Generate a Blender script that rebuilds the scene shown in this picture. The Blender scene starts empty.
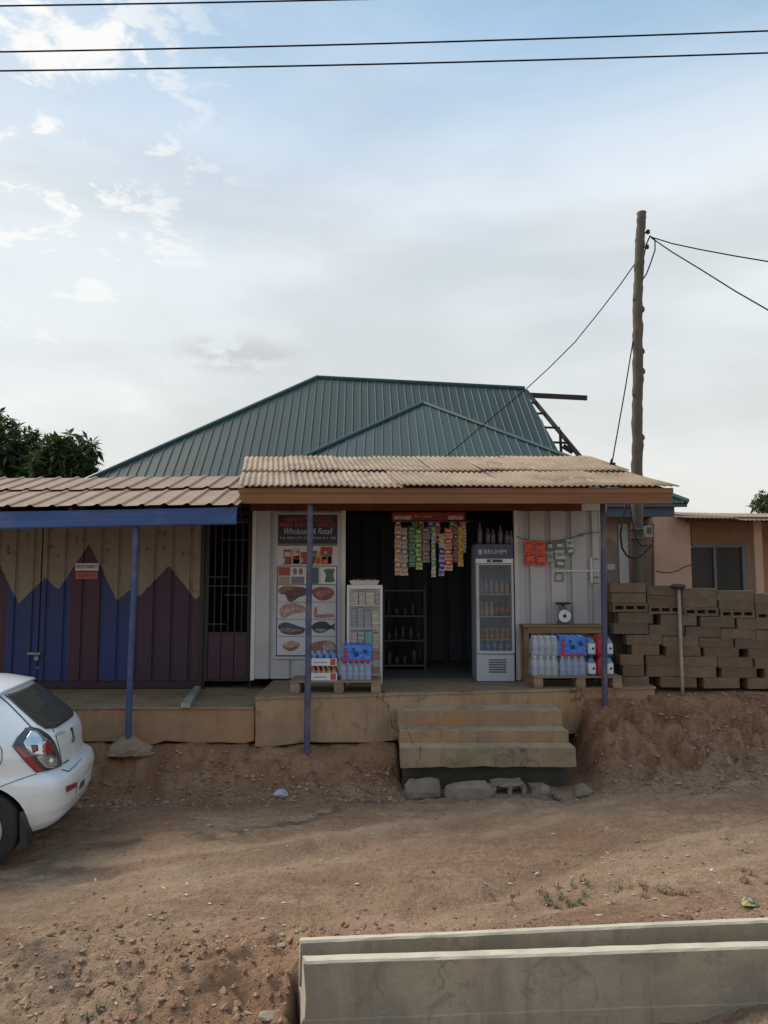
import bpy, bmesh, math, random
import numpy as np
from mathutils import Vector, Matrix
from mathutils.bvhtree import BVHTree
random.seed(7)
R = math.radians
scene = bpy.context.scene
COL = scene.collection

# ------------------------------------------------------------------ camera, sky, sun, exposure
EYE = Vector((0, 0, 2.45)); F = 740.0; PITCH = math.atan(68 / F)
cam_d = bpy.data.cameras.new('camera'); cam = bpy.data.objects.new('camera', cam_d); COL.objects.link(cam)
cam.location = EYE; cam.rotation_euler = (R(90) + PITCH, 0, 0)
cam_d.sensor_fit = 'VERTICAL'; cam_d.sensor_height = 36; cam_d.lens = 36 * F / 1024
cam_d.clip_start = 0.05; cam_d.clip_end = 3000
scene.camera = cam
scene.render.resolution_x = 768; scene.render.resolution_y = 1024

SUN_EL, SUN_AZ = 50.0, -55.0        # azimuth from +Y (away from the camera), negative = left
def make_world():
    w = bpy.data.worlds.new('World'); scene.world = w; w.use_nodes = True
    nt = w.node_tree; N = nt.nodes; L = nt.links; N.clear()
    out = N.new('ShaderNodeOutputWorld'); bg = N.new('ShaderNodeBackground'); bg.inputs['Strength'].default_value = 0.1
    sky = N.new('ShaderNodeTexSky'); sky.sky_type = 'NISHITA'; sky.sun_disc = False
    sky.sun_elevation = R(SUN_EL); sky.sun_rotation = R(SUN_AZ); sky.dust_density = 2.0; sky.air_density = 1.2
    tc = N.new('ShaderNodeTexCoord')
    sep = N.new('ShaderNodeSeparateXYZ'); L.new(tc.outputs['Generated'], sep.inputs[0])
    def m(op, a, b=None, c=None, clamp=False):
        n = N.new('ShaderNodeMath'); n.operation = op; n.use_clamp = clamp
        for i, v in enumerate((a, b, c)):
            if v is None: continue
            if hasattr(v, 'is_linked') or hasattr(v, 'links'): L.new(v, n.inputs[i])
            else: n.inputs[i].default_value = v
        return n.outputs[0]
    def noise(vec, scale, detail, rough, dist=0.0):
        n = N.new('ShaderNodeTexNoise'); n.inputs['Scale'].default_value = scale; n.inputs['Detail'].default_value = detail
        n.inputs['Roughness'].default_value = rough; n.inputs['Distortion'].default_value = dist
        L.new(vec, n.inputs['Vector']); return n.outputs['Fac']
    def mapping(loc, rot, sc):
        n = N.new('ShaderNodeMapping'); n.inputs['Location'].default_value = loc; n.inputs['Rotation'].default_value = rot; n.inputs['Scale'].default_value = sc
        L.new(tc.outputs['Generated'], n.inputs['Vector']); return n.outputs[0]
    def mr(v, a, b, c, d, smooth=True):
        n = N.new('ShaderNodeMapRange'); n.interpolation_type = 'SMOOTHSTEP' if smooth else 'LINEAR'
        L.new(v, n.inputs['Value'])
        for k, x in zip(('From Min', 'From Max', 'To Min', 'To Max'), (a, b, c, d)): n.inputs[k].default_value = x
        return n.outputs[0]
    def mix(f, a, b):
        n = N.new('ShaderNodeMix'); n.data_type = 'RGBA'; 
        for s, v in ((n.inputs[0], f), (n.inputs[6], a), (n.inputs[7], b)):
            if isinstance(v, (tuple, float)): s.default_value = v
            else: L.new(v, s)
        return n.outputs[2]
    z = sep.outputs['Z']
    # the veil is brighter on the sun's side of the sky and darker opposite it
    dp = N.new('ShaderNodeVectorMath'); dp.operation = 'DOT_PRODUCT'; L.new(tc.outputs['Generated'], dp.inputs[0])
    dp.inputs[1].default_value = (math.sin(R(SUN_AZ)) * math.cos(R(SUN_EL)), math.cos(R(SUN_AZ)) * math.cos(R(SUN_EL)), math.sin(R(SUN_EL)))
    glow = mr(dp.outputs['Value'], -0.7, 0.75, 0.94, 1.07)
    # the thin high veil: thick low down, torn and thin higher up
    vn = noise(mapping((0, 0, 0), (0, 0.35, 0.5), (1.0, 2.0, 2.6)), 1.7, 6, 0.52, 0.5)
    veil = m('ADD', mr(z, 0.40, 0.66, 0.97, 0.20), m('MULTIPLY', m('SUBTRACT', vn, 0.5), mr(z, 0.2, 0.55, 0.12, 1.15)), clamp=True)
    ramp = N.new('ShaderNodeValToRGB'); L.new(z, ramp.inputs[0])
    e = ramp.color_ramp.elements
    e[0].position = 0.0; e[0].color = (6.4, 6.3, 5.85, 1)
    e[1].position = 0.75; e[1].color = (6.6, 7.2, 7.8, 1)
    el = e.new(0.16); el.color = (6.25, 6.4, 6.25, 1)
    el = e.new(0.40); el.color = (5.9, 6.35, 6.65, 1)
    soft = noise(mapping((0.3, 0.1, 0.7), (0.2, 0.1, 0.4), (1, 1, 3.2)), 2.6, 5, 0.5, 0.3)
    vm = N.new('ShaderNodeVectorMath'); vm.operation = 'SCALE'; L.new(ramp.outputs[0], vm.inputs[0]); L.new(m('MULTIPLY', mr(soft, 0.32, 0.68, 0.90, 1.09), glow), vm.inputs['Scale'])
    # a clear-sky blue that the physical sky is drawn toward high up
    blue = mix(0.62, sky.outputs[0], (2.5, 4.7, 6.8, 1))
    base = mix(veil, blue, vm.outputs[0])
    # small torn cumulus
    cn = noise(mapping((3.3, 4.2, 1.2), (0, 0, 0.2), (1.0, 1.0, 2.6)), 9.5, 10, 0.64, 0.35)
    cm = noise(mapping((1.7, 3.1, 0.25), (0, 0, 0), (1, 1, 1)), 1.35, 2, 0.5)
    lx = mr(sep.outputs['X'], -0.38, -0.10, 1.0, 0.0)
    cf = m('MULTIPLY', mr(m('ADD', cn, m('MULTIPLY', m('SUBTRACT', cm, 0.5), 0.35)), 0.50, 0.59, 0, 0.95), m('MULTIPLY', lx, mr(z, 0.12, 0.5, 0.25, 1.0)))
    col = mix(cf, base, (8.2, 8.2, 8.05, 1))
    # the larger torn cloud high at the left
    h0 = N.new('ShaderNodeVectorMath'); h0.operation = 'DISTANCE'; L.new(mapping((0, 0, 0), (0, 0, 0), (1.0, 1.0, 2.4)), h0.inputs[0])
    hd = Vector((-322 / F, math.cos(PITCH) - 466 / F * math.sin(PITCH), math.sin(PITCH) + 466 / F * math.cos(PITCH))).normalized(); h0.inputs[1].default_value = (hd.x, hd.y, hd.z * 2.4)
    hn = noise(mapping((0.2, 1.4, 0.5), (0, 0.3, 0), (1, 1, 1.8)), 11, 10, 0.66, 0.5)
    hf = m('ADD', hn, mr(h0.outputs['Value'], 0.02, 0.17, 0.20, -0.25, False))
    col = mix(mr(hf, 0.52, 0.66, 0, 0.95), col, (8.2, 8.2, 8.05, 1))
    # one small grey cloud low over the house
    g0 = N.new('ShaderNodeVectorMath'); g0.operation = 'DISTANCE'; mpg = mapping((0, 0, 0), (0, 0, 0), (1.0, 1.0, 3.2)); L.new(mpg, g0.inputs[0])
    gd = Vector((-144 / F, math.cos(PITCH) - 157 / F * math.sin(PITCH), math.sin(PITCH) + 157 / F * math.cos(PITCH))).normalized(); g0.inputs[1].default_value = (gd.x, gd.y, gd.z * 3.2)
    gn = noise(mapping((0.9, 0.4, 0.1), (0, 0, 0), (1, 1, 2.5)), 14, 8, 0.6, 0.3)
    col = mix(m('MULTIPLY', mr(g0.outputs['Value'], 0.03, 0.11, 1.0, 0.0), mr(gn, 0.40, 0.56, 0, 0.85)), col, (5.0, 5.2, 5.4, 1))
    L.new(col, bg.inputs['Color']); L.new(bg.outputs[0], out.inputs[0])
make_world()
sun_d = bpy.data.lights.new('sun', 'SUN'); sun = bpy.data.objects.new('sun', sun_d); COL.objects.link(sun)
sun_d.energy = 2.6; sun_d.angle = R(26); sun_d.color = (1.0, 0.90, 0.76)
_sd = Vector((math.sin(R(SUN_AZ)) * math.cos(R(SUN_EL)), math.cos(R(SUN_AZ)) * math.cos(R(SUN_EL)), math.sin(R(SUN_EL))))
sun.rotation_euler = (-_sd).to_track_quat('-Z', 'Y').to_euler(); sun.location = (-20, 30, 20)
vs = scene.view_settings; vs.view_transform = 'Standard'; vs.look = 'None'; vs.exposure = 0.27; vs.gamma = 1.0; vs.use_curve_mapping = False

# ------------------------------------------------------------------ helpers
def P(px, py, Y):
    """world point seen at pixel (px, py) of the photograph at depth Y"""
    xc = (px - 384) / F; yc = (512 - py) / F
    d = Vector((xc, math.cos(PITCH) - yc * math.sin(PITCH), math.sin(PITCH) + yc * math.cos(PITCH)))
    return EYE + d * (Y / d.y)
def PX(px, Y): return P(px, 580, Y).x
def PZ(py, Y): return P(384, py, Y).z

def fbm(x, y, seed=0, octaves=4, gain=0.5):
    x = np.asarray(x, float); y = np.asarray(y, float); out = np.zeros(np.broadcast(x, y).shape); amp = 1.0
    for o in range(octaves):
        xi = np.floor(x).astype(np.int64); yi = np.floor(y).astype(np.int64); xf = x - xi; yf = y - yi
        u = xf * xf * (3 - 2 * xf); v = yf * yf * (3 - 2 * yf)
        def h(a, b):
            n = (a * 374761393 + b * 668265263 + (seed + o) * 974634777) & 0xffffffff
            n = ((n ^ (n >> 13)) * 1274126177) & 0xffffffff
            return ((n ^ (n >> 16)) & 0xffff) / 65535.0 * 2 - 1
        out = out + amp * ((h(xi, yi) * (1 - u) + h(xi + 1, yi) * u) * (1 - v) + (h(xi, yi + 1) * (1 - u) + h(xi + 1, yi + 1) * u) * v)
        amp *= gain; x = x * 2.03 + 11.3; y = y * 2.03 + 5.7
    return out
def sst(a, b, x):
    t = np.clip((np.asarray(x, float) - a) / (b - a), 0, 1); return t * t * (3 - 2 * t)

ORD = ('first', 'second', 'third', 'fourth', 'fifth', 'sixth', 'seventh', 'eighth', 'ninth')
ORG = {}
class MB:
    def __init__(s): s.v = []; s.f = []; s.m = []; s.cm = 0
    def add(s, vs, fs):
        o = len(s.v); s.v += [tuple(p) for p in vs]
        for f in fs: s.f.append(tuple(i + o for i in f)); s.m.append(s.cm)
        return s
    def box(s, cx, cy, cz, sx, sy, sz, rot=None):
        vs = [Vector((dx * sx / 2, dy * sy / 2, dz * sz / 2)) for dz in (-1, 1) for dy in (-1, 1) for dx in (-1, 1)]
        if rot is not None: vs = [rot @ p for p in vs]
        c = Vector((cx, cy, cz))
        return s.add([p + c for p in vs], [(0, 2, 3, 1), (4, 5, 7, 6), (0, 1, 5, 4), (2, 6, 7, 3), (0, 4, 6, 2), (1, 3, 7, 5)])
    def b2(s, x0, x1, y0, y1, z0, z1): return s.box((x0 + x1) / 2, (y0 + y1) / 2, (z0 + z1) / 2, abs(x1 - x0), abs(y1 - y0), abs(z1 - z0))
    def bar(s, a, b, w, h, up=(0, 0, 1)):
        a = Vector(a); b = Vector(b); d = (b - a); L = d.length; d.normalize(); u = Vector(up)
        if abs(d.dot(u)) > 0.98: u = Vector((0, 1, 0))
        r = d.cross(u).normalized(); u = r.cross(d)
        rot = Matrix((r, d, u)).transposed(); c = (a + b) / 2
        return s.box(c.x, c.y, c.z, w, L, h, rot)
    def tube(s, pts, r, n=8, cap=True):
        pts = [Vector(p) for p in pts]; rs = r if isinstance(r, (list, tuple)) else [r] * len(pts); base = len(s.v); fs = []
        prev = None; vs = []
        for i, p in enumerate(pts):
            d = (pts[min(i + 1, len(pts) - 1)] - pts[max(i - 1, 0)]).normalized()
            if prev is None:
                u = Vector((0, 0, 1)) if abs(d.z) < 0.9 else Vector((0, 1, 0)); a = d.cross(u).normalized()
            else:
                a = (prev - d * prev.dot(d)).normalized()
            prev = a; b = d.cross(a)
            for k in range(n):
                t = 2 * math.pi * k / n; vs.append(p + (a * math.cos(t) + b * math.sin(t)) * rs[i])
        for i in range(len(pts) - 1):
            for k in range(n):
                k2 = (k + 1) % n; fs.append((i * n + k, i * n + k2, (i + 1) * n + k2, (i + 1) * n + k))
        if cap: fs.append(tuple(range(n))[::-1]); fs.append(tuple((len(pts) - 1) * n + k for k in range(n)))
        return s.add(vs, fs)
    def lathe(s, prof, c=(0, 0, 0), n=12, axis='Z'):
        vs = []; fs = []; c = Vector(c)
        for (r, z) in prof:
            for k in range(n):
                t = 2 * math.pi * k / n; p = Vector((r * math.cos(t), r * math.sin(t), z))
                if axis == 'Y': p = Vector((p.x, p.z, p.y))
                if axis == 'X': p = Vector((p.z, p.x, p.y))
                vs.append(p + c)
        for i in range(len(prof) - 1):
            for k in range(n):
                k2 = (k + 1) % n; fs.append((i * n + k, i * n + k2, (i + 1) * n + k2, (i + 1) * n + k))
        fs.append(tuple(range(n))[::-1]); fs.append(tuple((len(prof) - 1) * n + k for k in range(n)))
        return s.add(vs, fs)
    def prism(s, poly, d):
        """extrude a 3-D polygon by vector d"""
        n = len(poly); d = Vector(d); vs = [Vector(p) for p in poly] + [Vector(p) + d for p in poly]
        fs = [tuple(range(n)), tuple(range(2 * n - 1, n - 1, -1))] + [(i, n + i, n + (i + 1) % n, (i + 1) % n) for i in range(n)]
        return s.add(vs, fs)
    def mesh(s, name, mat, off=(0, 0, 0), smooth=False, fix=True):
        me = bpy.data.meshes.new(name); off = Vector(off)
        me.from_pydata([tuple(Vector(p) - off) for p in s.v], [], s.f)
        for mm in (mat if isinstance(mat, (list, tuple)) else [mat]): me.materials.append(mm)
        if any(s.m): me.polygons.foreach_set('material_index', s.m)
        if fix:
            bm = bmesh.new(); bm.from_mesh(me); bmesh.ops.recalc_face_normals(bm, faces=bm.faces); bm.to_mesh(me); bm.free()
        if smooth: me.polygons.foreach_set('use_smooth', [True] * len(me.polygons))
        me.update(); return me
    def build(s, name, mat, parent=None, smooth=False, bevel=0, fix=True, world=True):
        off = ORG.get(parent.name, Vector()) if (parent and world) else Vector()
        me = s.mesh(name, mat, off, smooth, fix); o = bpy.data.objects.new(name, me); COL.objects.link(o)
        if parent: o.parent = parent; ORG[o.name] = off if world else Vector()
        if bevel:
            b = o.modifiers.new('bevel', 'BEVEL'); b.width = bevel; b.segments = 2; b.limit_method = 'ANGLE'; b.angle_limit = R(40)
        return o
def tag(o, label=None, cat=None, group=None, kind=None):
    for k, v in (('label', label), ('category', cat), ('group', group), ('kind', kind)):
        if v: o[k] = v
    return o
def thing(name, label, cat, loc=(0, 0, 0), group=None):
    o = bpy.data.objects.new(name, None); COL.objects.link(o); o.location = loc; o.empty_display_size = 0.2
    ORG[o.name] = Vector(loc); return tag(o, label, cat, group)
def inst(name, me, parent, loc, rot=(0, 0, 0), sc=(1, 1, 1)):
    """a piece that shares mesh data; loc in world"""
    o = bpy.data.objects.new(name, me); COL.objects.link(o)
    off = ORG.get(parent.name, Vector()) if parent else Vector()
    o.parent = parent; o.location = Vector(loc) - off; o.rotation_euler = rot; o.scale = sc
    ORG[o.name] = Vector(loc); return o
def children(o): return [c for c in bpy.data.objects if c.parent == o]
def copy_tree(o, parent=None):
    c = o.copy(); COL.objects.link(c); c.parent = parent
    ORG[c.name] = Vector(c.location)
    for ch in children(o): copy_tree(ch, c)
    return c
def text_mesh(name, body, size, mat, parent, centre, width=None, height=None, shear=0.0, ext=0.001):
    """flat lettering facing the road (-Y), centred on a world point"""
    cu = bpy.data.curves.new(name, 'FONT'); cu.body = body; cu.size = size; cu.align_x = 'CENTER'; cu.align_y = 'CENTER'; cu.extrude = ext; cu.shear = shear; cu.resolution_u = 3
    t = bpy.data.objects.new('tmp', cu); COL.objects.link(t)
    me = bpy.data.meshes.new_from_object(t.evaluated_get(bpy.context.evaluated_depsgraph_get()))
    bpy.data.objects.remove(t); bpy.data.curves.remove(cu); me.name = name
    xs = [v.co.x for v in me.vertices]; ys = [v.co.y for v in me.vertices]
    sx = (width / (max(xs) - min(xs))) if width else 1; sy = (height / (max(ys) - min(ys))) if height else sx
    mx = (max(xs) + min(xs)) / 2; my = (max(ys) + min(ys)) / 2
    off = Vector(centre) - ORG.get(parent.name, Vector())
    for v in me.vertices: v.co = Vector(((v.co.x - mx) * sx + off.x, -v.co.z + off.y, (v.co.y - my) * sy + off.z))
    me.materials.clear(); me.materials.append(mat); me.update()
    o = bpy.data.objects.new(name, me); COL.objects.link(o); o.parent = parent; ORG[o.name] = ORG.get(parent.name, Vector()); return o

# ------------------------------------------------------------------ materials
MATS = {}
def pm(name, c1, c2=None, scale=4, rough=0.7, bump=0.0, bscale=30, metal=0.0, stretch=(1, 1, 1), dirt=None, dscale=2.0, damt=0.5, contrast=0.2,
       spec=0.5, rand=0.0, trans=0.0, emit=None, coat=0.0, bstretch=None, d2=None):
    if name in MATS: return MATS[name]
    m = bpy.data.materials.new(name); m.use_nodes = True; nt = m.node_tree; N = nt.nodes; L = nt.links
    b = N['Principled BSDF']; b.inputs['Roughness'].default_value = rough; b.inputs['Metallic'].default_value = metal
    b.inputs['Specular IOR Level'].default_value = spec; b.inputs['Transmission Weight'].default_value = trans; b.inputs['Coat Weight'].default_value = coat
    tc = N.new('ShaderNodeTexCoord'); mp = N.new('ShaderNodeMapping'); mp.inputs['Scale'].default_value = stretch
    L.new(tc.outputs['Object'], mp.inputs['Vector'])
    oi = N.new('ShaderNodeObjectInfo'); 
    if rand:
        va = N.new('ShaderNodeVectorMath'); va.operation = 'MULTIPLY'; va.inputs[1].default_value = (13.1, 7.7, 5.3); L.new(oi.outputs['Random'], va.inputs[0]); L.new(va.outputs[0], mp.inputs['Location'])
    def noise(sc, det=6, ro=0.6, vec=None, dist=0):
        n = N.new('ShaderNodeTexNoise'); n.inputs['Scale'].default_value = sc; n.inputs['Detail'].default_value = det; n.inputs['Roughness'].default_value = ro; n.inputs['Distortion'].default_value = dist
        L.new(vec or mp.outputs[0], n.inputs['Vector']); return n.outputs['Fac']
    def mr(v, a, c, d=0.0, e=1.0):
        n = N.new('ShaderNodeMapRange'); n.interpolation_type = 'SMOOTHSTEP'; L.new(v, n.inputs[0]); n.inputs[1].default_value = a; n.inputs[2].default_value = c; n.inputs[3].default_value = d; n.inputs[4].default_value = e; return n.outputs[0]
    def mix(f, a, c):
        n = N.new('ShaderNodeMix'); n.data_type = 'RGBA'
        for s, v in ((n.inputs[0], f), (n.inputs[6], a), (n.inputs[7], c)):
            if isinstance(v, float): s.default_value = v
            elif isinstance(v, tuple): s.default_value = (*v[:3], 1)
            else: L.new(v, s)
        return n.outputs[2]
    col = tuple(c1)
    if c2: col = mix(mr(noise(scale), 0.5 - contrast, 0.5 + contrast), tuple(c1), tuple(c2))
    if dirt: col = mix(mr(noise(dscale, 8, 0.65, tc.outputs['Object'], 0.4), 0.48, 0.66, 0, damt), col, tuple(dirt))
    if d2: col = mix(mr(noise(dscale * 4.3, 6, 0.7, tc.outputs['Object'], 0.8), 0.56, 0.66, 0, damt), col, tuple(d2))
    if rand:
        h = N.new('ShaderNodeHueSaturation'); ma = N.new('ShaderNodeMapRange'); L.new(oi.outputs['Random'], ma.inputs[0]); ma.inputs[3].default_value = 1 - rand; ma.inputs[4].default_value = 1 + rand
        L.new(ma.outputs[0], h.inputs['Value'])
        if isinstance(col, tuple): h.inputs['Color'].default_value = (*col[:3], 1)
        else: L.new(col, h.inputs['Color'])
        col = h.outputs[0]
    if isinstance(col, tuple): b.inputs['Base Color'].default_value = (*col[:3], 1)
    else: L.new(col, b.inputs['Base Color'])
    if bump:
        bn = N.new('ShaderNodeBump'); bn.inputs['Strength'].default_value = min(1, bump); bn.inputs['Distance'].default_value = 0.01 * max(1, bump)
        if bstretch:
            mp2 = N.new('ShaderNodeMapping'); mp2.inputs['Scale'].default_value = bstretch; L.new(tc.outputs['Object'], mp2.inputs['Vector']); L.new(noise(bscale, 5, 0.6, mp2.outputs[0]), bn.inputs['Height'])
        else: L.new(noise(bscale, 5, 0.6), bn.inputs['Height'])
        L.new(bn.outputs[0], b.inputs['Normal'])
    MATS[name] = m; return m
def rgb(r, g, b):
    f = lambda c: ((c / 255 + 0.055) / 1.055) ** 2.4 if c > 10 else c / 255 / 12.92
    return (f(r), f(g), f(b))

def conc(name, c1, c2, stain, dark, streak=0.5, crack=True):
    m = bpy.data.materials.new(name); m.use_nodes = True; nt = m.node_tree; N = nt.nodes; L = nt.links; b = N['Principled BSDF']; b.inputs['Roughness'].default_value = .93; b.inputs['Specular IOR Level'].default_value = .25
    tc = N.new('ShaderNodeTexCoord')
    def noise(sc, det=8, ro=.62, dist=.3, st=None, off=0.0):
        n = N.new('ShaderNodeTexNoise'); n.inputs['Scale'].default_value = sc; n.inputs['Detail'].default_value = det; n.inputs['Roughness'].default_value = ro; n.inputs['Distortion'].default_value = dist
        mp = N.new('ShaderNodeMapping'); mp.inputs['Scale'].default_value = st or (1, 1, 1); mp.inputs['Location'].default_value = (off, off * .7, off * .3); L.new(tc.outputs['Object'], mp.inputs[0]); L.new(mp.outputs[0], n.inputs['Vector']); return n.outputs['Fac']
    def mr(v, a, c, d=0.0, e=1.0):
        n = N.new('ShaderNodeMapRange'); n.interpolation_type = 'SMOOTHSTEP'; L.new(v, n.inputs[0]); n.inputs[1].default_value = a; n.inputs[2].default_value = c; n.inputs[3].default_value = d; n.inputs[4].default_value = e; return n.outputs[0]
    def mix(f, a, c):
        n = N.new('ShaderNodeMix'); n.data_type = 'RGBA'
        for s_, v in ((n.inputs[0], f), (n.inputs[6], a), (n.inputs[7], c)):
            if isinstance(v, tuple): s_.default_value = (*v, 1)
            else: L.new(v, s_)
        return n.outputs[2]
    c = mix(mr(noise(2.0), .36, .64), c1, c2)
    c = mix(mr(noise(1.1, 8, .6, .8, None, 3.1), .47, .62, 0, .8), c, stain)
    c = mix(mr(noise(1.0, 7, .65, .5, (7, 7, .55), 5.7), .50, .70, 0, streak), c, dark)
    c = mix(mr(noise(4.5, 9, .7, 1.0, None, 8.3), .56, .66, 0, .55), c, dark)
    c = mix(mr(noise(11, 7, .7, .2, None, 1.3), .56, .68, 0, .4), c, tuple(min(1, x * 1.35) for x in c1))
    c = mix(mr(noise(70, 4, .7, 0, None, 2.2), .56, .68, 0, .45), c, tuple(x * .55 for x in c2))
    h = noise(38, 8, .72)
    if crack:
        wv = N.new('ShaderNodeVectorMath'); wv.operation = 'ADD'; nz = N.new('ShaderNodeTexNoise'); nz.inputs['Scale'].default_value = 3; nz.inputs['Detail'].default_value = 6; L.new(tc.outputs['Object'], nz.inputs['Vector']); sc_ = N.new('ShaderNodeVectorMath'); sc_.operation = 'SCALE'; sc_.inputs['Scale'].default_value = .5; L.new(nz.outputs['Color'], sc_.inputs[0]); L.new(tc.outputs['Object'], wv.inputs[0]); L.new(sc_.outputs[0], wv.inputs[1])
        vo = N.new('ShaderNodeTexVoronoi'); vo.feature = 'DISTANCE_TO_EDGE'; vo.inputs['Scale'].default_value = .85; L.new(wv.outputs[0], vo.inputs['Vector'])
        gate = mr(noise(.9, 3, .5, 0, None, 7.7), .5, .6)
        k = N.new('ShaderNodeMath'); k.operation = 'MULTIPLY'; L.new(mr(vo.outputs['Distance'], .004, .011, .8, 0), k.inputs[0]); L.new(gate, k.inputs[1])
        c = mix(k.outputs[0], c, tuple(x * .3 for x in c2))
    L.new(c, b.inputs['Base Color']); bp = N.new('ShaderNodeBump'); bp.inputs['Strength'].default_value = .6; bp.inputs['Distance'].default_value = .014; L.new(h, bp.inputs['Height']); L.new(bp.outputs[0], b.inputs['Normal']); MATS[name] = m; return m
M_conc = pm('concrete_grey', (0.30, 0.29, 0.26), (0.38, 0.36, 0.31), 3, 0.9, 0.35, 60, dirt=(0.20, 0.19, 0.18), dscale=2.2, damt=0.6)
M_drain = conc('drain_concrete', (0.34, 0.28, 0.205), (0.42, 0.35, 0.26), (0.25, 0.225, 0.18), (0.20, 0.165, 0.125), .45)
M_drtop = pm('drain_sky_lit_top', (0.50, 0.44, 0.34), (0.58, 0.51, 0.40), 6, 0.9, 0.3, 60, dirt=(0.36, 0.32, 0.26), dscale=5, damt=0.4)  # drain concrete made paler, skylight on the top put into its colour
M_plaster = conc('porch_plaster', (0.37, 0.255, 0.155), (0.29, 0.205, 0.135), (0.35, 0.18, 0.085), (0.15, 0.12, 0.095), .6)
M_floor = conc('porch_floor', (0.31, 0.235, 0.16), (0.22, 0.175, 0.125), (0.30, 0.18, 0.10), (0.13, 0.11, 0.09), .3)
M_step = conc('step_concrete', (0.34, 0.225, 0.135), (0.27, 0.185, 0.12), (0.36, 0.185, 0.09), (0.14, 0.11, 0.08), .5)
M_stepmoss = conc('mossy_step_concrete', (0.33, 0.245, 0.16), (0.26, 0.195, 0.13), (0.20, 0.16, 0.10), (0.10, 0.10, 0.055), .55)
M_dark = pm('void_shade_concrete', (0.045, 0.042, 0.036), (0.07, 0.06, 0.045), 4, 0.95, 0.5, 25)  # shade of the recesses under slab and steps put into the colour
M_white = pm('white_painted_sheet', (0.46, 0.47, 0.50), (0.38, 0.39, 0.42), 1.5, 0.5, 0.1, 20, dirt=(0.36, 0.31, 0.26), dscale=1.3, damt=0.5, stretch=(1, 1, .3))
M_whitepl = pm('white_trim', (0.62, 0.62, 0.60), (0.54, 0.54, 0.53), 3, 0.5)
M_wood = pm('varnished_fascia_wood', (0.235, 0.10, 0.034), (0.16, 0.063, 0.021), 3, 0.55, 0.15, 30, stretch=(0.25, 6, 6), dirt=(0.28, 0.13, 0.05), dscale=1.2, damt=0.4)
M_wooddk = pm('dark_trim_wood', (0.115, 0.045, 0.02), (0.085, 0.032, 0.014), 3, 0.6, 0.15, 30, stretch=(0.25, 6, 6))
M_redbrd = pm('red_painted_board', (0.16, 0.028, 0.016), (0.11, 0.018, 0.012), 3, 0.6)
M_pine = pm('pallet_wood', (0.27, 0.20, 0.135), (0.20, 0.145, 0.095), 5, 0.8, 0.2, 40, stretch=(0.6, 3, 3), rand=0.15)
M_table = pm('table_wood', (0.24, 0.15, 0.075), (0.18, 0.105, 0.05), 4, 0.7, 0.2, 40, stretch=(0.4, 4, 4))
M_tin = pm('weathered_tin', (0.33, 0.235, 0.155), (0.25, 0.17, 0.108), 2.3, 0.75, 0.25, 60, dirt=(0.16, 0.095, 0.06), dscale=2.2, damt=0.9, rand=0.12, d2=(0.40, 0.32, 0.24))
M_tile = pm('brown_coated_sheet', (0.31, 0.22, 0.16), (0.26, 0.182, 0.132), 2.5, 0.85, 0.2, 50, dirt=(0.20, 0.13, 0.10), dscale=2.5, damt=0.5, rand=0.06)
M_green = pm('green_roof_sheet', (0.012, 0.041, 0.042), (0.015, 0.046, 0.047), 0.7, 0.6, dirt=(0.021, 0.039, 0.038), dscale=1.1, damt=0.6, stretch=(1, 1, .3), rand=0.10, bump=.2, bscale=6)
M_greencap = pm('green_roof_capping', (0.02, 0.062, 0.06), (0.023, 0.068, 0.066), 1, 0.5)
M_blue = pm('blue_painted_wood', (0.036, 0.09, 0.26), (0.026, 0.062, 0.19), 3, 0.6, 0.2, 30, stretch=(0.3, 4, 4), dirt=(0.07, 0.12, 0.26), dscale=1.6, damt=0.6)
M_post = pm('blue_painted_post', (0.045, 0.048, 0.125), (0.07, 0.072, 0.14), 5, 0.6, dirt=(0.15, 0.14, 0.15), dscale=2.2, damt=0.7, d2=(0.17, 0.13, 0.09))
M_pole = pm('weathered_pole_wood', (0.135, 0.11, 0.08), (0.09, 0.075, 0.055), 4, 0.9, 0.8, 30, stretch=(4, 4, 0.35), dirt=(0.11, 0.12, 0.085), dscale=1.5, damt=0.6, bstretch=(4, 4, .3))
M_black = pm('black_cable', (0.012, 0.012, 0.013), rough=0.6)
M_wire = pm('overhead_cable', (0.008, 0.008, 0.01), rough=0.9, spec=0.1)
M_pink = pm('pink_wall_paint', (0.50, 0.335, 0.25), (0.46, 0.30, 0.22), 2, 0.85, 0.15, 30, dirt=(0.36, 0.22, 0.15), dscale=1.0, damt=0.5)
M_pinkdk = pm('orange_brown_wall', (0.38, 0.215, 0.135), (0.32, 0.18, 0.11), 2, 0.85, 0.15, 30, dirt=(0.22, 0.12, 0.075), dscale=1.5, damt=0.5, stretch=(1, 1, .25))
M_block = pm('cement_block', (0.165, 0.125, 0.086), (0.12, 0.092, 0.066), 9, 0.95, 1.6, 60, dirt=(0.20, 0.125, 0.075), dscale=2.2, damt=0.6, rand=0.16)
M_blockback = pm('gap_shade_backing', (0.05, 0.04, 0.03), (0.07, 0.055, 0.04), 6, 0.95, 0.5, 50)  # darker than the blocks: shade inside the gaps put into the colour
M_carw = pm('white_car_paint', (0.80, 0.83, 0.86), rough=0.28, coat=0.6, dirt=(0.60, 0.53, 0.46), dscale=1.6, damt=0.35)
M_glassdk = pm('dark_car_glass', (0.05, 0.054, 0.05), rough=0.06, spec=0.7)
M_rubber = pm('tyre_rubber', (0.02, 0.02, 0.021), (0.035, 0.03, 0.026), 6, 0.9, 0.2, 40)
M_plastic = pm('black_trim_plastic', (0.022, 0.023, 0.025), rough=0.55)
M_chrome = pm('chrome', (0.62, 0.64, 0.66), rough=0.12, metal=1.0)
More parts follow.
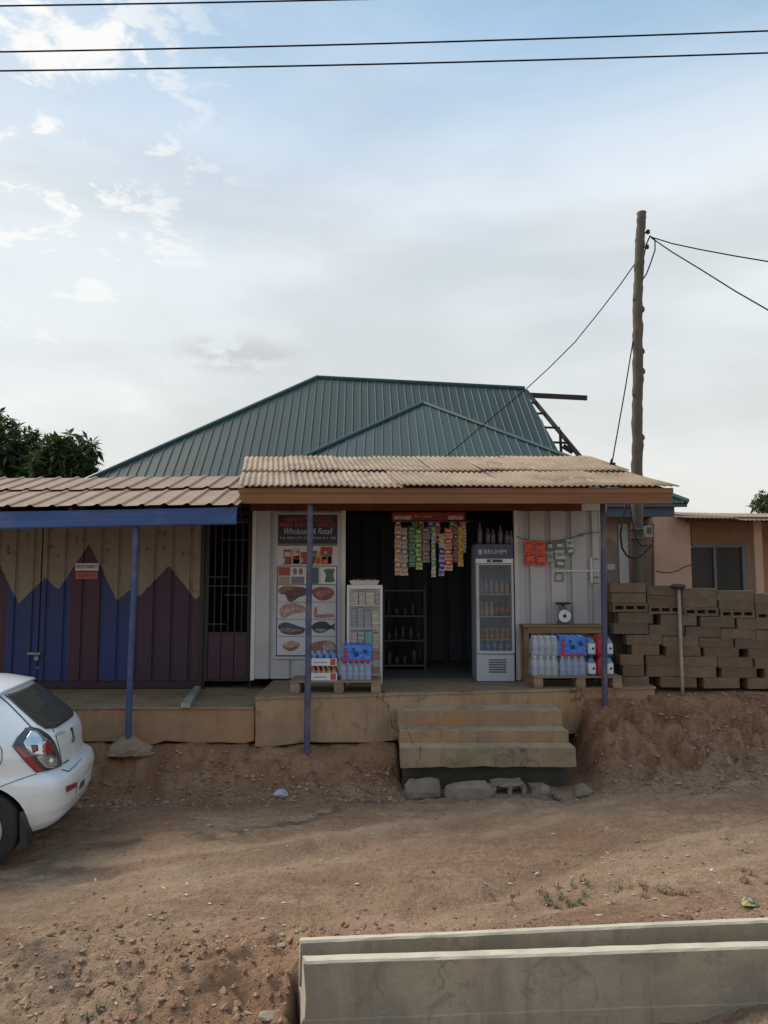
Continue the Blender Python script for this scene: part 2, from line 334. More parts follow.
M_lampclear = pm('clear_lamp_lens', (0.62, 0.66, 0.70), rough=0.14, metal=0.7, coat=0.8)
M_lampdk = pm('smoked_lamp_housing', (0.045, 0.05, 0.06), rough=0.12, coat=1.0)
M_red = pm('red_lamp_lens', (0.30, 0.018, 0.02), rough=0.12, coat=1.0)
M_reddk = pm('deep_red_lamp_lens', (0.14, 0.014, 0.016), rough=0.12, coat=1.0)
M_rim = pm('alloy_wheel', (0.5, 0.5, 0.5), rough=0.35, metal=0.8)
M_steel = pm('galvanised_steel', (0.30, 0.30, 0.30), (0.22, 0.2, 0.18), 8, 0.5, metal=0.4)
M_rustbar = pm('rusty_bar', (0.20, 0.17, 0.14), (0.12, 0.08, 0.06), 10, 0.7)
M_gate = pm('maroon_gate_paint', (0.042, 0.011, 0.024), (0.032, 0.009, 0.026), 3, 0.5, dirt=(0.03, 0.012, 0.05), dscale=3, damt=0.5)
M_bars = pm('dark_gate_bars', (0.018, 0.015, 0.017), rough=0.6)
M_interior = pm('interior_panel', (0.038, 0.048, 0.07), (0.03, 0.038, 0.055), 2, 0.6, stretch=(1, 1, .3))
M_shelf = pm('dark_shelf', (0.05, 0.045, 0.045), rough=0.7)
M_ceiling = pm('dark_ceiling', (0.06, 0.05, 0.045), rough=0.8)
M_alu = pm('aluminium_frame', (0.55, 0.56, 0.57), rough=0.4, metal=0.3)
M_stone = pm('rubble_stone', (0.17, 0.14, 0.11), (0.23, 0.19, 0.145), 6, 0.95, 0.8, 40, rand=0.15)
M_poster_w = pm('poster_white', (0.50, 0.50, 0.51), rough=0.45)

def flat(name, c, rough=0.5, **k): return pm(name, c, rough=rough, **k)
def clear_plastic(name, tint, a):
    if name in MATS: return MATS[name]
    m = bpy.data.materials.new(name); m.use_nodes = True; nt = m.node_tree; N = nt.nodes; L = nt.links; b = N['Principled BSDF']
    b.inputs['Base Color'].default_value = (*tint, 1); b.inputs['Roughness'].default_value = 0.12; b.inputs['Alpha'].default_value = a
    tcn = N.new('ShaderNodeTexCoord'); n = N.new('ShaderNodeTexNoise'); n.inputs['Scale'].default_value = 35; L.new(tcn.outputs['Object'], n.inputs[0])
    bp = N.new('ShaderNodeBump'); bp.inputs['Strength'].default_value = 0.35; bp.inputs['Distance'].default_value = 0.01; L.new(n.outputs[0], bp.inputs['Height']); L.new(bp.outputs[0], b.inputs['Normal'])
    MATS[name] = m; return m
M_bottle = clear_plastic('clear_bottle_plastic', (0.50, 0.56, 0.62), 0.42)
M_bottleb = clear_plastic('blue_bottle_plastic', (0.22, 0.36, 0.62), 0.5)
M_film = clear_plastic('shrink_film', (0.75, 0.78, 0.82), 0.18)
M_fglass = clear_plastic('fridge_glass', (0.16, 0.20, 0.24), 0.22)
M_wglass = pm('window_louvre_glass', (0.018, 0.02, 0.022), rough=0.15)

# ------------------------------------------------------------------ ground
A_DR = R(3.7); DU = Vector((math.cos(A_DR), math.sin(A_DR))); DN = Vector((-DU.y, DU.x)); DO = Vector((PX(309, 4.335), 4.335))
def ground_z(x, y):
    x = np.asarray(x, float); y = np.asarray(y, float)
    road = 0.11 + 0.045 * np.clip(x - 1.0, 0, 5) + 0.012 * np.clip(8 - y, 0, 5) * 0
    road = road + 0.030 * fbm(x * 0.7, y * 0.9, 3, 3) + 0.014 * fbm(x * 2.6 + 3, y * 3.4, 5, 3)
    ta = 0.50; ts = x * math.cos(ta) + y * math.sin(ta); tt = -x * math.sin(ta) + y * math.cos(ta) + 0.10 * np.sin(ts * 0.9)
    road = road - 0.07 * sst(1.6, 3.0, -x) + 0.010 * fbm(ts * 0.7, tt * 5.5, 51, 3) + 0.012 * fbm(x * 5.5, y * 6.5, 52, 4, 0.6) * (0.4 + sst(-0.2, 0.4, fbm(x * .9, y * .9, 53, 2)))
    road = road - 0.045 * np.exp(-((tt - 6.15) / 0.14) ** 2) + 0.02 * np.exp(-((tt - 6.4) / 0.12) ** 2) - 0.045 * np.exp(-((tt - 4.75) / 0.15) ** 2) + 0.02 * np.exp(-((tt - 4.5) / 0.12) ** 2) - 0.025 * np.exp(-((y - 7.35 + 0.06 * x) / 0.2) ** 2)
    # near ground: hummock behind the drain, falling away at the left
    s = (x - DO.x) * DU.x + (y - DO.y) * DU.y; q = (x - DO.x) * DN.x + (y - DO.y) * DN.y
    left = -0.10 + 0.14 * sst(3.6, 5.2, y) + 0.15 * np.exp(-((x + 1.0) / 0.6) ** 2 - ((y - 4.8) / 0.35) ** 2) - 0.05 * np.exp(-((x + 0.65) / 0.3) ** 2 - ((y - 4.55) / 0.3) ** 2)
    left = left + 0.035 * fbm(x * 2.2, y * 2.2, 9, 4) + 0.05 * (0.4 - np.abs(fbm(x * 4.5, y * 5.5, 10, 4, .6)))
    mound = 0.17 + 0.03 * fbm(x * 1.5, y * 2.5, 11, 3) + 0.035 * np.exp(-((x - 1.3) / 0.9) ** 2)
    front = -0.11 + 0.14 * np.exp(-((x - 2.2) / 0.42) ** 2) * sst(3.6, 4.3, y) + 0.03 * fbm(x * 2, y * 2, 12, 3)
    inn = -0.22
    along = np.where(q > 0.37, mound, np.where(q < 0.02, front, inn))
    w = sst(-0.12, -0.02, s + 0.05 * fbm(x * 5, y * 5, 13, 2))
    near = left * (1 - w) + along * w
    wn = 1 - sst(4.75, 5.75, y + 0.10 * fbm(x * 1.2, y * 1.2, 14, 2))
    wn = np.where((s > -0.05) & (q < 0.37), 1.0, wn)
    z = road * (1 - wn) + near * wn
    # banks up to the buildings
    er = fbm(x * 2.2, y * 1.4, 21, 4); er2 = fbm(x * 6, y * 6, 22, 3)
    L_ = 1 - sst(0.13, 0.25, x)                      # left of the steps
    Rr = sst(2.28, 2.62, x)                         # right of the steps
    mid = np.clip(1 - L_ - Rr, 0, 1)
    lt = np.where(x < -1.6, 0.53, 0.50) + 0.02 * er2
    lb = 8.36 + 0.10 * er; ltp = np.where(x < -1.6, 8.84, 8.88 + 0.17 * (x + 1.5))
    bl = sst(0, 1, (y - lb) / (ltp - lb)) ** 0.9 * (lt - road) + 0.075 * fbm(x * 5, y * 4, 25, 4, .65) * np.exp(-((y - 8.6) / .18) ** 2)
    rb = 8.15 + 0.13 * np.clip(x - 2.5, 0, 8) + 0.12 * er; rt = 9.52 + 0.16 * np.clip(x - 2.5, 0, 6)
    tr = np.clip((y - rb) / (rt - rb), 0, 1); trs = tr - 0.02 * np.sin(tr * math.pi) + 0.10 * er * np.sin(tr * math.pi)
    br = np.clip(trs, 0, 1.1) * (0.96 - road) + (0.09 * er2 + 0.14 * (0.45 - np.abs(fbm(x * 2.4, y * 2.0, 24, 4, .6))) + 0.05 * fbm(x * 9, y * 9, 26, 4, .65) + 0.06 * (0.4 - np.abs(fbm(x * 6.5, y * 6.5, 27, 4, .65)))) * np.sin(tr * math.pi)
    bm_ = sst(8.7, 9.3, y) * 0.1
    z = z + bl * L_ + br * Rr + bm_ * mid
    yard = sst(9.5, 10.5, y)
    z = z * (1 - yard) + np.where(x > 3.4, 0.98 + 0.02 * er, 0.30) * yard
    far = sst(16, 30, y); z = z * (1 - far) + 0.9 * far
    z = z + np.where((y > 3) & (y < 10) & (np.abs(x) < 7), 0.008 * fbm(x * 11, y * 11, 31, 4, 0.65) + (0.022 * np.clip(fbm(x * 6, y * 6, 33, 4, .62), -0.3, 1.2) + 0.006 * fbm(x * 28, y * 28, 34, 2)) * (1 - sst(4.6, 5.9, y + 0.5 * fbm(x, y, 35, 2))), 0)
    side = sst(9, 14, np.abs(x)); z = z * (1 - side * sst(0, 1, 9 - y)) + 0.1 * side * sst(0, 1, 9 - y)
    back = 1 - sst(1.5, 3.2, y); z = z * (1 - back) + 0.35 * back
    return z
def gz(x, y): return float(ground_z(np.array([x]), np.array([y]))[0])
def make_ground():
    st = 0.022
    xs = np.concatenate([-np.geomspace(900, 6.4, 22), np.arange(-6.2, 6.6, st), np.geomspace(6.8, 900, 22)])
    ys = np.concatenate([[-400, -80, -25, -8, -2, 0, 1.2, 2.2, 2.9], np.arange(3.4, 5.6, 0.016), np.arange(5.616, 10.3, 0.026), np.geomspace(10.5, 900, 24)])
    X, Y = np.meshgrid(xs, ys); Z = ground_z(X, Y); nx, ny = len(xs), len(ys)
    me = bpy.data.meshes.new('ground'); co = np.stack([X, Y, Z], -1).reshape(-1, 3)
    idx = np.arange(nx * ny).reshape(ny, nx)
    q = np.stack([idx[:-1, :-1], idx[:-1, 1:], idx[1:, 1:], idx[1:, :-1]], -1).reshape(-1, 4)
    me.vertices.add(len(co)); me.vertices.foreach_set('co', co.ravel())
    me.loops.add(q.size); me.loops.foreach_set('vertex_index', q.ravel().astype(np.int32))
    me.polygons.add(len(q)); me.polygons.foreach_set('loop_start', np.arange(0, q.size, 4, dtype=np.int32)); me.polygons.foreach_set('loop_total', np.full(len(q), 4, np.int32))
    me.polygons.foreach_set('use_smooth', [True] * len(q)); me.update(calc_edges=True); me.validate()
    m = bpy.data.materials.new('red_brown_earth'); m.use_nodes = True; nt = m.node_tree; N = nt.nodes; L = nt.links; b = N['Principled BSDF']; b.inputs['Roughness'].default_value = 0.97; b.inputs['Specular IOR Level'].default_value = 0.15
    tc = N.new('ShaderNodeTexCoord')
    def noise(sc, det=8, ro=0.6, dist=0.0, stretch=None):
        n = N.new('ShaderNodeTexNoise'); n.inputs['Scale'].default_value = sc; n.inputs['Detail'].default_value = det; n.inputs['Roughness'].default_value = ro; n.inputs['Distortion'].default_value = dist
        if stretch:
            mp = N.new('ShaderNodeMapping'); mp.inputs['Scale'].default_value = stretch; L.new(tc.outputs['Object'], mp.inputs[0]); L.new(mp.outputs[0], n.inputs['Vector'])
        else: L.new(tc.outputs['Object'], n.inputs['Vector'])
        return n.outputs['Fac']
    def mr(v, a, c, d=0.0, e=1.0):
        n = N.new('ShaderNodeMapRange'); n.interpolation_type = 'SMOOTHSTEP'; L.new(v, n.inputs[0]); n.inputs[1].default_value = a; n.inputs[2].default_value = c; n.inputs[3].default_value = d; n.inputs[4].default_value = e; return n.outputs[0]
    def mix(f, a, c, mode='MIX'):
        n = N.new('ShaderNodeMix'); n.data_type = 'RGBA'; n.blend_type = mode
        for s, v in ((n.inputs[0], f), (n.inputs[6], a), (n.inputs[7], c)):
            if isinstance(v, float): s.default_value = v
            elif isinstance(v, tuple): s.default_value = (*v, 1)
            else: L.new(v, s)
        return n.outputs[2]
    at = N.new('ShaderNodeAttribute'); at.attribute_name = 'bank'
    c = mix(mr(noise(0.55, 7, 0.6, 0.3), 0.38, 0.62), (0.335, 0.205, 0.13), (0.44, 0.295, 0.195))
    c = mix(mr(noise(2.3, 8, 0.65, 0.4, (0.6, 1.4, 1)), 0.50, 0.68, 0, 0.75), c, (0.53, 0.385, 0.27))
    c = mix(mr(noise(1.4, 7, 0.6, 0.5), 0.55, 0.68, 0, 0.6), c, (0.25, 0.14, 0.088))
    c = mix(mr(noise(1.1, 8, 0.65, 0.8, (0.5, 1.6, 1)), 0.62, 0.72, 0, 0.5), c, (0.11, 0.098, 0.09))
    c = mix(mr(noise(26, 6, 0.7), 0.40, 0.66, 0.0, 0.6), c, (0.18, 0.115, 0.084))
    c = mix(mr(noise(60, 5, 0.75), 0.44, 0.30, 0.0, 0.4), c, (0.17, 0.10, 0.066))
    c = mix(mr(noise(75, 4, 0.7), 0.58, 0.70, 0.0, 0.65), c, (0.45, 0.355, 0.27))
    at2 = N.new('ShaderNodeAttribute'); at2.attribute_name = 'stain'
    mpr = N.new('ShaderNodeMapping'); mpr.inputs['Rotation'].default_value = (0, 0, -0.5); mpr.inputs['Scale'].default_value = (0.35, 3.0, 1); L.new(tc.outputs['Object'], mpr.inputs[0])
    nn_ = N.new('ShaderNodeTexNoise'); nn_.inputs['Scale'].default_value = 2.4; nn_.inputs['Detail'].default_value = 7; nn_.inputs['Roughness'].default_value = .65; L.new(mpr.outputs[0], nn_.inputs['Vector'])
    c = mix(mr(nn_.outputs['Fac'], 0.48, 0.66, 0, 0.4), c, (0.20, 0.125, 0.082))
    at3 = N.new('ShaderNodeAttribute'); at3.attribute_name = 'compacted'
    c = mix(at3.outputs['Fac'], c, mix(mr(noise(5, 7, .65, .5, (.5, 1.5, 1)), .35, .65), (0.43, 0.29, 0.19), (0.52, 0.375, 0.26)))
    c = mix(at2.outputs['Fac'], c, (0.075, 0.066, 0.06))
    c = mix(at.outputs['Fac'], c, mix(mr(noise(2.6, 9, 0.7, 0.6), 0.35, 0.65), (0.25, 0.125, 0.07), (0.41, 0.23, 0.14)))
    L.new(c, b.inputs['Base Color'])
    ad = N.new('ShaderNodeMath'); ad.operation = 'ADD'; L.new(noise(22, 8, 0.72), ad.inputs[0])
    vo = N.new('ShaderNodeTexVoronoi'); vo.inputs['Scale'].default_value = 34; vo.inputs['Randomness'].default_value = 1; L.new(tc.outputs['Object'], vo.inputs['Vector'])
    v2 = N.new('ShaderNodeMath'); v2.operation = 'MULTIPLY_ADD'; L.new(vo.outputs['Distance'], v2.inputs[0]); v2.inputs[1].default_value = -0.45; L.new(noise(90, 4, 0.6), v2.inputs[2]); L.new(v2.outputs[0], ad.inputs[1])
    bp = N.new('ShaderNodeBump'); bp.inputs['Strength'].default_value = 1.0; bp.inputs['Distance'].default_value = 0.026; L.new(ad.outputs[0], bp.inputs['Height']); L.new(bp.outputs[0], b.inputs['Normal'])
    me.materials.append(m)
    # soil kind: the cut banks and the heap by the drain are redder subsoil (a fact of the soil)
    fx, fy = X.ravel(), Y.ravel()
    bank = sst(8.30, 8.62, fy + 0.12 * fbm(fx * 1.5, fy * 1.5, 40, 3) - 0.12 * np.clip(fx - 2.5, 0, 8) * (fx > 2.4)) * (np.abs(fx) < 60) * 0.85
    heap = np.exp(-((fx + 0.85) / 0.6) ** 2 - ((fy - 4.7) / 0.55) ** 2) * 0.7
    a = me.attributes.new('bank', 'FLOAT', 'POINT'); a.data.foreach_set('value', np.clip(np.maximum(bank, heap), 0, 1).astype(np.float32))
    def streak(x0, y0, x1, y1, w):
        dx, dy = x1 - x0, y1 - y0; t = np.clip(((fx - x0) * dx + (fy - y0) * dy) / (dx * dx + dy * dy), 0, 1)
        d = np.hypot(fx - x0 - t * dx, (fy - y0 - t * dy) * 1.6); return np.exp(-(d / w) ** 2) * sst(-0.25, 0.45, fbm(fx * 3.5, fy * 6, 61, 4, .6))
    stn = np.maximum.reduce([streak(-2.4, 6.9, -1.7, 7.2, .22) * .8, streak(-1.5, 7.0, -0.35, 7.9, .2) * .75, streak(-2.9, 6.4, -2.3, 6.3, .3) * .55, streak(-0.3, 8.0, .9, 8.2, .14) * .5, streak(-2.3, 5.0, -1.9, 4.7, .2) * .5])
    a2 = me.attributes.new('stain', 'FLOAT', 'POINT'); a2.data.foreach_set('value', np.clip(stn, 0, 1).astype(np.float32))
    ta = 0.36; ts = fx * math.cos(ta) + fy * math.sin(ta); tt = -fx * math.sin(ta) + fy * math.cos(ta) + 0.12 * np.sin(ts * 0.9)
    cmp_ = sum(np.exp(-((tt - c0) / w0) ** 2) for c0, w0 in ((5.15, .26), (6.35, .24), (6.9, .12), (4.75, .1))) * (0.35 + 0.65 * sst(-.5, .3, fbm(ts * .8, tt * 6, 71, 4, .6))) * (fy < 8.3) * .75
    a3 = me.attributes.new('compacted', 'FLOAT', 'POINT'); a3.data.foreach_set('value', np.clip(cmp_, 0, 1).astype(np.float32))
    o = bpy.data.objects.new('ground', me); COL.objects.link(o); tag(o, 'bare red brown earth road and banks', 'ground', kind='structure')
make_ground()

# ------------------------------------------------------------------ shapes shared by the buildings
def rough_poly_slab(poly, z0, z1, jit=0.012, step=0.14, seed=1, ragged=0.0, topm=0):
    """a cast slab with a plan outline, subdivided and slightly uneven"""
    rnd = random.Random(seed); pts = []
    for i in range(len(poly)):
        a = Vector(poly[i]); b = Vector(poly[(i + 1) % len(poly)]); n = max(1, int((b - a).length / step))
        for k in range(n): pts.append(a.lerp(b, k / n))
    nl = max(2, int((z1 - z0) / 0.12)); mb = MB(); n = len(pts); vs = []
    for l in range(nl + 1):
        t = l / nl; z = z0 + (z1 - z0) * t
        for i, p in enumerate(pts):
            j = jit * rnd.uniform(-1, 1); k = jit * rnd.uniform(-1, 1); zz = z
            if l == 0: zz += ragged * rnd.uniform(-1, 1)
            if l == nl: zz += jit * 0.5 * rnd.uniform(-1, 1); k += jit * 1.2 * rnd.random()
            vs.append((p.x + j * 0.6, p.y + k, zz))
    fs = []
    for l in range(nl):
        for i in range(n):
            i2 = (i + 1) % n; fs.append((l * n + i, l * n + i2, (l + 1) * n + i2, (l + 1) * n + i))
    fs.append(tuple(range(n))[::-1]); mb.add(vs, fs); mb.f.append(tuple(nl * n + i for i in range(n))); mb.m.append(topm)
    return mb
def trap_sheet(x0, x1, z0, z1, y, pitch=0.28, depth=0.035, wide=0.62, slope=0.06, phase=0.0, thick=0.004):
    """vertical profiled sheet facing -Y"""
    xs = []; x = x0 - phase * pitch
    while x < x1 + pitch:
        for dx, dy in ((0, 0), (wide * pitch, 0), ((wide + slope) * pitch, depth), ((1 - slope) * pitch, depth)):
            xs.append((x + dx, dy))
        x += pitch
    pts = []
    for a, b in zip(xs[:-1], xs[1:]):
        if b[0] <= x0 or a[0] >= x1: continue
        f = lambda q: (q, a[1] + (b[1] - a[1]) * (q - a[0]) / max(1e-9, b[0] - a[0]))
        s, e = f(max(a[0], x0)), f(min(b[0], x1))
        if not pts: pts.append(s)
        pts.append(e)
    mb = MB(); n = len(pts)
    mb.add([(p[0], y + p[1] + dy, z) for dy in (0, thick) for z in (z0, z1) for p in pts],
           [(i, i + 1, n + i + 1, n + i) for i in range(n - 1)] + [(2 * n + i, 3 * n + i, 3 * n + i + 1, 2 * n + i + 1) for i in range(n - 1)]
           + [(i, 2 * n + i, 2 * n + i + 1, i + 1) for i in range(n - 1)] + [(n + i, n + i + 1, 3 * n + i + 1, 3 * n + i) for i in range(n - 1)]
           + [(0, n, 3 * n, 2 * n), (n - 1, 3 * n - 1, 4 * n - 1, 2 * n - 1)])
    return mb
def roof_sheet(w, l, prof, thick=0.003, nl=2, sag=0.0):
    """profiled roofing sheet, local: x across, y up the slope, z out; prof = list of (x, z)"""
    n = len(prof); vs = []; fs = []
    for t in (0, -thick):
        for j in range(nl + 1):
            for (x, z) in prof: vs.append((x, l * j / nl, z + t - sag * math.sin(math.pi * j / nl)))
    lay = n * (nl + 1)
    for j in range(nl):
        for i in range(n - 1):
            a = j * n + i; fs.append((a, a + 1, a + n + 1, a + n)); fs.append((lay + a, lay + a + n, lay + a + n + 1, lay + a + 1))
    for i in range(n - 1):
        fs.append((i, lay + i, lay + i + 1, i + 1)); e = nl * n + i; fs.append((e, e + 1, lay + e + 1, lay + e))
    for j in range(nl):
        a = j * n; fs.append((a, a + n, lay + a + n, lay + a)); a += n - 1; fs.append((a, lay + a, lay + a + n, a + n))
    return MB().add(vs, fs)
def plane_rot(eave_dir, up_dir):
    x = Vector(eave_dir).normalized(); y = Vector(up_dir); y = (y - x * y.dot(x)).normalized(); z = x.cross(y)
    return Matrix((x, y, z)).transposed().to_euler()

# ------------------------------------------------------------------ the porch with steps
SLAB_Z = 1.08
porch = thing('concrete_porch', 'plastered concrete porch with three steps in front of the open shop', 'porch', (0.8, 9.6, 0.3))
fy0, fy1 = 8.88, 9.74
pl = [(-1.51, fy0), (3.50, fy1), (3.50, 10.2), (-1.51, 10.2)]
rough_poly_slab(pl, 0.52, SLAB_Z - 0.03, 0.004, 0.12, 3, 0.03).build('slab', M_plaster, porch)
rough_poly_slab([(-1.52, fy0 - 0.012), (3.515, fy1 - 0.012), (3.515, 10.25), (3.1, 12.8), (-1.52, 12.8)], SLAB_Z - 0.03, SLAB_Z, 0.004, 0.15, 4).build('floor', M_floor, porch)
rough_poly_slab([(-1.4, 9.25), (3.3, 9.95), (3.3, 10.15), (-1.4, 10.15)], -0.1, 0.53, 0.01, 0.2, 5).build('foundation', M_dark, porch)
for i, (yt, yb, xa, xb, Yf, mat_) in enumerate(((711, 731, 397, 559, 8.95, M_step), (731, 748, 399, 565, 8.68, M_step), (748, 767, 400, 572, 8.42, M_stepmoss))):
    zt, zb = PZ(yt, Yf), PZ(yb, Yf)
    x0, x1 = PX(xa, Yf), PX(xb, Yf)
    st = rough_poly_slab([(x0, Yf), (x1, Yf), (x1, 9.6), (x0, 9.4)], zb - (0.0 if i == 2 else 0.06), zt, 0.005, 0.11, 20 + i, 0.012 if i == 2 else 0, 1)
    st.build('step', [mat_, MATS.get('sky_lit_tread') or conc('sky_lit_tread', (0.46, 0.36, 0.25), (0.36, 0.28, 0.19), (0.34, 0.22, 0.13), (0.17, 0.14, 0.10), .2)], porch)  # treads: paler copy of the step concrete, skylight put into the colour
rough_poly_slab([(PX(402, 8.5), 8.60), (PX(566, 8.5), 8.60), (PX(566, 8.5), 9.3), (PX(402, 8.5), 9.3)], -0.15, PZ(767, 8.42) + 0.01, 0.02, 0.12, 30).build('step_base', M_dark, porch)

# ------------------------------------------------------------------ the open shop
WY = 10.3                     # front plane of the shop wall
SX0, SX1 = PX(254, WY), PX(602, WY)
OX0, OX1 = PX(345, WY), PX(515, WY)
shop = thing('shop', 'white metal kiosk shop with open front and rusty corrugated awning on posts', 'shop', (0.6, 10.5, SLAB_Z))
WT = PZ(511, WY); WB = SLAB_Z + 0.005
a = trap_sheet(SX0, OX0, WB + 0.02, WT, WY, 0.285, 0.03, 0.86, 0.04, 0.1).build('wall_panel', M_white, shop); tag(a, 'white ribbed metal panel behind the poster')
a = trap_sheet(OX1, SX1, WB + 0.02, WT, WY, 0.29, 0.045, 0.70, 0.05, 0.25).build('wall_panel', M_white, shop); tag(a, 'white ribbed metal panel with latch bars')
MB().b2(SX0 - 0.03, SX0 + 0.02, WY - 0.012, WY + 0.06, WB, WT).build('edge_trim', M_whitepl, shop)
MB().b2(OX0 - 0.06, OX0 + 0.005, WY - 0.014, WY + 0.06, WB, WT + 0.002).build('edge_trim', M_whitepl, shop)
MB().b2(OX1 - 0.005, OX1 + 0.05, WY - 0.014, WY + 0.06, WB, WT + 0.002).build('edge_trim', M_whitepl, shop)
MB().b2(SX1 - 0.02, SX1 + 0.03, WY - 0.012, WY + 0.06, WB, WT).build('edge_trim', M_whitepl, shop)
# body of the kiosk
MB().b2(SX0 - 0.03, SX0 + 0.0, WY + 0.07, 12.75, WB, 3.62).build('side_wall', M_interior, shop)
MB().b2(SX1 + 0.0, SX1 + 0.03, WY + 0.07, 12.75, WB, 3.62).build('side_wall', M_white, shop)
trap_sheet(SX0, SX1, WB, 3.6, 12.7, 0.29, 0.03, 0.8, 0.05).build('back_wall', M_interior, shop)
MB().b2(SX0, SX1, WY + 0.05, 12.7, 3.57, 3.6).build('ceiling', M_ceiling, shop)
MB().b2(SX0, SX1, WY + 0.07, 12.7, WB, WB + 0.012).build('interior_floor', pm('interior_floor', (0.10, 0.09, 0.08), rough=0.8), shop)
MB().b2(PX(250, WY), PX(583, WY), WY - 0.03, WY + 0.04, WT + 0.003, PZ(499, WY)).build('header_board', M_redbrd, shop, bevel=0.004)
MB().b2(PX(583, WY), PX(608, WY), WY - 0.03, WY + 0.04, WT + 0.003, PZ(499, WY)).build('header_board', M_whitepl, shop, bevel=0.004)
# latch bars on the right panel
LY = WY - 0.02
MB().bar((PX(556, LY), LY, PZ(571, LY)), (PX(600, LY), LY, PZ(570.5, LY)), 0.018, 0.022).build('latch_bar', M_whitepl, shop)
MB().bar((PX(591.5, LY), LY - 0.012, PZ(558, LY)), (PX(591.5, LY), LY - 0.012, PZ(583, LY)), 0.026, 0.016).build('latch_bar', M_whitepl, shop)
for yy in (559, 577, 583):
    MB().bar((PX(592, LY), LY - 0.006, PZ(yy, LY)), (PX(599, LY), LY - 0.006, PZ(yy, LY)), 0.012, 0.012).build('latch_hook', M_rustbar, shop)
hs = MB()
for (xa, ya, xb, yb) in ((556, 573, 563, 573), (563, 573, 563, 581), (563, 581, 555, 581), (555, 581, 556, 573)):
    hs.bar((PX(xa, LY), LY, PZ(ya, LY)), (PX(xb, LY), LY, PZ(yb, LY)), 0.012, 0.012)
hs.build('latch_hasp', M_rustbar, shop)
# awning roof: two courses of corrugated sheets
EY, RYv = 8.86, 10.9
EZ, RZ = PZ(484.5, EY) - 0.015, PZ(457.5, RYv)
ex0, ex1 = PX(236, EY), PX(678, EY); rx0, rx1 = PX(243, RYv), PX(588, RYv)
def lerp(a, b, t): return a + (b - a) * t
pitch = 0.076
for row in range(2):
    t0, t1 = (0.0, 0.56) if row == 0 else (0.50, 1.0)
    n_sh = 8
    for k in range(n_sh):
        # sheets side by side; the right-hand ones are cut to the skewed verge
        xa = lerp(ex0, ex1 + 0.02, k / n_sh); xb = lerp(ex0, ex1 + 0.02, (k + 1) / n_sh) + 0.05
        xr0 = lerp(rx0, rx1, k / n_sh); xr1 = lerp(rx0, rx1, (k + 1) / n_sh) + 0.05
        vs = []; fs = []; nseg = int((xb - xa) / pitch * 8); nl = 5
        dz = random.uniform(-0.008, 0.008) + row * 0.012 + (k % 2) * 0.006; dy = random.uniform(-0.03, 0.03); tw = random.uniform(-0.012, 0.012)
        for th in (0, -0.003):
            for j in range(nl + 1):
                t = lerp(t0, t1, j / nl)
                for i in range(nseg + 1):
                    u = i / nseg
                    xx = lerp(lerp(xa, xb, u), lerp(xr0, xr1, u), t); xl = lerp(xa, xb, u)
                    zz = lerp(EZ, RZ, t) + 0.010 * math.sin(2 * math.pi * xl / pitch) + dz + tw * (u - .5) + th + 0.006 * math.sin(7 * t + k * 2.1) - 0.018 * math.sin(math.pi * t)
                    vs.append((xx, lerp(EY, RYv, t) + dy * (1 if j == 0 else 0.4), zz))
        n = nseg + 1; lay = n * (nl + 1)
        for j in range(nl):
            for i in range(nseg):
                q = j * n + i; fs.append((q, q + 1, q + n + 1, q + n)); fs.append((lay + q, lay + q + n, lay + q + n + 1, lay + q + 1))
        for i in range(nseg):
            fs.append((i, lay + i, lay + i + 1, i + 1)); e = nl * n + i; fs.append((e, e + 1, lay + e + 1, lay + e))
        for j in range(nl):
            q = j * n; fs.append((q, q + n, lay + q + n, lay + q)); q += n - 1; fs.append((q, lay + q, lay + q + n, q + n))
        MB().add(vs, fs).build('roof_sheet', M_tin, shop, smooth=True)
# back slope closing the kiosk
MB().prism([(rx0, RYv - 0.02, RZ - 0.03), (rx1, RYv - 0.02, RZ - 0.03), (SX1 + 0.1, 12.95, 3.64), (SX0 - 0.1, 12.95, 3.64)], (0, 0, -0.02)).build('back_roof', M_tin, shop)
FYv = EY + 0.06; fzt, fzb = EZ - 0.012, PZ(503.5, FYv)
MB().b2(ex0 + 0.01, ex1 - 0.005, FYv, FYv + 0.03, fzb, fzt - 0.005).build('fascia_board', M_wood, shop, bevel=0.004)
MB().b2(ex0 - 0.0, ex1 + 0.003, FYv - 0.014, FYv - 0.002, fzt - 0.07, fzt - 0.008).build('fascia_trim', M_wood, shop, bevel=0.003)
MB().prism([(ex1 - 0.03, FYv + 0.032, fzb + 0.005), (ex1 - 0.03, FYv + 0.032, fzt - 0.03), (rx1 + 0.02, RYv, RZ - 0.06), (rx1 + 0.02, RYv, RZ - 0.30)], (0.025, 0, 0)).build('verge_board', M_wooddk, shop)
for k in range(7):
    t = k / 6; xa = lerp(ex0 + 0.08, ex1 - 0.1, t); xb = lerp(rx0 + 0.08, rx1 - 0.06, t)
    MB().bar((xa, FYv + 0.05, EZ - 0.085), (xb, RYv - 0.02, RZ - 0.085), 0.045, 0.09).build('rafter', M_wooddk, shop)
for t in (0.12, 0.5, 0.9):
    zc = lerp(EZ, RZ, t) - 0.045
    MB().bar((lerp(ex0, rx0, t) + 0.04, lerp(EY, RYv, t), zc - 0.0), (lerp(ex1, rx1, t) - 0.06, lerp(EY, RYv, t), zc), 0.05, 0.035).build('purlin', M_wooddk, shop)
def post(parent, top, bot, r, name='post', mat=M_post):
    top = Vector(top); bot = Vector(bot); pts = [bot.lerp(top, k / 6) + Vector((random.uniform(-1, 1) * 0.004, 0, 0)) for k in range(7)]
    return MB().tube(pts, r, 12).build(name, mat, parent, smooth=False)
PYv = 9.02
pa = P(306.8, 745, 8.82); pb = P(310.5, 503, PYv)
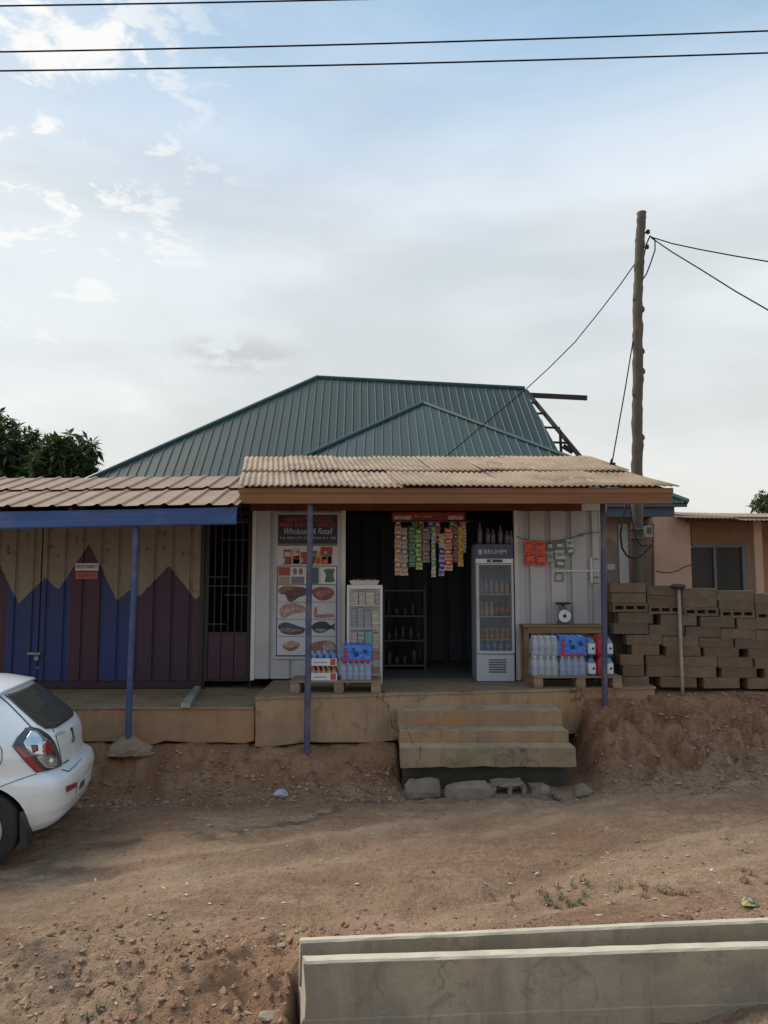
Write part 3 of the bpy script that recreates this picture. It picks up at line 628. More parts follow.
post(shop, (pb.x, PYv, 3.52), (pa.x, 8.83, gz(pa.x, 8.83) - 0.05), 0.037)
pa = P(605, 703, 9.42); pb = P(603, 503, 9.4)
post(shop, (pb.x, 9.4, 3.66), (pa.x, 9.42, gz(pa.x, 9.42) - 0.08), 0.037)

# ------------------------------------------------------------------ the painted kiosk at the left
KY = 10.4
KX1 = PX(203, KY); KX0 = -8.6
kiosk = thing('painted_kiosk', 'closed kiosk with cream, blue and maroon zigzag painted wall and brown roof', 'kiosk', (-5.0, 10.6, 0.95))
def zigzag_material():
    m = bpy.data.materials.new('zigzag_wall_paint'); m.use_nodes = True; nt = m.node_tree; N = nt.nodes; L = nt.links; b = N['Principled BSDF']; b.inputs['Roughness'].default_value = 0.6
    tc = N.new('ShaderNodeTexCoord'); sp = N.new('ShaderNodeSeparateXYZ'); L.new(tc.outputs['Object'], sp.inputs[0])
    X0, X1 = KX0, KX1
    mrx = N.new('ShaderNodeMapRange'); L.new(sp.outputs['X'], mrx.inputs[0]); mrx.inputs[1].default_value = X0 + 5.0; mrx.inputs[2].default_value = X1 + 5.0
    zp = [(-150, 560), (-118, 602), (-80, 548), (-50, 600), (-14, 540), (19.6, 604), (45, 578), (58.6, 590), (88, 543.6), (117.5, 600.5), (130, 590), (139, 597), (168.6, 565.6), (196, 599.5), (203, 593)]
    def ramp(stops, interp):
        r = N.new('ShaderNodeValToRGB'); r.color_ramp.interpolation = interp; e = r.color_ramp.elements
        while len(e) > 1: e.remove(e[-1])
        for i, (p, c) in enumerate(stops):
            el = e[0] if i == 0 else e.new(p); el.position = p; el.color = (*c, 1)
        return r
    f = lambda px: (PX(px, KY) - X0) / (X1 - X0)
    h = ramp([(f(x), (((PZ(y, KY) - 0.95) / 3.0),) * 3) for x, y in zp], 'LINEAR')
    mar = (0.058, 0.011, 0.022); blu = (0.006, 0.034, 0.165); pur = (0.044, 0.012, 0.03)
    c = ramp([(0, mar), (f(-120), blu), (f(-60), mar), (f(-50), blu), (f(-30), mar), (f(7.5), blu), (f(69.5), mar), (f(101), blu), (f(132), pur)], 'CONSTANT')
    for r_ in (h, c): L.new(mrx.outputs[0], r_.inputs[0])
    n = N.new('ShaderNodeTexNoise'); n.inputs['Scale'].default_value = 14; L.new(tc.outputs['Object'], n.inputs[0])
    def M(op, a, bb):
        k = N.new('ShaderNodeMath'); k.operation = op
        for i, v in enumerate((a, bb)):
            if isinstance(v, (int, float)): k.inputs[i].default_value = v
            else: L.new(v, k.inputs[i])
        return k.outputs[0]
    zz = M('DIVIDE', M('ADD', sp.outputs['Z'], M('MULTIPLY', M('SUBTRACT', n.outputs[0], 0.5), 0.04)), 3.0)
    up = M('GREATER_THAN', zz, h.outputs[0])
    def mixc(fac, a, bb):
        k = N.new('ShaderNodeMix'); k.data_type = 'RGBA'
        for s, v in ((k.inputs[0], fac), (k.inputs[6], a), (k.inputs[7], bb)):
            if isinstance(v, tuple): s.default_value = (*v, 1)
            elif isinstance(v, float): s.default_value = v
            else: L.new(v, s)
        return k.outputs[2]
    n2 = N.new('ShaderNodeTexNoise'); n2.inputs['Scale'].default_value = 5; n2.inputs['Detail'].default_value = 8; n2.inputs['Roughness'].default_value = 0.65; L.new(tc.outputs['Object'], n2.inputs[0])
    r2 = N.new('ShaderNodeMapRange'); L.new(n2.outputs[0], r2.inputs[0]); r2.inputs[1].default_value = 0.575; r2.inputs[2].default_value = 0.66
    n3 = N.new('ShaderNodeTexNoise'); n3.inputs['Scale'].default_value = 2; n3.inputs['Detail'].default_value = 6; L.new(tc.outputs['Object'], n3.inputs[0])
    cream = mixc(r2.outputs[0], mixc(n3.outputs[0], (0.27, 0.225, 0.16), (0.18, 0.15, 0.108)), (0.09, 0.04, 0.025))
    low = mixc(M('MULTIPLY', n3.outputs[0], 0.5), c.outputs[0], (0.03, 0.02, 0.05))
    mp4 = N.new('ShaderNodeMapping'); mp4.inputs['Scale'].default_value = (26, 26, 1.6); L.new(tc.outputs['Object'], mp4.inputs[0]); n4 = N.new('ShaderNodeTexNoise'); n4.inputs['Scale'].default_value = 1; n4.inputs['Detail'].default_value = 6; L.new(mp4.outputs[0], n4.inputs[0])
    r4 = N.new('ShaderNodeMapRange'); L.new(n4.outputs[0], r4.inputs[0]); r4.inputs[1].default_value = .42; r4.inputs[2].default_value = .68; r4.inputs[4].default_value = .45
    low = mixc(r4.outputs[0], low, (0.035, 0.03, 0.06)); cream = mixc(r4.outputs[0], cream, (0.17, 0.125, 0.085))
    n5 = N.new('ShaderNodeTexNoise'); n5.inputs['Scale'].default_value = 60; n5.inputs['Detail'].default_value = 3; L.new(tc.outputs['Object'], n5.inputs[0]); bp5 = N.new('ShaderNodeBump'); bp5.inputs['Strength'].default_value = .25; bp5.inputs['Distance'].default_value = .006; L.new(n2.outputs[0], bp5.inputs['Height']); L.new(bp5.outputs[0], b.inputs['Normal'])
    L.new(mixc(up, low, cream), b.inputs['Base Color']); return m
M_zig = zigzag_material()
KZ0, KZ1 = PZ(681, KY), 3.40
DX = PX(41, KY)
trap_sheet(KX0, DX - 1.05, KZ0, KZ1, KY, 0.25, 0.022, 0.80, 0.05, 0.3).build('wall_sheet', M_zig, kiosk)
trap_sheet(DX + 0.012, KX1, KZ0, KZ1, KY, 0.25, 0.022, 0.80, 0.05, 0.55).build('wall_sheet', M_zig, kiosk)
door = trap_sheet(DX - 1.038, DX - 0.006, KZ0 + 0.01, KZ1 - 0.1, KY - 0.006, 0.25, 0.022, 0.80, 0.05, 0.1).build('door', M_zig, kiosk)
lk = P(36.5, 657, KY - 0.03)
MB().tube([(lk.x - 0.016, lk.y, lk.z), (lk.x - 0.016, lk.y, lk.z + 0.04), (lk.x, lk.y, lk.z + 0.058), (lk.x + 0.016, lk.y, lk.z + 0.04), (lk.x + 0.016, lk.y, lk.z)], 0.005, 6).box(lk.x, lk.y, lk.z - 0.02, 0.055, 0.022, 0.05).build('padlock', M_steel, door)
MB().bar((DX - 0.14, KY - 0.02, lk.z + 0.045), (DX + 0.04, KY - 0.02, lk.z + 0.045), 0.008, 0.03).build('hasp', M_steel, door)
MB().b2(KX0, KX1, KY - 0.03, KY + 0.05, KZ0 - 0.09, KZ0 - 0.004).build('base_rail', M_gate, kiosk)
MB().b2(KX1 - 0.035, KX1 + 0.02, KY - 0.02, KY + 0.05, KZ0 - 0.1, KZ1).build('corner_post', M_bars, kiosk)
MB().b2(KX1 - 0.03, KX1 + 0.0, KY + 0.055, 12.9, KZ0 - 0.1, KZ1).build('side_wall', M_gate, kiosk)
MB().b2(KX0, KX1, 12.9, 12.95, KZ0 - 0.1, KZ1).build('back_wall', M_gate, kiosk)
# roof
LEY, LRY = 8.62, 10.55
LEZ, LRZ = PZ(505, LEY), PZ(479, LRY)
kx0, kx1 = -8.8, PX(236, LEY) 
def tile_profile(n, p=0.262, h=0.027):
    pr = []
    for i in range(n):
        x = i * p
        pr += [(x, 0), (x + 0.60 * p, 0.004), (x + 0.70 * p, h * 0.5), (x + 0.79 * p, h), (x + 0.88 * p, h * 0.9), (x + 0.96 * p, h * 0.15)]
    pr.append((n * p + 0.02, 0.0)); return pr
upv = Vector((0, LRY - LEY, LRZ - LEZ)); sl = upv.length
tp = tile_profile(4)
me_low = roof_sheet(1, sl * 0.56, tp, 0.003, 3).mesh('roof_sheet', M_tile, smooth=False)
me_up = roof_sheet(1, sl * 0.50, tp, 0.003, 3).mesh('roof_sheet', M_tile)
er = plane_rot((1, 0, 0), upv); nrm = Vector((1, 0, 0)).cross(upv.normalized())
k = 0; x = kx1 - 4 * 0.262 - 0.02
while x > kx0 - 1:
    base = Vector((x, LEY, LEZ - 0.010 * k))
    inst('roof_sheet', me_low, kiosk, base + Vector((0, random.uniform(-0.015, 0.015), 0)), er)
    inst('roof_sheet', me_up, kiosk, base + upv * 0.52 + nrm * 0.030 + Vector((random.uniform(-0.02, 0.0), 0, random.uniform(-0.004, 0.004))), er)
    x -= 4 * 0.262; k += 1
MB().prism([(kx0, LRY, LRZ - 0.06), (kx1, LRY, LRZ - 0.02), (kx1, 13.2, 3.4), (kx0, 13.2, 3.4)], (0, 0, -0.02)).build('back_roof', M_tile, kiosk)
MB().prism([(kx0, LRY + .02, 3.40), (kx1, LRY + .02, 3.40), (kx1, 13.1, 3.36), (kx0, 13.1, 3.36)], (0, 0, -0.02)).build('ceiling', M_ceiling, kiosk)
fl = MB(); 
fa, fb = P(-300, 519, 8.70), P(237, 507.5, 8.70)
fl.prism([(kx0, 8.68, LEZ - 0.16), (kx0, 8.68, LEZ - 0.36), (fb.x, 8.68, PZ(524.3, 8.68)), (fb.x, 8.68, PZ(507.0, 8.68))], (0, 0.03, 0))
fl.build('fascia_board', M_blue, kiosk, bevel=0.004)
MB().prism([(kx0, 8.665, LEZ - 0.255), (kx0, 8.665, LEZ - 0.352), (fb.x - 0.01, 8.665, PZ(523.2, 8.665)), (fb.x - 0.01, 8.665, PZ(516.0, 8.665))], (0, 0.013, 0)).build('fascia_board', M_blue, kiosk, bevel=0.003)
for k in range(8):
    xx = kx1 - 0.1 - k * 0.95
    MB().bar((xx, 8.73, LEZ - 0.06), (xx, LRY, LRZ - 0.06), 0.045, 0.08).build('rafter', M_wooddk, kiosk)
MB().bar((kx0, 8.78, LEZ - 0.11), (kx1 - 0.05, 8.78, LEZ - 0.09), 0.06, 0.08).build('beam', M_wooddk, kiosk)
pa = P(128, 737, 8.70); pb = P(136.5, 526, 8.78)
post(kiosk, (pb.x, 8.78, LEZ - 0.10), (pa.x, 8.70, pa.z - 0.1), 0.036, mat=pm('royal_blue_post', (0.03, 0.055, 0.15), (0.045, 0.07, 0.165), 6, 0.55, dirt=(0.13, 0.13, 0.16), dscale=5, damt=0.6))
# a lump of concrete round the post foot
lump = MB(); rings = []
for j in range(7):
    t = j / 6
    for i in range(20):
        an = 2 * math.pi * i / 20; rr = (0.20 * (1 - t ** 1.6) + 0.06) * (1 + 0.16 * math.sin(3 * an + 1) + 0.10 * random.uniform(-1, 1))
        rings.append((pa.x + rr * math.cos(an) * 1.05, 8.72 + rr * math.sin(an) * 0.55, 0.46 + 0.20 * t + 0.012 * random.uniform(-1, 1)))
lump.add(rings, [(j * 20 + i, j * 20 + (i + 1) % 20, (j + 1) * 20 + (i + 1) % 20, (j + 1) * 20 + i) for j in range(6) for i in range(20)] + [tuple(120 + i for i in range(20))])
lump.build('post_footing', pm('footing_mortar', (0.21, 0.155, 0.11), (0.27, 0.20, 0.14), 5, 0.95, 0.6, 40), kiosk)
# left platform
plat = thing('concrete_platform', 'stained concrete platform under the zigzag painted kiosk', 'platform', (-4.5, 9.6, 0.4))
LZ = 0.955
rough_poly_slab([(-9.0, 8.84), (-1.53, 8.92), (-1.53, 12.8), (-9.0, 12.8)], 0.55, LZ - 0.02, 0.004, 0.13, 41, 0.03).build('slab', conc('orange_plaster', (0.36, 0.215, 0.125), (0.30, 0.195, 0.125), (0.38, 0.165, 0.07), (0.19, 0.14, 0.10), .5), plat)
rough_poly_slab([(-9.0, 8.825), (-1.535, 8.905), (-1.535, 12.82), (-9.0, 12.82)], LZ - 0.02, LZ, 0.004, 0.15, 42).build('floor', M_floor, plat)
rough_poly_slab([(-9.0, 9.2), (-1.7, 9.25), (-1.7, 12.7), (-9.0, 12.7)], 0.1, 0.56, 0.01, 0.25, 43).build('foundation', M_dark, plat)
MB().prism([(PX(184, 8.86), 8.86, LZ + 0.001), (PX(193, 8.86), 8.86, LZ + 0.001), (PX(205, KY), KY - 0.1, LZ + 0.001), (PX(199, KY), KY - 0.1, LZ + 0.001)], (0, 0, 0.05)).build('kerb', M_conc, plat)
# sign on the kiosk wall
sg = P(86.5, 571, KY - 0.03); sgn = thing('wall_sign', 'small white and red sign high on the maroon painted peak', 'sign', sg)
sw = PX(98.5, KY) - PX(75.5, KY)
MB().box(sg.x, sg.y + 0.012, PZ(567, KY), sw, 0.006, PZ(563, KY) - PZ(570.5, KY)).build('plate', flat('sign_white', (0.55, 0.54, 0.50)), sgn)
MB().box(sg.x, sg.y + 0.012, PZ(575.5, KY), sw * 0.97, 0.006, PZ(572, KY) - PZ(579, KY)).build('plate', flat('sign_pink', (0.42, 0.075, 0.08)), sgn)
text_mesh('lettering', 'PRICES MARKET', 0.05, flat('sign_black', (0.02, 0.02, 0.02)), sgn, (sg.x, sg.y + 0.006, PZ(566.5, KY)), width=sw * 0.88, height=0.048)
text_mesh('lettering', '024 279 1174', 0.05, flat('sign_maroon', (0.13, 0.012, 0.016)), sgn, (sg.x, sg.y + 0.006, PZ(575.5, KY)), width=sw * 0.7, height=0.04)

# ------------------------------------------------------------------ the gate between the two
gx0, gx1 = PX(205, KY) + 0.025, PX(252, KY) - 0.02
gz0, gz1 = PZ(681, KY), PZ(521, KY); gm = PZ(633, KY)
gate = thing('security_gate', 'maroon metal security gate with barred top between the two kiosks', 'gate', ((gx0 + gx1) / 2, KY, gz0))
MB().b2(gx0, gx0 + 0.035, KY - 0.02, KY + 0.02, gz0, gz1).b2(gx1 - 0.035, gx1, KY - 0.02, KY + 0.02, gz0, gz1).b2(gx0 + 0.035, gx1 - 0.035, KY - 0.019, KY + 0.019, gz1 - 0.035, gz1).b2(gx0 + 0.035, gx1 - 0.035, KY - 0.019, KY + 0.019, gz0, gz0 + 0.03).b2(gx0 + 0.035, gx1 - 0.035, KY - 0.019, KY + 0.019, gm - 0.015, gm + 0.015).build('frame', M_bars, gate)
for k in range(3):
    w_ = (gx1 - gx0 - 0.07) / 3; xa = gx0 + 0.035 + k * w_
    MB().b2(xa + 0.004, xa + w_ - 0.004, KY - 0.008, KY + 0.008, gz0 + 0.032, gm - 0.017).build('lower_panel', M_gate, gate, bevel=0.004)
for k in range(1, 6):
    xx = lerp(gx0 + 0.02, gx1 - 0.02, k / 6); zt = gz1 if k % 2 else PZ(585, KY); zb = gm if k % 2 == 0 or k == 3 else PZ(620, KY)
    MB().b2(xx - 0.007, xx + 0.007, KY - 0.007, KY + 0.007, gm if k != 2 else gm, gz1 - 0.03).build('bar', M_bars, gate)
for yy, xa, xb in ((577, 0, 0.5), (586, 0, 1), (595, 0.4, 1), (624, 0, 0.45), (540, 0.3, 1)):
    MB().b2(lerp(gx0 + .03, gx1 - .03, xa), lerp(gx0 + .03, gx1 - .03, xb), KY - 0.016, KY - 0.008, PZ(yy, KY) - 0.008, PZ(yy, KY) + 0.008).build('cross_bar', M_bars, gate)
MB().b2(gx0 - 0.022, gx0 - 0.004, KY - 0.02, KY + 0.03, LZ, gz1 + 0.3).b2(gx1 + 0.004, gx1 + 0.02, KY - 0.02, KY + 0.03, LZ, gz1 + 0.3).build('jamb', M_bars, gate)
# grille above the gate
gr = MB()
for yy in (507, 513, 520): gr.b2(gx0 + 0.2, gx1, KY - 0.12, KY - 0.11, PZ(yy, KY) - 0.008, PZ(yy, KY) + 0.008)
for k in range(4): xx = lerp(gx0 + 0.22, gx1 - 0.01, k / 3); gr.b2(xx - 0.008, xx + 0.008, KY - 0.108, KY - 0.098, PZ(521, KY), 3.6)
gr.build('top_grille', M_bars, gate)
pw = thing('passage_light_stop', 'added dark wall keeping the passage behind the maroon gate dark', 'wall', (-2.2, 12.9, 0.9))  # wall added to block light, so the passage stays dark
MB().b2(-2.6, -1.7, 12.96, 13.0, 0.9, 3.7).build('wall', M_interior, pw)
trap_sheet(-2.55, -1.8, 0.95, 1.8, 12.9, 0.2, 0.02).build('panel', M_gate, pw)

# ------------------------------------------------------------------ green-roofed house behind
house = thing('green_roof_house', 'house with dark green hipped sheet roof left unfinished at its right end', 'house', (1.5, 15.5, 0.9))
def ribbed_plane(poly, name, parent, mat, spacing=0.2, rib=0.02, h=0.017, thick=0.03):
    """poly[0]->poly[1] is the eave; ribs run up the slope, clipped to the polygon"""
    poly = [Vector(p) for p in poly]; e = (poly[1] - poly[0]).normalized(); nn = None
    for i in range(2, len(poly)):
        c = e.cross(poly[i] - poly[0])
        if c.length > 0.1: nn = c.normalized(); break
    if nn.z < 0: nn = -nn
    up = nn.cross(e)
    if up.z < 0: up = -up
    p2 = [((p - poly[0]).dot(e), (p - poly[0]).dot(up)) for p in poly]
    def clip(pp, u, keep_gt):
        out = []
        for i in range(len(pp)):
            p, q = pp[i], pp[(i + 1) % len(pp)]; ip = (p[0] >= u) == keep_gt; iq = (q[0] >= u) == keep_gt
            if ip: out.append(p)
            if ip != iq: f = (u - p[0]) / (q[0] - p[0]); out.append((u, p[1] + (q[1] - p[1]) * f))
        return out
    u0, u1 = min(p[0] for p in p2), max(p[0] for p in p2); W = spacing * 4; us = u0; k = 0
    while us < u1 - 0.02:
        pp = clip(clip(p2, us, True), min(us + W, u1) + 0.0, False); lift = nn * (0.004 * (k % 2) + random.uniform(0, 0.002)); k += 1
        if len(pp) >= 3:
            mb = MB(); mb.prism([poly[0] + e * q[0] + up * q[1] + lift for q in pp], -nn * thick)
            u = us + spacing * 0.5
            while u < us + W:
                hits = []
                for i in range(len(pp)):
                    (ax, ay), (bx, by) = pp[i], pp[(i + 1) % len(pp)]
                    if (ax - u) * (bx - u) < 0: hits.append(ay + (by - ay) * (u - ax) / (bx - ax))
                if len(hits) >= 2:
                    a = poly[0] + e * u + up * min(hits) + lift; b = poly[0] + e * u + up * max(hits) + lift
                    w0, w1 = rib, rib * 0.45; o = nn * h; q = nn * 0.001
                    mb.add([a - e * w0 + q, a + e * w0 + q, a + e * w1 + o, a - e * w1 + o, b - e * w0 + q, b + e * w0 + q, b + e * w1 + o, b - e * w1 + o],
                           [(0, 1, 2, 3), (4, 7, 6, 5), (1, 5, 6, 2), (3, 2, 6, 7), (0, 3, 7, 4)])
                u += spacing
            mb.build(name, mat, parent)
        us += W
    return nn
RL = P(317, 378, 19.0)
CL = P(30, 506, 14.6); CR = P(590, 506, 15.0); CR.z = CL.z
def hit_plane(px, py, p0, n):
    d = P(px, py, 10) - EYE; return EYE + d * ((p0 - EYE).dot(n) / d.dot(n))
RRt = hit_plane(524, 389, CL, (CR - CL).cross(RL - CL).normalized())
nm = ribbed_plane([CL, CR, RRt, RL], 'roof_sheet', house, M_green, 0.19)
CLb = CL + Vector((-0.2, 9, 0)); 
ribbed_plane([CLb, CL, RL], 'roof_sheet', house, M_green, 0.19)
ribbed_plane([CLb, CLb + Vector((4.5, 0.4, 0)), RL + Vector((2.5, 0.4, 0)), RL], 'roof_sheet', house, M_green, 0.19)
def cap(a, b, r=0.055, name='ridge_cap'): 
    a = Vector(a); b = Vector(b); MB().tube([a, b], r, 8).build(name, M_greencap, house)
cap(RL + Vector((0, 0, 0.02)), RRt + Vector((0.02, 0, 0.02))); cap(CL + Vector((0, 0, .02)), RL + Vector((0, 0, .02)))
# projecting front hip
def hit_plane(px, py, p0, n):
    d = P(px, py, 10) - EYE; return EYE + d * ((p0 - EYE).dot(n) / d.dot(n))
pk = hit_plane(423, 404, CL, nm); pk = EYE + (pk - EYE) * 0.975
FL, FR = P(205, 502.5, 13.0), P(688, 503.5, 13.0); FL.z = FR.z = (FL.z + FR.z) / 2
ribbed_plane([FL, FR, pk], 'roof_sheet', house, M_green, 0.19)
ribbed_plane([FR, FR + Vector((0.0, 2.4, 0)), pk + Vector((0, 1.2, 0)), pk], 'roof_sheet', house, M_green, 0.19)
ribbed_plane([FL + Vector((0, 2.4, 0)), FL, pk, pk + Vector((0, 1.2, 0))], 'roof_sheet', house, M_green, 0.19)
cap(FL + Vector((0, 0, .03)), pk + Vector((0, 0, .03)), 0.048); cap(FR + Vector((0, 0, .03)), pk + Vector((0, 0, .03)), 0.048)
M_fas = pm('blue_grey_fascia', (0.05, 0.072, 0.088), (0.04, 0.06, 0.075), 2, 0.6)
MB().b2(FL.x, FR.x - 0.22, 13.06, 13.09, FR.z - 0.24, FR.z - 0.025).build('fascia_board', M_fas, house)
MB().b2(FL.x, FR.x - 0.02, 12.99, 13.03, FR.z - 0.07, FR.z - 0.018).build('eave_drip', M_fas, house)
MB().b2(FR.x - 0.25, FR.x - 0.22, 13.09, 15.2, FR.z - 0.20, FR.z - 0.03).build('fascia_board', M_fas, house)
# unfinished right end: ridge beam, rafter, battens
M_timber = pm('dark_roof_timber', (0.032, 0.026, 0.024), (0.022, 0.018, 0.017), 4, 0.8)
b0, b1 = P(516, 394.5, 19.9), P(587, 398, 19.9)
MB().bar(b0, b1, 0.07, 0.13).build('ridge_beam', M_timber, house)
r0, r1 = P(526, 391, 19.8), P(600, 481, 17.2)
MB().bar(r0, r1, 0.06, 0.10).build('hip_rafter', M_timber, house)
for (xa, ya, xb, yb) in ((527, 402.5, 537, 403), (533, 413.5, 545, 413.5), (541, 427, 559, 428), (548, 442, 570, 443), (555, 456, 582, 458)):
    t = (ya - 390) / 67; Yd = lerp(19.7, 17.8, t)
    MB().bar(P(xa - 6, ya, Yd), P(xb + 1, yb, Yd), 0.04, 0.05).build('batten', M_timber, house)
MB().bar(P(560, 430, 18.3), P(562, 470, 18.3), 0.06, 0.06).build('strut', M_timber, house)
MB().bar(P(563, 446, 18.15), P(573, 452, 18.1), 0.08, 0.12).build('rafter_plate', M_timber, house)
# walls
HYw = 13.6
MB().b2(-5.6, PX(657, HYw) - 0.001, HYw, HYw + 0.2, 0.9, FR.z - 0.12).build('wall', M_pink, house)
MB().b2(-5.6, -5.4, HYw + 0.21, 19, 0.9, 3.7).build('wall', M_pink, house)
bx0, bx1 = PX(655, 12.9), PX(692, 12.9)
MB().b2(bx0, bx1, 12.9, 15, 0.9, PZ(517, 12.9)).build('wall', M_pink, house)
MB().b2(PX(619, HYw), PX(628, HYw), HYw - 0.06, HYw - 0.001, 0.9, PZ(524, HYw)).build('pilaster', M_whitepl, house)
MB().b2(PX(628.5, HYw), PX(634, HYw), HYw - 0.05, HYw - 0.001, 0.9, PZ(524, HYw)).build('pilaster', M_pinkdk, house)
ar = []; cxa, czt = PX(607, HYw), PZ(541, HYw)
rad = PX(618, HYw) - cxa
for k in range(13): t = math.pi * k / 12; ar.append((cxa + rad * math.cos(t), HYw - 0.012, czt - rad * 0.9 + rad * math.sin(t) * 1.2))
ar += [(cxa - rad, HYw - 0.012, PZ(640, HYw)), (cxa + rad, HYw - 0.012, PZ(640, HYw))]
MB().prism(ar, (0, 0.01, 0)).build('arched_window', pm('arch_shutter', (0.30, 0.22, 0.165), (0.25, 0.18, 0.13), 3, .7), house)
MB().b2(PX(607, HYw), PX(615, HYw), HYw - 0.03, HYw - 0.014, PZ(570, HYw), PZ(564, HYw)).build('window_sticker', flat('pale_sticker', (0.5, 0.5, 0.5)), house)
# crack in the pink wall and a conduit
cr = [P(656, 571, 12.893), P(664, 572.5, 12.893), P(670, 572.5, 12.893), P(678, 570.5, 12.893), P(684, 567, 12.893), P(692, 564.5, 12.893)]
MB().tube(cr, 0.008, 5).build('wall_crack', M_wooddk, house)
MB().tube([P(653, 524, 12.86), P(652.5, 590, 12.86)], 0.018, 6).build('conduit', M_wooddk, house)

# ------------------------------------------------------------------ the wing at the right
wing = thing('pink_wing', 'low pink house wing with louvred window and rusty sheet roof', 'house', (6.5, 14, 0.95))
WYw = 13.3; wx0 = PX(692.5, WYw) + 0.01
w0, w1 = PX(693, WYw), PX(748, WYw); wz0, wz1 = 1.7, PZ(543, WYw)
MB().b2(wx0, 10, WYw, WYw + 0.2, wz1, PZ(521, WYw)).build('wall', M_pinkdk, wing)
MB().b2(w1, 10, WYw + 0.001, WYw + 0.2, 0.95, wz1 - 0.001).build('wall', M_pinkdk, wing)
MB().b2(wx0, w1 - 0.001, WYw + 0.001, WYw + 0.2, 0.95, wz0).build('wall', M_pinkdk, wing)
win = MB().b2(w0, w1, WYw - 0.03, WYw + 0.05, wz1 - 0.07, wz1 + 0.0).b2(w1 - 0.10, w1, WYw - 0.03, WYw + 0.05, wz0, wz1 - 0.071).b2(PX(715, WYw) - 0.02, PX(715, WYw) + 0.025, WYw - 0.028, WYw + 0.04, wz0, wz1 - 0.072).build('window', pm('grey_window_frame', (0.16, 0.175, 0.19), rough=0.6), wing)
for (xa, xb) in ((w0 + 0.0, PX(715, WYw) - 0.022), (PX(715, WYw) + 0.027, w1 - 0.102)):
    MB().b2(xa, xb, WYw + 0.016, WYw + 0.022, wz0, wz1 - 0.072).build('pane', pm('netted_window', (0.022, 0.023, 0.023), (0.03, 0.03, 0.03), 60, .5), win)
    MB().b2(xa, xb, WYw + 0.06, WYw + 0.08, wz0, wz1 - 0.075).build('pane_backing', M_black, win)
MB().b2(PX(756, 12.6), PX(764, 12.6), 12.6, 12.75, 0.95, PZ(519, 12.6)).build('pillar', M_pink, wing)
MB().b2(bx1 - 0.16, 10, 12.62, 12.7, PZ(522, 12.6), PZ(518, 12.6) + 0.02).build('eave_beam', M_wooddk, wing)
# its roof sheets
we_y, wr_y = 12.2, 15.6; we_z, wr_z = PZ(519.5, we_y), PZ(513.0, wr_y) + 0.02
nx_ = 5; xa0 = PX(693, we_y)
for k in range(nx_):
    prof = [(i * 0.019, 0.010 * math.sin(2 * math.pi * i * 0.019 / 0.076)) for i in range(46)]
    o = roof_sheet(0.86, math.hypot(wr_y - we_y, wr_z - we_z), prof).build('roof_sheet', M_tin, wing, world=False, smooth=True)
    o.location = Vector((xa0 + k * 0.85, we_y + random.uniform(-.02, .02) + (0.12 if k == 0 else 0), we_z + 0.004 * (k % 2) + (0.04 if k == 0 else 0) - 0.012 * k)) - ORG[wing.name]
    o.rotation_euler = plane_rot((1, 0, -0.012), (0, wr_y - we_y, wr_z - we_z))

# ------------------------------------------------------------------ stacked block wall
BY = 9.95
wallb = thing('block_wall', 'dry stacked wall of grey brown cement blocks beside the shop', 'wall', (PX(690, BY), BY, 0.98))
ZS = 4.3146
rows_v = [488, 530, 575, 612, 662, 708, 752, 796, 842, 890, 937]
rows = [[(85, 242), (245, 395), (398, 545), (546, 705), (708, 860)], [(90, 240), (244, 395), (397, 546), (552, 704), (708, 858)], [(95, 245), (250, 397), (401, 549), (558, 706), (711, 860)],
        [(118, 268), (301, 455), (469, 616), (628, 776)], [(95, 246), (249, 399), (405, 555), (557, 706), (708, 858)], [(150, 303), (305, 459), (461, 609), (614, 766)],
        [(172, 290), (318, 466), (481, 631), (671, 822)], [(120, 222), (231, 380), (382, 535), (537, 686), (695, 845)], [(130, 221), (232, 381), (384, 528), (551, 701), (736, 885)],
        [(130, 241), (290, 445), (473, 628), (661, 812)]]
def block_mesh(L, h, d, hollow):
    mb = MB()
    if not hollow:
        me = bpy.data.meshes.new('block'); bm = bmesh.new(); bmesh.ops.create_cube(bm, size=1)
        for v in bm.verts: v.co = Vector((v.co.x * L, v.co.y * d, v.co.z * h))
        bmesh.ops.bevel(bm, geom=bm.edges[:], offset=0.007, segments=1, affect='EDGES')
        for v in bm.verts: v.co += Vector((random.uniform(-1, 1), random.uniform(-1, 1), random.uniform(-1, 1))) * 0.0035
        for v in bm.verts:
            if random.random() < .05: v.co *= .94
        bm.to_mesh(me); bm.free(); me.materials.append(M_block); return me
    t = 0.032; n = 3; cw = (L - t * (n + 1)) / n; H = h / 2
    mb.b2(-L / 2, L / 2, -d / 2, d / 2, -H, -H + t).b2(-L / 2, L / 2, -d / 2, d / 2, H - t, H)
    for k in range(n + 1): xx = -L / 2 + k * (cw + t); mb.b2(xx, xx + t, -d / 2 + 0.002, d / 2 - 0.002, -H + t, H - t)
    mb.b2(-L / 2 + t, L / 2 - t, d / 2 - 0.05, d / 2 - 0.03, -H + t, H - t)
    return mb.mesh('block', M_block)
bd = 0.2
M_block2 = pm('earth_stained_block', (0.20, 0.125, 0.073), (0.15, 0.094, 0.058), 9, 0.95, 1.6, 60, dirt=(0.17, 0.13, 0.095), dscale=2.2, damt=0.6, rand=0.16)
solid = [block_mesh(1, (1), bd, False) for _ in range(0)]
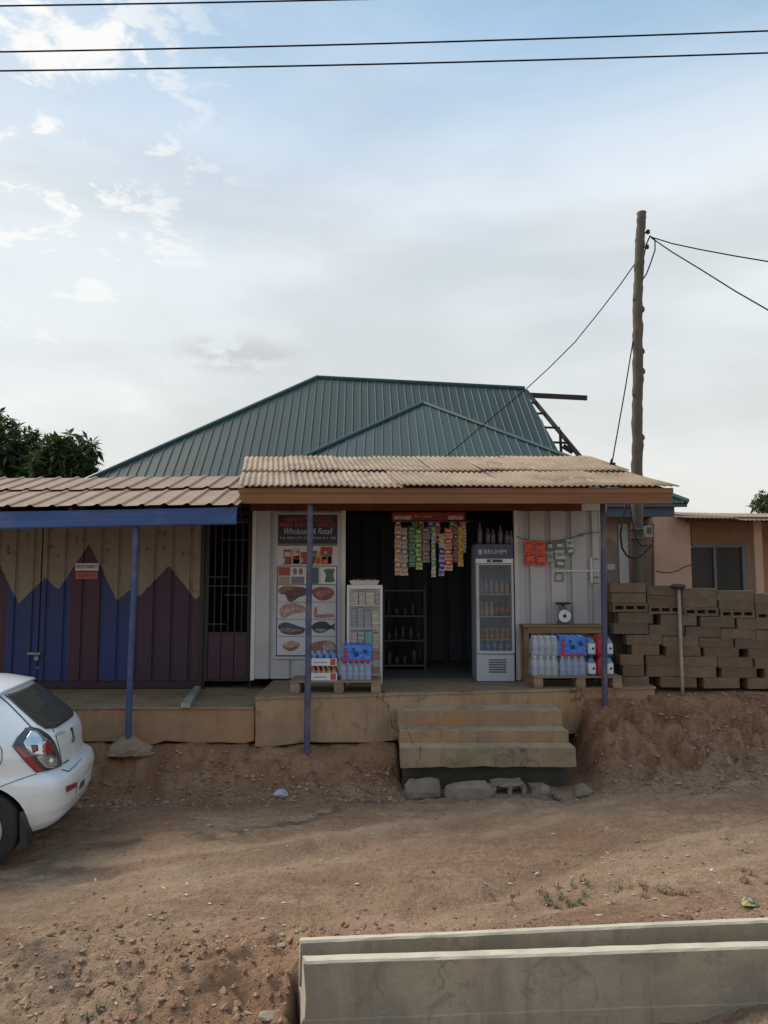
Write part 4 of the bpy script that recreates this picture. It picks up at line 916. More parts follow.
for r, row in enumerate(rows):
    va, vb = rows_v[r], rows_v[r + 1]; row = list(row); 
    while row[-1][1] < 1150: row.append((row[-1][1] + random.choice((3, 4, 6, 20)), row[-1][1] + 152))
    h = (PZ(470 + va / ZS, BY) - PZ(470 + vb / ZS, BY)) - 0.003
    variants = {}
    for (ua, ub) in row:
        xa, xb = PX(590 + ua / ZS, BY), PX(590 + ub / ZS, BY); L_ = xb - xa; key = round(L_, 1)
        sg_ = -0.00024 * (ua - 85) * (1 - r / 11) * 0.9 
        zc = (PZ(470 + va / ZS, BY) + PZ(470 + vb / ZS, BY)) / 2 + sg_
        hollow = (r == 2)
        if (key, hollow) not in variants or random.random() < 0.4: variants[(key, hollow)] = (block_mesh(L_, h, bd, hollow), L_)
        if r >= 6: variants[(key, hollow)][0].materials[0] = M_block2
        me, L0 = variants[(key, hollow)]
        inst('block', me, wallb, ((xa + xb) / 2, BY + 0.1 + random.uniform(-0.005, 0.005), zc), (0, random.uniform(-0.003, 0.005), random.uniform(-0.004, 0.004)), (L_ / L0, 1, 1))
MB().b2(PX(612, BY), PX(860, BY), BY + 0.27, BY + 0.4, 0.8, PZ(586, BY) - 0.10).build('gap_shade_sheet', M_blockback, wallb)  # dark sheet added behind the blocks so the gaps look shaded
# pipe leaning on the wall
pp = P(682, 676, BY - 0.12); pt = P(678.5, 588, BY - 0.03)
pipe = thing('standpipe', 'thin pale pipe with dark cap leaning on the block wall', 'pipe', pp)
pv = [Vector(pp), Vector(pt)]
pv[0].z = gz(pp.x, pp.y) - 0.02
MB().tube([pv[0].lerp(pv[1], k / 6) for k in range(7)], 0.022, 10).build('shaft', pm('pale_pipe', (0.34, 0.32, 0.29), (0.25, 0.22, 0.2), 8, 0.6), pipe, smooth=True)
MB().lathe([(0.02, -0.03), (0.05, -0.02), (0.095, 0.0), (0.1, 0.02), (0.075, 0.045), (0.02, 0.05)], (pt.x, pt.y, pt.z + 0.01), 14).build('cap', pm('dark_cap', (0.05, 0.04, 0.045), rough=0.7), pipe)

# ------------------------------------------------------------------ utility pole and wires
UY = 11.05
pole = thing('utility_pole', 'rough wooden utility pole behind the awning', 'pole', (PX(637, UY), UY, 0.98))
pts = []; rr = []
for (px_, py_) in ((638, 690), (637.5, 640), (637.3, 580), (637, 520), (637, 470), (637.5, 440), (637, 410), (638, 380), (637.5, 350), (638, 325), (637.5, 300), (638.5, 280), (639, 262), (640, 240), (641, 225), (641.5, 213)):
    p = P(px_, py_, UY); pts.append(p); rr.append(0.088 - 0.004 * max(0, p.z - 3))
_p, _r = [], []
for i in range(len(pts) - 1):
    for k in range(5):
        _p.append(pts[i].lerp(pts[i + 1], k / 5) + Vector((random.uniform(-.007, .007), random.uniform(-.007, .007), 0))); _r.append(lerp(rr[i], rr[i + 1], k / 5) * random.uniform(.93, 1.08))
pts, rr = _p + [pts[-1]], _r + [rr[-1] * 1.12]
pts[0].z = 0.9
MB().tube(pts, rr, 14).build('shaft', M_pole, pole, smooth=True)
for (px_, py_, s) in ((633.5, 300, -1), (643, 310, 1), (643, 352, 1), (643.5, 372, 1), (643, 438, 1), (633, 395, -1)):
    p = P(px_, py_, UY); MB().lathe([(0.005, -0.05), (0.03, -0.02), (0.035, 0.0), (0.028, 0.03), (0.005, 0.06)], (p.x - s * 0.012, p.y - 0.02, p.z), 8).build('knot', M_pole, pole, smooth=True)
for (px_, py_) in ((648, 232), (647, 247)):
    p = P(px_, py_, UY - 0.05); q = P(642, py_ + 1, UY - 0.05)
    MB().tube([q, p], 0.012, 6).lathe([(0.02, -0.03), (0.035, -0.015), (0.022, 0), (0.035, 0.015), (0.02, 0.035)], tuple(p), 10).build('insulator', M_plastic, pole)
def sagline(a, b, sag, n=14): 
    a = Vector(a); b = Vector(b); return [a.lerp(b, i / n) - Vector((0, 0, sag * 4 * (i / n) * (1 - i / n))) for i in range(n + 1)]
lp = [P(650, 236, UY - 0.06), P(655, 240, UY - 0.08), P(655, 250, UY - 0.1), P(651, 262, UY - 0.1), P(646.5, 274, UY - 0.1), P(643, 279, UY - 0.1)]
MB().tube(lp, 0.011, 6).build('cable_loop', M_black, pole)
lp = [P(650, 236, UY - 0.1), P(646, 245, UY - 0.12), P(643.5, 258, UY - 0.12), P(643, 272, UY - 0.12)]
MB().tube(lp, 0.011, 6).build('cable_loop', M_black, pole)
# meter and its loops below the awning
mt = P(648, 532, UY - 0.16)
mbx = MB().box(mt.x, mt.y, mt.z, 0.11, 0.09, 0.17).build('meter_box', pm('grey_meter', (0.22, 0.22, 0.2), rough=0.5), pole, bevel=0.008)
MB().box(mt.x + 0.005, mt.y - 0.05, mt.z + 0.02, 0.06, 0.012, 0.09).build('meter_glass', M_wglass, mbx)
lp = [P(626, 504, UY - 0.14), P(622, 520, UY - 0.14), P(620.5, 535, UY - 0.14), P(622, 548, UY - 0.15), P(627, 556, UY - 0.16), P(634, 558, UY - 0.17), P(642, 555, UY - 0.17), P(648, 549, UY - 0.17), P(651, 545, UY - 0.16)]
MB().tube(lp, 0.017, 6).build('cable_loop', M_black, pole)
lp = [P(630, 504, UY - 0.13), P(632, 520, UY - 0.14), P(636, 538, UY - 0.15), P(642, 546, UY - 0.16), P(647, 545, UY - 0.17)]
MB().tube(lp, 0.013, 6).build('cable_loop', M_black, pole)
for yy in (529, 538): p = P(637, yy, UY); MB().lathe([(0.102, -0.008), (0.104, 0.008)], tuple(p), 16).build('strap', M_steel, pole)
def wire(pts, r, label, name='overhead_wire', group=None, mat=None):
    o = MB().tube(pts, r, 6).build(name, mat or M_wire); tag(o, label, 'wire', group); return o
a0 = P(651, 237, UY - 0.05)
wire([a0] + [P(x_, y_, Yd) for x_, y_, Yd in ((672, 243.5, 10.8), (700, 249.5, 10.4), (735, 256, 10.0), (768, 261.5, 9.7), (900, 276, 8.6))], 0.009, 'upper of the two wires leaving the wooden pole to the right', 'service_wire')
wire([a0 + Vector((0, 0, -0.01))] + [P(x_, y_, Yd) for x_, y_, Yd in ((672, 252, 10.6), (700, 269, 10.0), (735, 291, 9.4), (768, 310, 8.8), (900, 375, 7.2))], 0.009, 'lower of the two wires leaving the wooden pole to the right', 'service_wire')
wire([P(634, 265, UY - 0.05)] + [P(x_, y_, Yd) for x_, y_, Yd in ((620, 285, 11.4), (600, 311, 11.9), (575, 342, 12.5), (550, 367, 13.1), (525, 390, 13.6), (500, 411, 14.0), (475, 432, 14.3), (455, 449, 14.6), (444, 458, 14.8))], 0.009, 'thin service wire running from the wooden pole down over the green roof', 'service_wire')
g0, g1 = P(633, 341, UY - 0.02), P(612, 463, 10.2)
wire([g0, P(625, 390, 10.75), g1], 0.009, 'stay wire from the wooden pole down to the awning roof', 'stay_wire')
lzz = lerp(EZ, RZ, (10.2 - EY) / (RYv - EY))
hk = thing('stay_anchor', 'small metal hook holding the stay wire on the awning roof', 'hook', (g1.x, g1.y, g1.z))
MB().tube([g1 + Vector((0, 0, 0.06)), g1 + Vector((-0.02, 0, 0)), (g1.x - 0.01, g1.y, lzz - 0.01)], 0.014, 6).box(g1.x + 0.02, g1.y, g1.z - 0.02, 0.05, 0.03, 0.05).build('hook', M_black, hk)
OY = 6.6
for (ya, yb, dy, lab) in ((8.0, -10.5, 0, 'topmost of the three long overhead cables crossing the sky'), (54, 33, 0, 'middle of the three long overhead cables crossing the sky'), (73, 55, 0, 'lowest of the three long overhead cables crossing the sky')):
    A, B = P(0, ya, OY), P(768, yb, OY); d = B - A
    wire(sagline(A - d * 3, B + d * 3, 0.0, 24) if False else [A + d * (t_ / 10) + Vector((0, 0, 0.0016 * ((t_ / 10 - 0.5) * d.x) ** 2)) for t_ in range(-40, 51)], 0.0075, lab)

# ------------------------------------------------------------------ drain
drain = thing('drain_channel', 'pale cast concrete roadside drain in the foreground', 'drain', (DO.x, DO.y, -0.1))
def dpt(s, q, z): v = DO + DU * s + DN * q; return Vector((v.x, v.y, z))
zn = 0.33; zb_ = 0.289
def drain_wall(q0, q1, s0a, s0b, z0, z1, seed, name, rise=0.0):
    rnd = random.Random(seed); L_ = 6.0; n = 70; vs = []; fs = []
    prof = [(q0, z0), (q0, lerp(z0, z1, .35)), (q0, lerp(z0, z1, .7)), (q0, z1 - 0.012), (q0 + 0.01, z1), (q1 - 0.01, z1), (q1, z1 - 0.012), (q1, z0)]
    for i in range(n + 1):
        t = i / n
        for (q, z) in prof:
            s0 = lerp(s0a, s0b, (q - q0) / (q1 - q0)); jj = 0.003
            s = s0 + (L_ - s0) * t + (rnd.uniform(-0.012, 0.012) if i == 0 else 0)
            vs.append(dpt(s, q + rnd.uniform(-jj, jj) * 0.7, z + rise * s + rnd.uniform(-jj, jj) * .4 + 0.001 * math.sin(s * 3 + seed)))
    m_ = len(prof); mb = MB()
    for i in range(n):
        for k in range(m_):
            mb.cm = 1 if k in (3, 4, 5) else 0
            mb.f.append((i * m_ + k, (i + 1) * m_ + k, (i + 1) * m_ + (k + 1) % m_, i * m_ + (k + 1) % m_)); mb.m.append(mb.cm)
    mb.v = [tuple(v) for v in vs]; mb.cm = 1
    mb.f.append(tuple(range(m_))[::-1]); mb.m.append(1); mb.f.append(tuple(n * m_ + k for k in range(m_))); mb.m.append(0)
    return mb.build(name, [M_drain, M_drtop], drain, fix=True)
drain_wall(0.0, 0.08, 0.0, -0.03, -0.30, zn, 1, 'near_wall')
drain_wall(0.33, 0.385, -0.045, -0.05, -0.30, zb_, 2, 'far_wall', 0.0127)
drain_wall(-0.006, 0.39, -0.01, -0.05, -0.32, PZ(1019, 4.33), 3, 'footing').data.materials[1] = M_drain

# ------------------------------------------------------------------ poster on the left panel
QY = WY - 0.03
poster = thing('food_poster', 'tall poster with black header and pictures of meat and fish', 'poster', (PX(307, QY), QY, PZ(656, QY)))
def qx(u): return PX(268 + u / 6.4, QY)
def qz(v): return PZ(505 + v / 6.4, QY)
MB().b2(qx(40), qx(470), QY, QY + 0.018, qz(985), qz(48)).build('backing_board', pm('grey_backing_board', (0.42, 0.42, 0.42), rough=0.6), poster)
MB().b2(qx(56), qx(446), QY - 0.006, QY - 0.001, qz(968), qz(60)).build('sheet', M_poster_w, poster)
def rect(u0, v0, u1, v1, mat, lay=1, name='printed_field'):
    return MB().b2(qx(u0), qx(u1), QY - 0.006 - 0.0022 * lay, QY - 0.006 - 0.0022 * lay + 0.0018, qz(v1), qz(v0)).build(name, mat, poster)
C_ = lambda n, c: flat('print_' + n, c, 0.5)
rect(60, 63, 443, 247, C_('black', (0.012, 0.014, 0.035)))
rect(60, 247, 443, 262, C_('charcoal', (0.12, 0.12, 0.13)))
TY = QY - 0.0105
text_mesh('lettering', 'HENRYTA COLD', 0.05, C_('red', (0.52, 0.03, 0.035)), poster, ((qx(100) + qx(405)) / 2, TY, qz(90)), width=qx(405) - qx(100), height=0.062)
text_mesh('lettering', 'MEAT & FOOD WORLD', 0.05, C_('red', (0.52, 0.03, 0.035)), poster, ((qx(75) + qx(425)) / 2, TY, qz(127)), width=qx(425) - qx(75), height=0.062)
text_mesh('lettering', 'Wholesale & Retail', 0.05, C_('pale', (0.5, 0.5, 0.5)), poster, ((qx(100) + qx(412)) / 2, TY - 0.001, qz(168)), width=qx(412) - qx(100), height=0.085, shear=0.3)
text_mesh('lettering', 'Tel: 0264 279 534 / 0242 911 494', 0.05, C_('greyish', (0.4, 0.4, 0.4)), poster, ((qx(72) + qx(432)) / 2, TY, qz(211)), width=qx(432) - qx(72), height=0.034)
# row of packets and bottles
rp = random.Random(3)
for (u0, u1, v0, v1, c) in ((98, 150, 285, 382, (0.22, 0.03, 0.03)), (104, 144, 300, 330, (0.5, 0.42, 0.36)), (155, 205, 275, 382, (0.42, 0.36, 0.34)), (160, 200, 320, 376, (0.2, 0.03, 0.04)), (208, 250, 300, 380, (0.26, 0.05, 0.05)), (252, 292, 315, 382, (0.16, 0.03, 0.04)), (300, 338, 305, 382, (0.5, 0.20, 0.04)), (335, 412, 268, 318, (0.33, 0.025, 0.03)), (340, 408, 322, 380, (0.30, 0.06, 0.04)), (350, 372, 300, 350, (0.5, 0.45, 0.36)), (384, 404, 330, 372, (0.55, 0.4, 0.3))):
    rect(u0, v0, u1, v1, C_('packet_%d' % u0, c), 1 + (u0 % 2) + (1 if v1 - v0 < 60 else 0), 'printed_packet')
for k in range(26):
    u0 = rp.uniform(80, 400); v0 = rp.uniform(290, 350); w_ = rp.uniform(10, 24); h_ = rp.uniform(12, 32)
    rect(u0, v0, u0 + w_, v0 + h_, C_('bit_%d' % (k % 7), ((0.45, 0.04, 0.03), (0.5, 0.32, 0.05), (0.5, 0.45, 0.4), (0.05, 0.16, 0.08), (0.10, 0.04, 0.03), (0.05, 0.08, 0.3), (0.48, 0.16, 0.10))[k % 7]), 4 + .1 * k, 'printed_packet')
# framed pictures
frame = C_('frame_blue', (0.03, 0.06, 0.22)); grey = C_('frame_grey', (0.16, 0.17, 0.19))
cells = [(66, 398, 142, 452, (0.30, 0.05, 0.035)), (150, 398, 232, 452, (0.55, 0.53, 0.52)), (66, 458, 142, 504, (0.36, 0.22, 0.20)), (150, 458, 232, 504, (0.16, 0.15, 0.17)), (250, 400, 325, 504, (0.04, 0.10, 0.12)), (340, 400, 436, 504, (0.62, 0.62, 0.62))]
for (u0, v0, u1, v1, c) in cells: rect(u0, v0, u1, v1, C_('cell_%d_%d' % (u0, v0), c), 1, 'printed_picture')
rect(60, 388, 443, 395, grey); rect(60, 505, 443, 512, grey)
rows_p = ((514, 620), (624, 730), (734, 838), (843, 958))
for (v0, v1) in rows_p:
    for (u0, u1) in ((64, 262), (274, 436)):
        rect(u0, v0, u1, v1, C_('picture_field', (0.49, 0.50, 0.52)), 1, 'printed_picture')
for v in (621.5, 731.5, 840): rect(60, v - 1.5, 443, v + 1.5, frame, 2, 'printed_rule')
rect(60, 960, 443, 968, frame, 2, 'printed_rule'); rect(436, 395, 443, 966, frame, 1.6, 'printed_rule'); rect(57, 395, 63, 966, frame, 1.6, 'printed_rule'); rect(263, 512, 272, 966, frame, 1.6, 'printed_rule')
def blob(pts, c, lay, name='printed_food'):
    y = QY - 0.006 - 0.0022 * lay
    n = len(pts); P3 = []
    for i in range(n):
        a, b, c2, d = pts[i - 1], pts[i], pts[(i + 1) % n], pts[(i + 2) % n]
        for t in (0, .34, .67):
            f = lambda k: 0.5 * (2 * b[k] + (c2[k] - a[k]) * t + (2 * a[k] - 5 * b[k] + 4 * c2[k] - d[k]) * t * t + (3 * b[k] - a[k] - 3 * c2[k] + d[k]) * t ** 3)
            P3.append((qx(f(0)), y, qz(f(1))))
    mat = pm('print_food_%.2f_%.2f_%.2f' % c, c, tuple(x * 0.55 for x in c), 22, 0.5, contrast=0.12)
    MB().prism(P3, (0, 0.0018, 0)).build(name, mat, poster)
blob([(66, 545), (110, 522), (180, 522), (240, 532), (244, 575), (200, 590), (160, 618), (130, 612), (112, 575), (80, 568)], (0.13, 0.055, 0.04), 2)
blob([(66, 540), (110, 518), (170, 520), (150, 540), (100, 560), (76, 562)], (0.22, 0.16, 0.06), 3)
blob([(282, 545), (330, 525), (395, 530), (425, 560), (400, 600), (345, 612), (300, 590)], (0.28, 0.09, 0.08), 2)
blob([(300, 560), (350, 545), (410, 548), (380, 575), (330, 590)], (0.42, 0.16, 0.14), 3)
blob([(78, 665), (120, 632), (190, 630), (245, 660), (225, 690), (150, 700), (105, 728), (82, 700)], (0.42, 0.27, 0.25), 2)
blob([(100, 668), (150, 645), (215, 655), (180, 672), (120, 685)], (0.52, 0.36, 0.33), 3)
blob([(298, 660), (318, 655), (322, 700), (400, 695), (428, 715), (330, 724), (298, 716)], (0.40, 0.20, 0.19), 2)
blob([(70, 770), (120, 750), (200, 775), (240, 790), (225, 822), (150, 832), (90, 815)], (0.07, 0.08, 0.11), 2)
blob([(80, 792), (150, 790), (228, 800), (150, 815), (95, 808)], (0.34, 0.16, 0.13), 3)
blob([(280, 780), (315, 750), (370, 745), (405, 770), (432, 755), (426, 782), (434, 806), (405, 792), (360, 815), (310, 815)], (0.035, 0.042, 0.05), 2)
blob([(300, 795), (350, 790), (380, 800), (340, 812)], (0.25, 0.26, 0.28), 3)
blob([(100, 895), (150, 868), (205, 880), (200, 905), (150, 925), (105, 910)], (0.46, 0.30, 0.24), 2)
blob([(104, 905), (150, 915), (200, 895), (200, 912), (150, 935), (106, 918)], (0.26, 0.13, 0.10), 3)
blob([(280, 890), (330, 870), (400, 868), (432, 895), (425, 920), (350, 925), (290, 935)], (0.36, 0.17, 0.15), 2)
blob([(355, 895), (395, 875), (425, 900), (428, 940), (380, 945)], (0.42, 0.40, 0.34), 3)
blob([(355, 415), (400, 408), (426, 412), (418, 450), (425, 490), (365, 492), (372, 450)], (0.05, 0.18, 0.13), 2)
for u in (172, 210): blob([(u - 12, 410), (u + 10, 408), (u + 12, 440), (u - 8, 444)], (0.3, 0.12, 0.12), 2)

# ------------------------------------------------------------------ pallets
def pallet(name, x0, x1, y0, y1, z, label):
    t = thing(name, label, 'pallet', ((x0 + x1) / 2, (y0 + y1) / 2, z), 'wooden pallets on the porch')
    n = 6; bw = (y1 - y0) / n * 0.78
    for k in range(n):
        yc = lerp(y0 + bw / 2, y1 - bw / 2, k / (n - 1)); MB().b2(x0, x1, yc - bw / 2, yc + bw / 2, z + 0.122 + random.uniform(0, 0.004), z + 0.146).build('deck_board', M_pine, t, bevel=0.002)
    for k in range(3):
        xc = (x0 + 0.06, (x0 + x1) / 2 + 0.04, x1 - 0.06)[k]
        for yc in (y0 + 0.06, (y0 + y1) / 2, y1 - 0.06):
            MB().b2(xc - 0.06, xc + 0.06, yc - 0.055, yc + 0.055, z + 0.022, z + 0.101).build('spacer_block', M_pine, t, bevel=0.003)
        MB().b2(xc - 0.055, xc + 0.055, y0 + 0.002, y1 - 0.002, z + 0.102, z + 0.1205).build('stringer', M_pine, t, bevel=0.002)
        MB().b2(xc - 0.055, xc + 0.055, y0 + 0.002, y1 - 0.002, z + 0.001, z + 0.0215).build('bottom_board', M_pine, t, bevel=0.002)
    return z + 0.147
PLY0, PLY1 = 9.14, 9.66
lpz = pallet('pallet', PX(291, PLY0), PX(381, PLY0), PLY0, PLY1, SLAB_Z + 0.003, 'wooden pallet below the poster carrying bottled drinks')
PRY0, PRY1 = 9.58, 9.98
rpz = pallet('pallet', PX(532, PRY0), PX(619.5, PRY0), PRY0, PRY1, SLAB_Z + 0.003, 'wooden pallet below the weighing scale carrying packs of water')

# ------------------------------------------------------------------ packs of bottles
def bottle_mesh(name, h, r, mat, capmat, labelmat=None, lz=(0.30, 0.5)):
    mb = MB(); mb.lathe([(r * 0.8, 0), (r, 0.02 * h), (r, 0.28 * h), (r * 0.93, 0.31 * h), (r, 0.34 * h), (r, 0.55 * h), (r * 0.92, 0.66 * h), (r * 0.62, 0.80 * h), (r * 0.36, 0.88 * h), (r * 0.33, 0.93 * h)], (0, 0, 0), 12)
    mb.cm = 1; mb.lathe([(r * 0.40, 0.925 * h), (r * 0.42, 0.93 * h), (r * 0.42, h), (r * 0.36, h * 1.002)], (0, 0, 0), 10)
    if labelmat: mb.cm = 2; mb.lathe([(r * 1.012, lz[0] * h), (r * 1.018, lz[0] * h + 0.001), (r * 1.018, lz[1] * h), (r * 1.012, lz[1] * h + 0.001)], (0, 0, 0), 12)
    return mb.mesh(name, [mat, capmat] + ([labelmat] if labelmat else []), smooth=True)
C_wcap = flat('white_cap', (0.6, 0.62, 0.64)); C_bcap = flat('blue_cap', (0.03, 0.10, 0.42)); C_ocap = flat('orange_cap', (0.45, 0.13, 0.04))
C_lab = flat('pale_blue_label', (0.16, 0.26, 0.46)); C_labw = flat('white_label', (0.62, 0.62, 0.63)); C_labr = flat('red_label', (0.42, 0.02, 0.03)); C_blue = pm('blue_printed_film', (0.015, 0.11, 0.52), (0.03, 0.20, 0.62), 9, 0.25, 0.3, 30); C_navy = flat('navy_print', (0.01, 0.02, 0.12)); C_redb = flat('red_band', (0.40, 0.02, 0.04))
def pack(label, x0, y0, z, nx, ny, h, r, me, film=M_film, filmh=1.02, group='shrink wrapped packs of bottles', name='bottle_pack', extra=None):
    w, d = nx * 2 * r, ny * 2 * r
    t = thing(name, label, 'pack', (x0 + w / 2, y0 + d / 2, z), group)
    for j in range(ny):
        for i in range(nx): inst('bottle', me, t, (x0 + r + 2 * r * i + random.uniform(-.002, .002), y0 + r + 2 * r * j, z + 0.002), (0, 0, random.uniform(0, 6)))
    if film:
        m = 0.004; fh = h * filmh
        vs = []
        for (zz, mm) in ((z + 0.0005, m), (z + fh * 0.62, m), (z + fh * 0.9, -r * 0.35), (z + fh, -r * 0.9)):
            vs += [(x0 - mm, y0 - mm, zz), (x0 + w + mm, y0 - mm, zz), (x0 + w + mm, y0 + d + mm, zz), (x0 - mm, y0 + d + mm, zz)]
        MB().add(vs, [(4 * a + b, 4 * a + (b + 1) % 4, 4 * a + 4 + (b + 1) % 4, 4 * a + 4 + b) for a in range(3) for b in range(4)] + [(12, 13, 14, 15)]).build('film', film, t)
    return t
r1 = 0.0415; hb = 0.245
mw = bottle_mesh('bottle', hb, r1, M_bottle, C_wcap, C_lab, (0.30, 0.42))
YP = PRY0 + 0.03
xA = PX(531, YP)
pack('clear water bottles with white caps, lower pack at the left of the pallet', xA, YP, rpz, 4, 3, hb, r1, mw)
pack('clear water bottles with white caps, upper pack at the left of the pallet', xA + 0.01, YP + 0.01, rpz + hb * 1.03, 4, 3, hb, r1, mw)
mw2 = bottle_mesh('bottle', hb, r1, M_bottleb, C_wcap, C_lab, (0.30, 0.40))
xB = xA + 8 * r1 + 0.02
pB = pack('bluish water bottles in clear film below the blue printed pack under the table', xB, YP, rpz, 4, 3, hb, r1, mw2)
def film_pack(label, x0, x1, y0, y1, z0, z1, me, r, nx, ny):
    t = thing('bottle_pack', label, 'pack', ((x0 + x1) / 2, (y0 + y1) / 2, z0), 'shrink wrapped packs of bottles')
    for j in range(ny):
        for i in range(nx): inst('bottle', me, t, (x0 + 0.012 + r + 2 * r * i, y0 + 0.012 + r + 2 * r * j, z0 + 0.004))
    vs = []; nl = 6; nn = 10
    ring = [(x0, y0), (x1, y0), (x1, y1), (x0, y1)]; pts = []
    for k in range(4):
        a, b = ring[k], ring[(k + 1) % 4]
        for q in range(nn): pts.append((lerp(a[0], b[0], q / nn), lerp(a[1], b[1], q / nn)))
    for l in range(nl + 1):
        t_ = l / nl; zz = lerp(z0 + 0.002, z1, t_); ins = 0.018 * max(0, t_ - 0.75) * 4
        for (px_, py_) in pts:
            cx_, cy_ = (x0 + x1) / 2, (y0 + y1) / 2; f = 1 - ins / ((x1 - x0) / 2)
            vs.append((cx_ + (px_ - cx_) * f + random.uniform(-.004, .004), cy_ + (py_ - cy_) * f + random.uniform(-.005, .005), zz + random.uniform(-.004, .004) * (l > 0)))
    n = len(pts)
    MB().add(vs, [(l * n + i, l * n + (i + 1) % n, (l + 1) * n + (i + 1) % n, (l + 1) * n + i) for l in range(nl) for i in range(n)] + [tuple(nl * n + i for i in range(n))]).build('printed_film', C_blue, t)
    w = x1 - x0; yf = y0 - 0.009
    MB().b2(x0 + w * 0.10, x0 + w * 0.20, yf, yf + 0.002, z0 + 0.03, z1 - 0.03).build('red_stripe', C_redb, t)
    for (a, b, rr_) in ((0.50, 0.45, 0.030), (0.80, 0.62, 0.028), (0.42, 0.75, 0.018)):
        MB().lathe([(rr_, -0.001), (rr_, 0.001)], (x0 + w * a, yf, lerp(z0, z1, b)), 14, 'Y').build('emblem', C_navy, t)
    MB().b2(x0 + 0.005, x1 - 0.005, yf, yf + 0.002, z0 + 0.004, z0 + 0.022).build('red_band', C_redb, t)
    return t
film_pack('blue printed film pack of water on the right pallet', xB - 0.01, xB + 8 * r1 + 0.01, YP, YP + 6 * r1 + 0.03, rpz + hb * 1.03, rpz + hb * 2.03, mw2, r1, 4, 3)
# labelled bottles at the right
xC = xB + 8 * r1 + 0.03; rj = 0.056
mj = bottle_mesh('bottle', hb, rj, M_bottleb, flat('dark_cap_blue', (0.05, 0.06, 0.12)), C_labw, (0.10, 0.62))
mjr = bottle_mesh('bottle', hb, rj * 0.9, C_labr, C_labr, C_redb, (0.1, 0.62))
for lev, lab in ((0, 'lower pack of white and red labelled bottles at the right pallet end'), (1, 'upper pack of white and red labelled bottles at the right pallet end')):
    z = rpz + lev * hb * 1.03
    t = thing('bottle_pack', lab, 'pack', (xC + 0.17, YP + 0.17, z), 'shrink wrapped packs of bottles')
    for j in range(3):
        for i in range(3): inst('bottle', mjr if i == 1 else mj, t, (xC + rj + 2 * rj * i + 0.0, YP + rj + 2 * rj * j, z + 0.002))
    for i in (0, 2): MB().lathe([(0.016, -0.001), (0.016, 0.001)], (xC + rj + 2 * rj * i + 0.01, YP - 0.004, z + hb * 0.38), 12, 'Y').build('emblem', C_navy, t)
# left pallet
YL = PLY0 + 0.04
rl = 0.0365; hl = 0.215
ml = bottle_mesh('bottle', hl, rl, M_bottleb, C_bcap, C_lab, (0.3, 0.42))
xL = PX(341.5, YL)
pack('small blue bottles in clear film at the right of the poster pallet', xL, YL, lpz, 5, 4, hl, rl, ml)
film_pack('blue printed film pack of water on the pallet by the poster', xL - 0.005, xL + 10 * rl + 0.005, YL, YL + 8 * rl + 0.03, lpz + hl * 1.04, lpz + hl * 1.04 + 0.20, ml, rl, 4, 3)
def tray(label, x0, x1, y0, y1, z, me, r, capn):
    t = thing('drink_tray', label, 'tray', ((x0 + x1) / 2, (y0 + y1) / 2, z), 'cardboard trays of drinks'); h = 0.088; th = 0.006
    MB().b2(x0, x1, y0, y0 + th, z, z + h).b2(x0, x1, y1 - th, y1, z, z + h).b2(x0, x0 + th, y0 + th, y1 - th, z, z + h).b2(x1 - th, x1, y0 + th, y1 - th, z, z + h).b2(x0 + th, x1 - th, y0 + th, y1 - th, z, z + th).build('carton', flat('white_carton', (0.62, 0.62, 0.64)), t)
    w = x1 - x0
    MB().b2(x1 - w * 0.24, x1 - w * 0.04, y0 - 0.002, y0 - 0.0005, z + 0.008, z + h - 0.004).build('printed_patch', flat('carton_red', (0.40, 0.05, 0.06)), t)
    MB().b2(x0 + w * 0.12, x0 + w * 0.62, y0 - 0.002, y0 - 0.0005, z + h * 0.36, z + h * 0.56).build('printed_patch', flat('carton_blue', (0.28, 0.36, 0.55)), t)
    nx = int((w - 2 * th) / (2 * r)); ny = int((y1 - y0 - 2 * th) / (2 * r))
    for j in range(ny):
        for i in range(nx): inst('bottle', me, t, (x0 + th + r + (w - 2 * th - 2 * r) * i / (nx - 1), y0 + th + r + 2 * r * j, z + th + 0.001))
    return t
mt1 = bottle_mesh('bottle', 0.165, 0.031, pm('amber_bottle', (0.30, 0.13, 0.06), rough=0.2), C_ocap, flat('tan_label', (0.42, 0.25, 0.15)), (0.15, 0.6))
mt2 = bottle_mesh('bottle', 0.165, 0.031, M_bottleb, C_bcap, flat('mid_blue_label', (0.10, 0.2, 0.5)), (0.15, 0.6))
tray('white tray of amber bottles on the pallet below the poster', PX(311, YL), PX(337.5, YL), YL, YL + 0.3, lpz, mt1, 0.031, 0)
tray('white tray of blue capped bottles stacked on the tray of amber bottles', PX(311.5, YL), PX(337, YL), YL + 0.005, YL + 0.3, lpz + 0.176, mt2, 0.031, 0)

# ------------------------------------------------------------------ display cabinet and tray on it
CYf = 9.90; cx0, cx1 = PX(347, CYf), PX(382.5, CYf); cz0, cz1 = SLAB_Z + 0.003, PZ(586, CYf); CYb = CYf + 0.34
cab = thing('display_cabinet', 'narrow aluminium framed display cabinet full of packets beside the shop opening', 'cabinet', ((cx0 + cx1) / 2, CYf + 0.17, cz0))
for xx in (cx0, cx1 - 0.03):
    for yy in (CYf, CYb - 0.03): MB().b2(xx, xx + 0.03, yy, yy + 0.03, cz0, cz1).build('upright', M_alu, cab)
for zz in (cz0 + 0.10, cz1 - 0.035): MB().b2(cx0 + 0.031, cx1 - 0.031, CYf + 0.002, CYf + 0.028, zz, zz + 0.03).build('rail', M_alu, cab)
MB().b2(cx0 + 0.001, cx1 - 0.001, CYf + 0.001, CYb - 0.001, cz1 - 0.004, cz1 + 0.012).build('top', M_alu, cab)
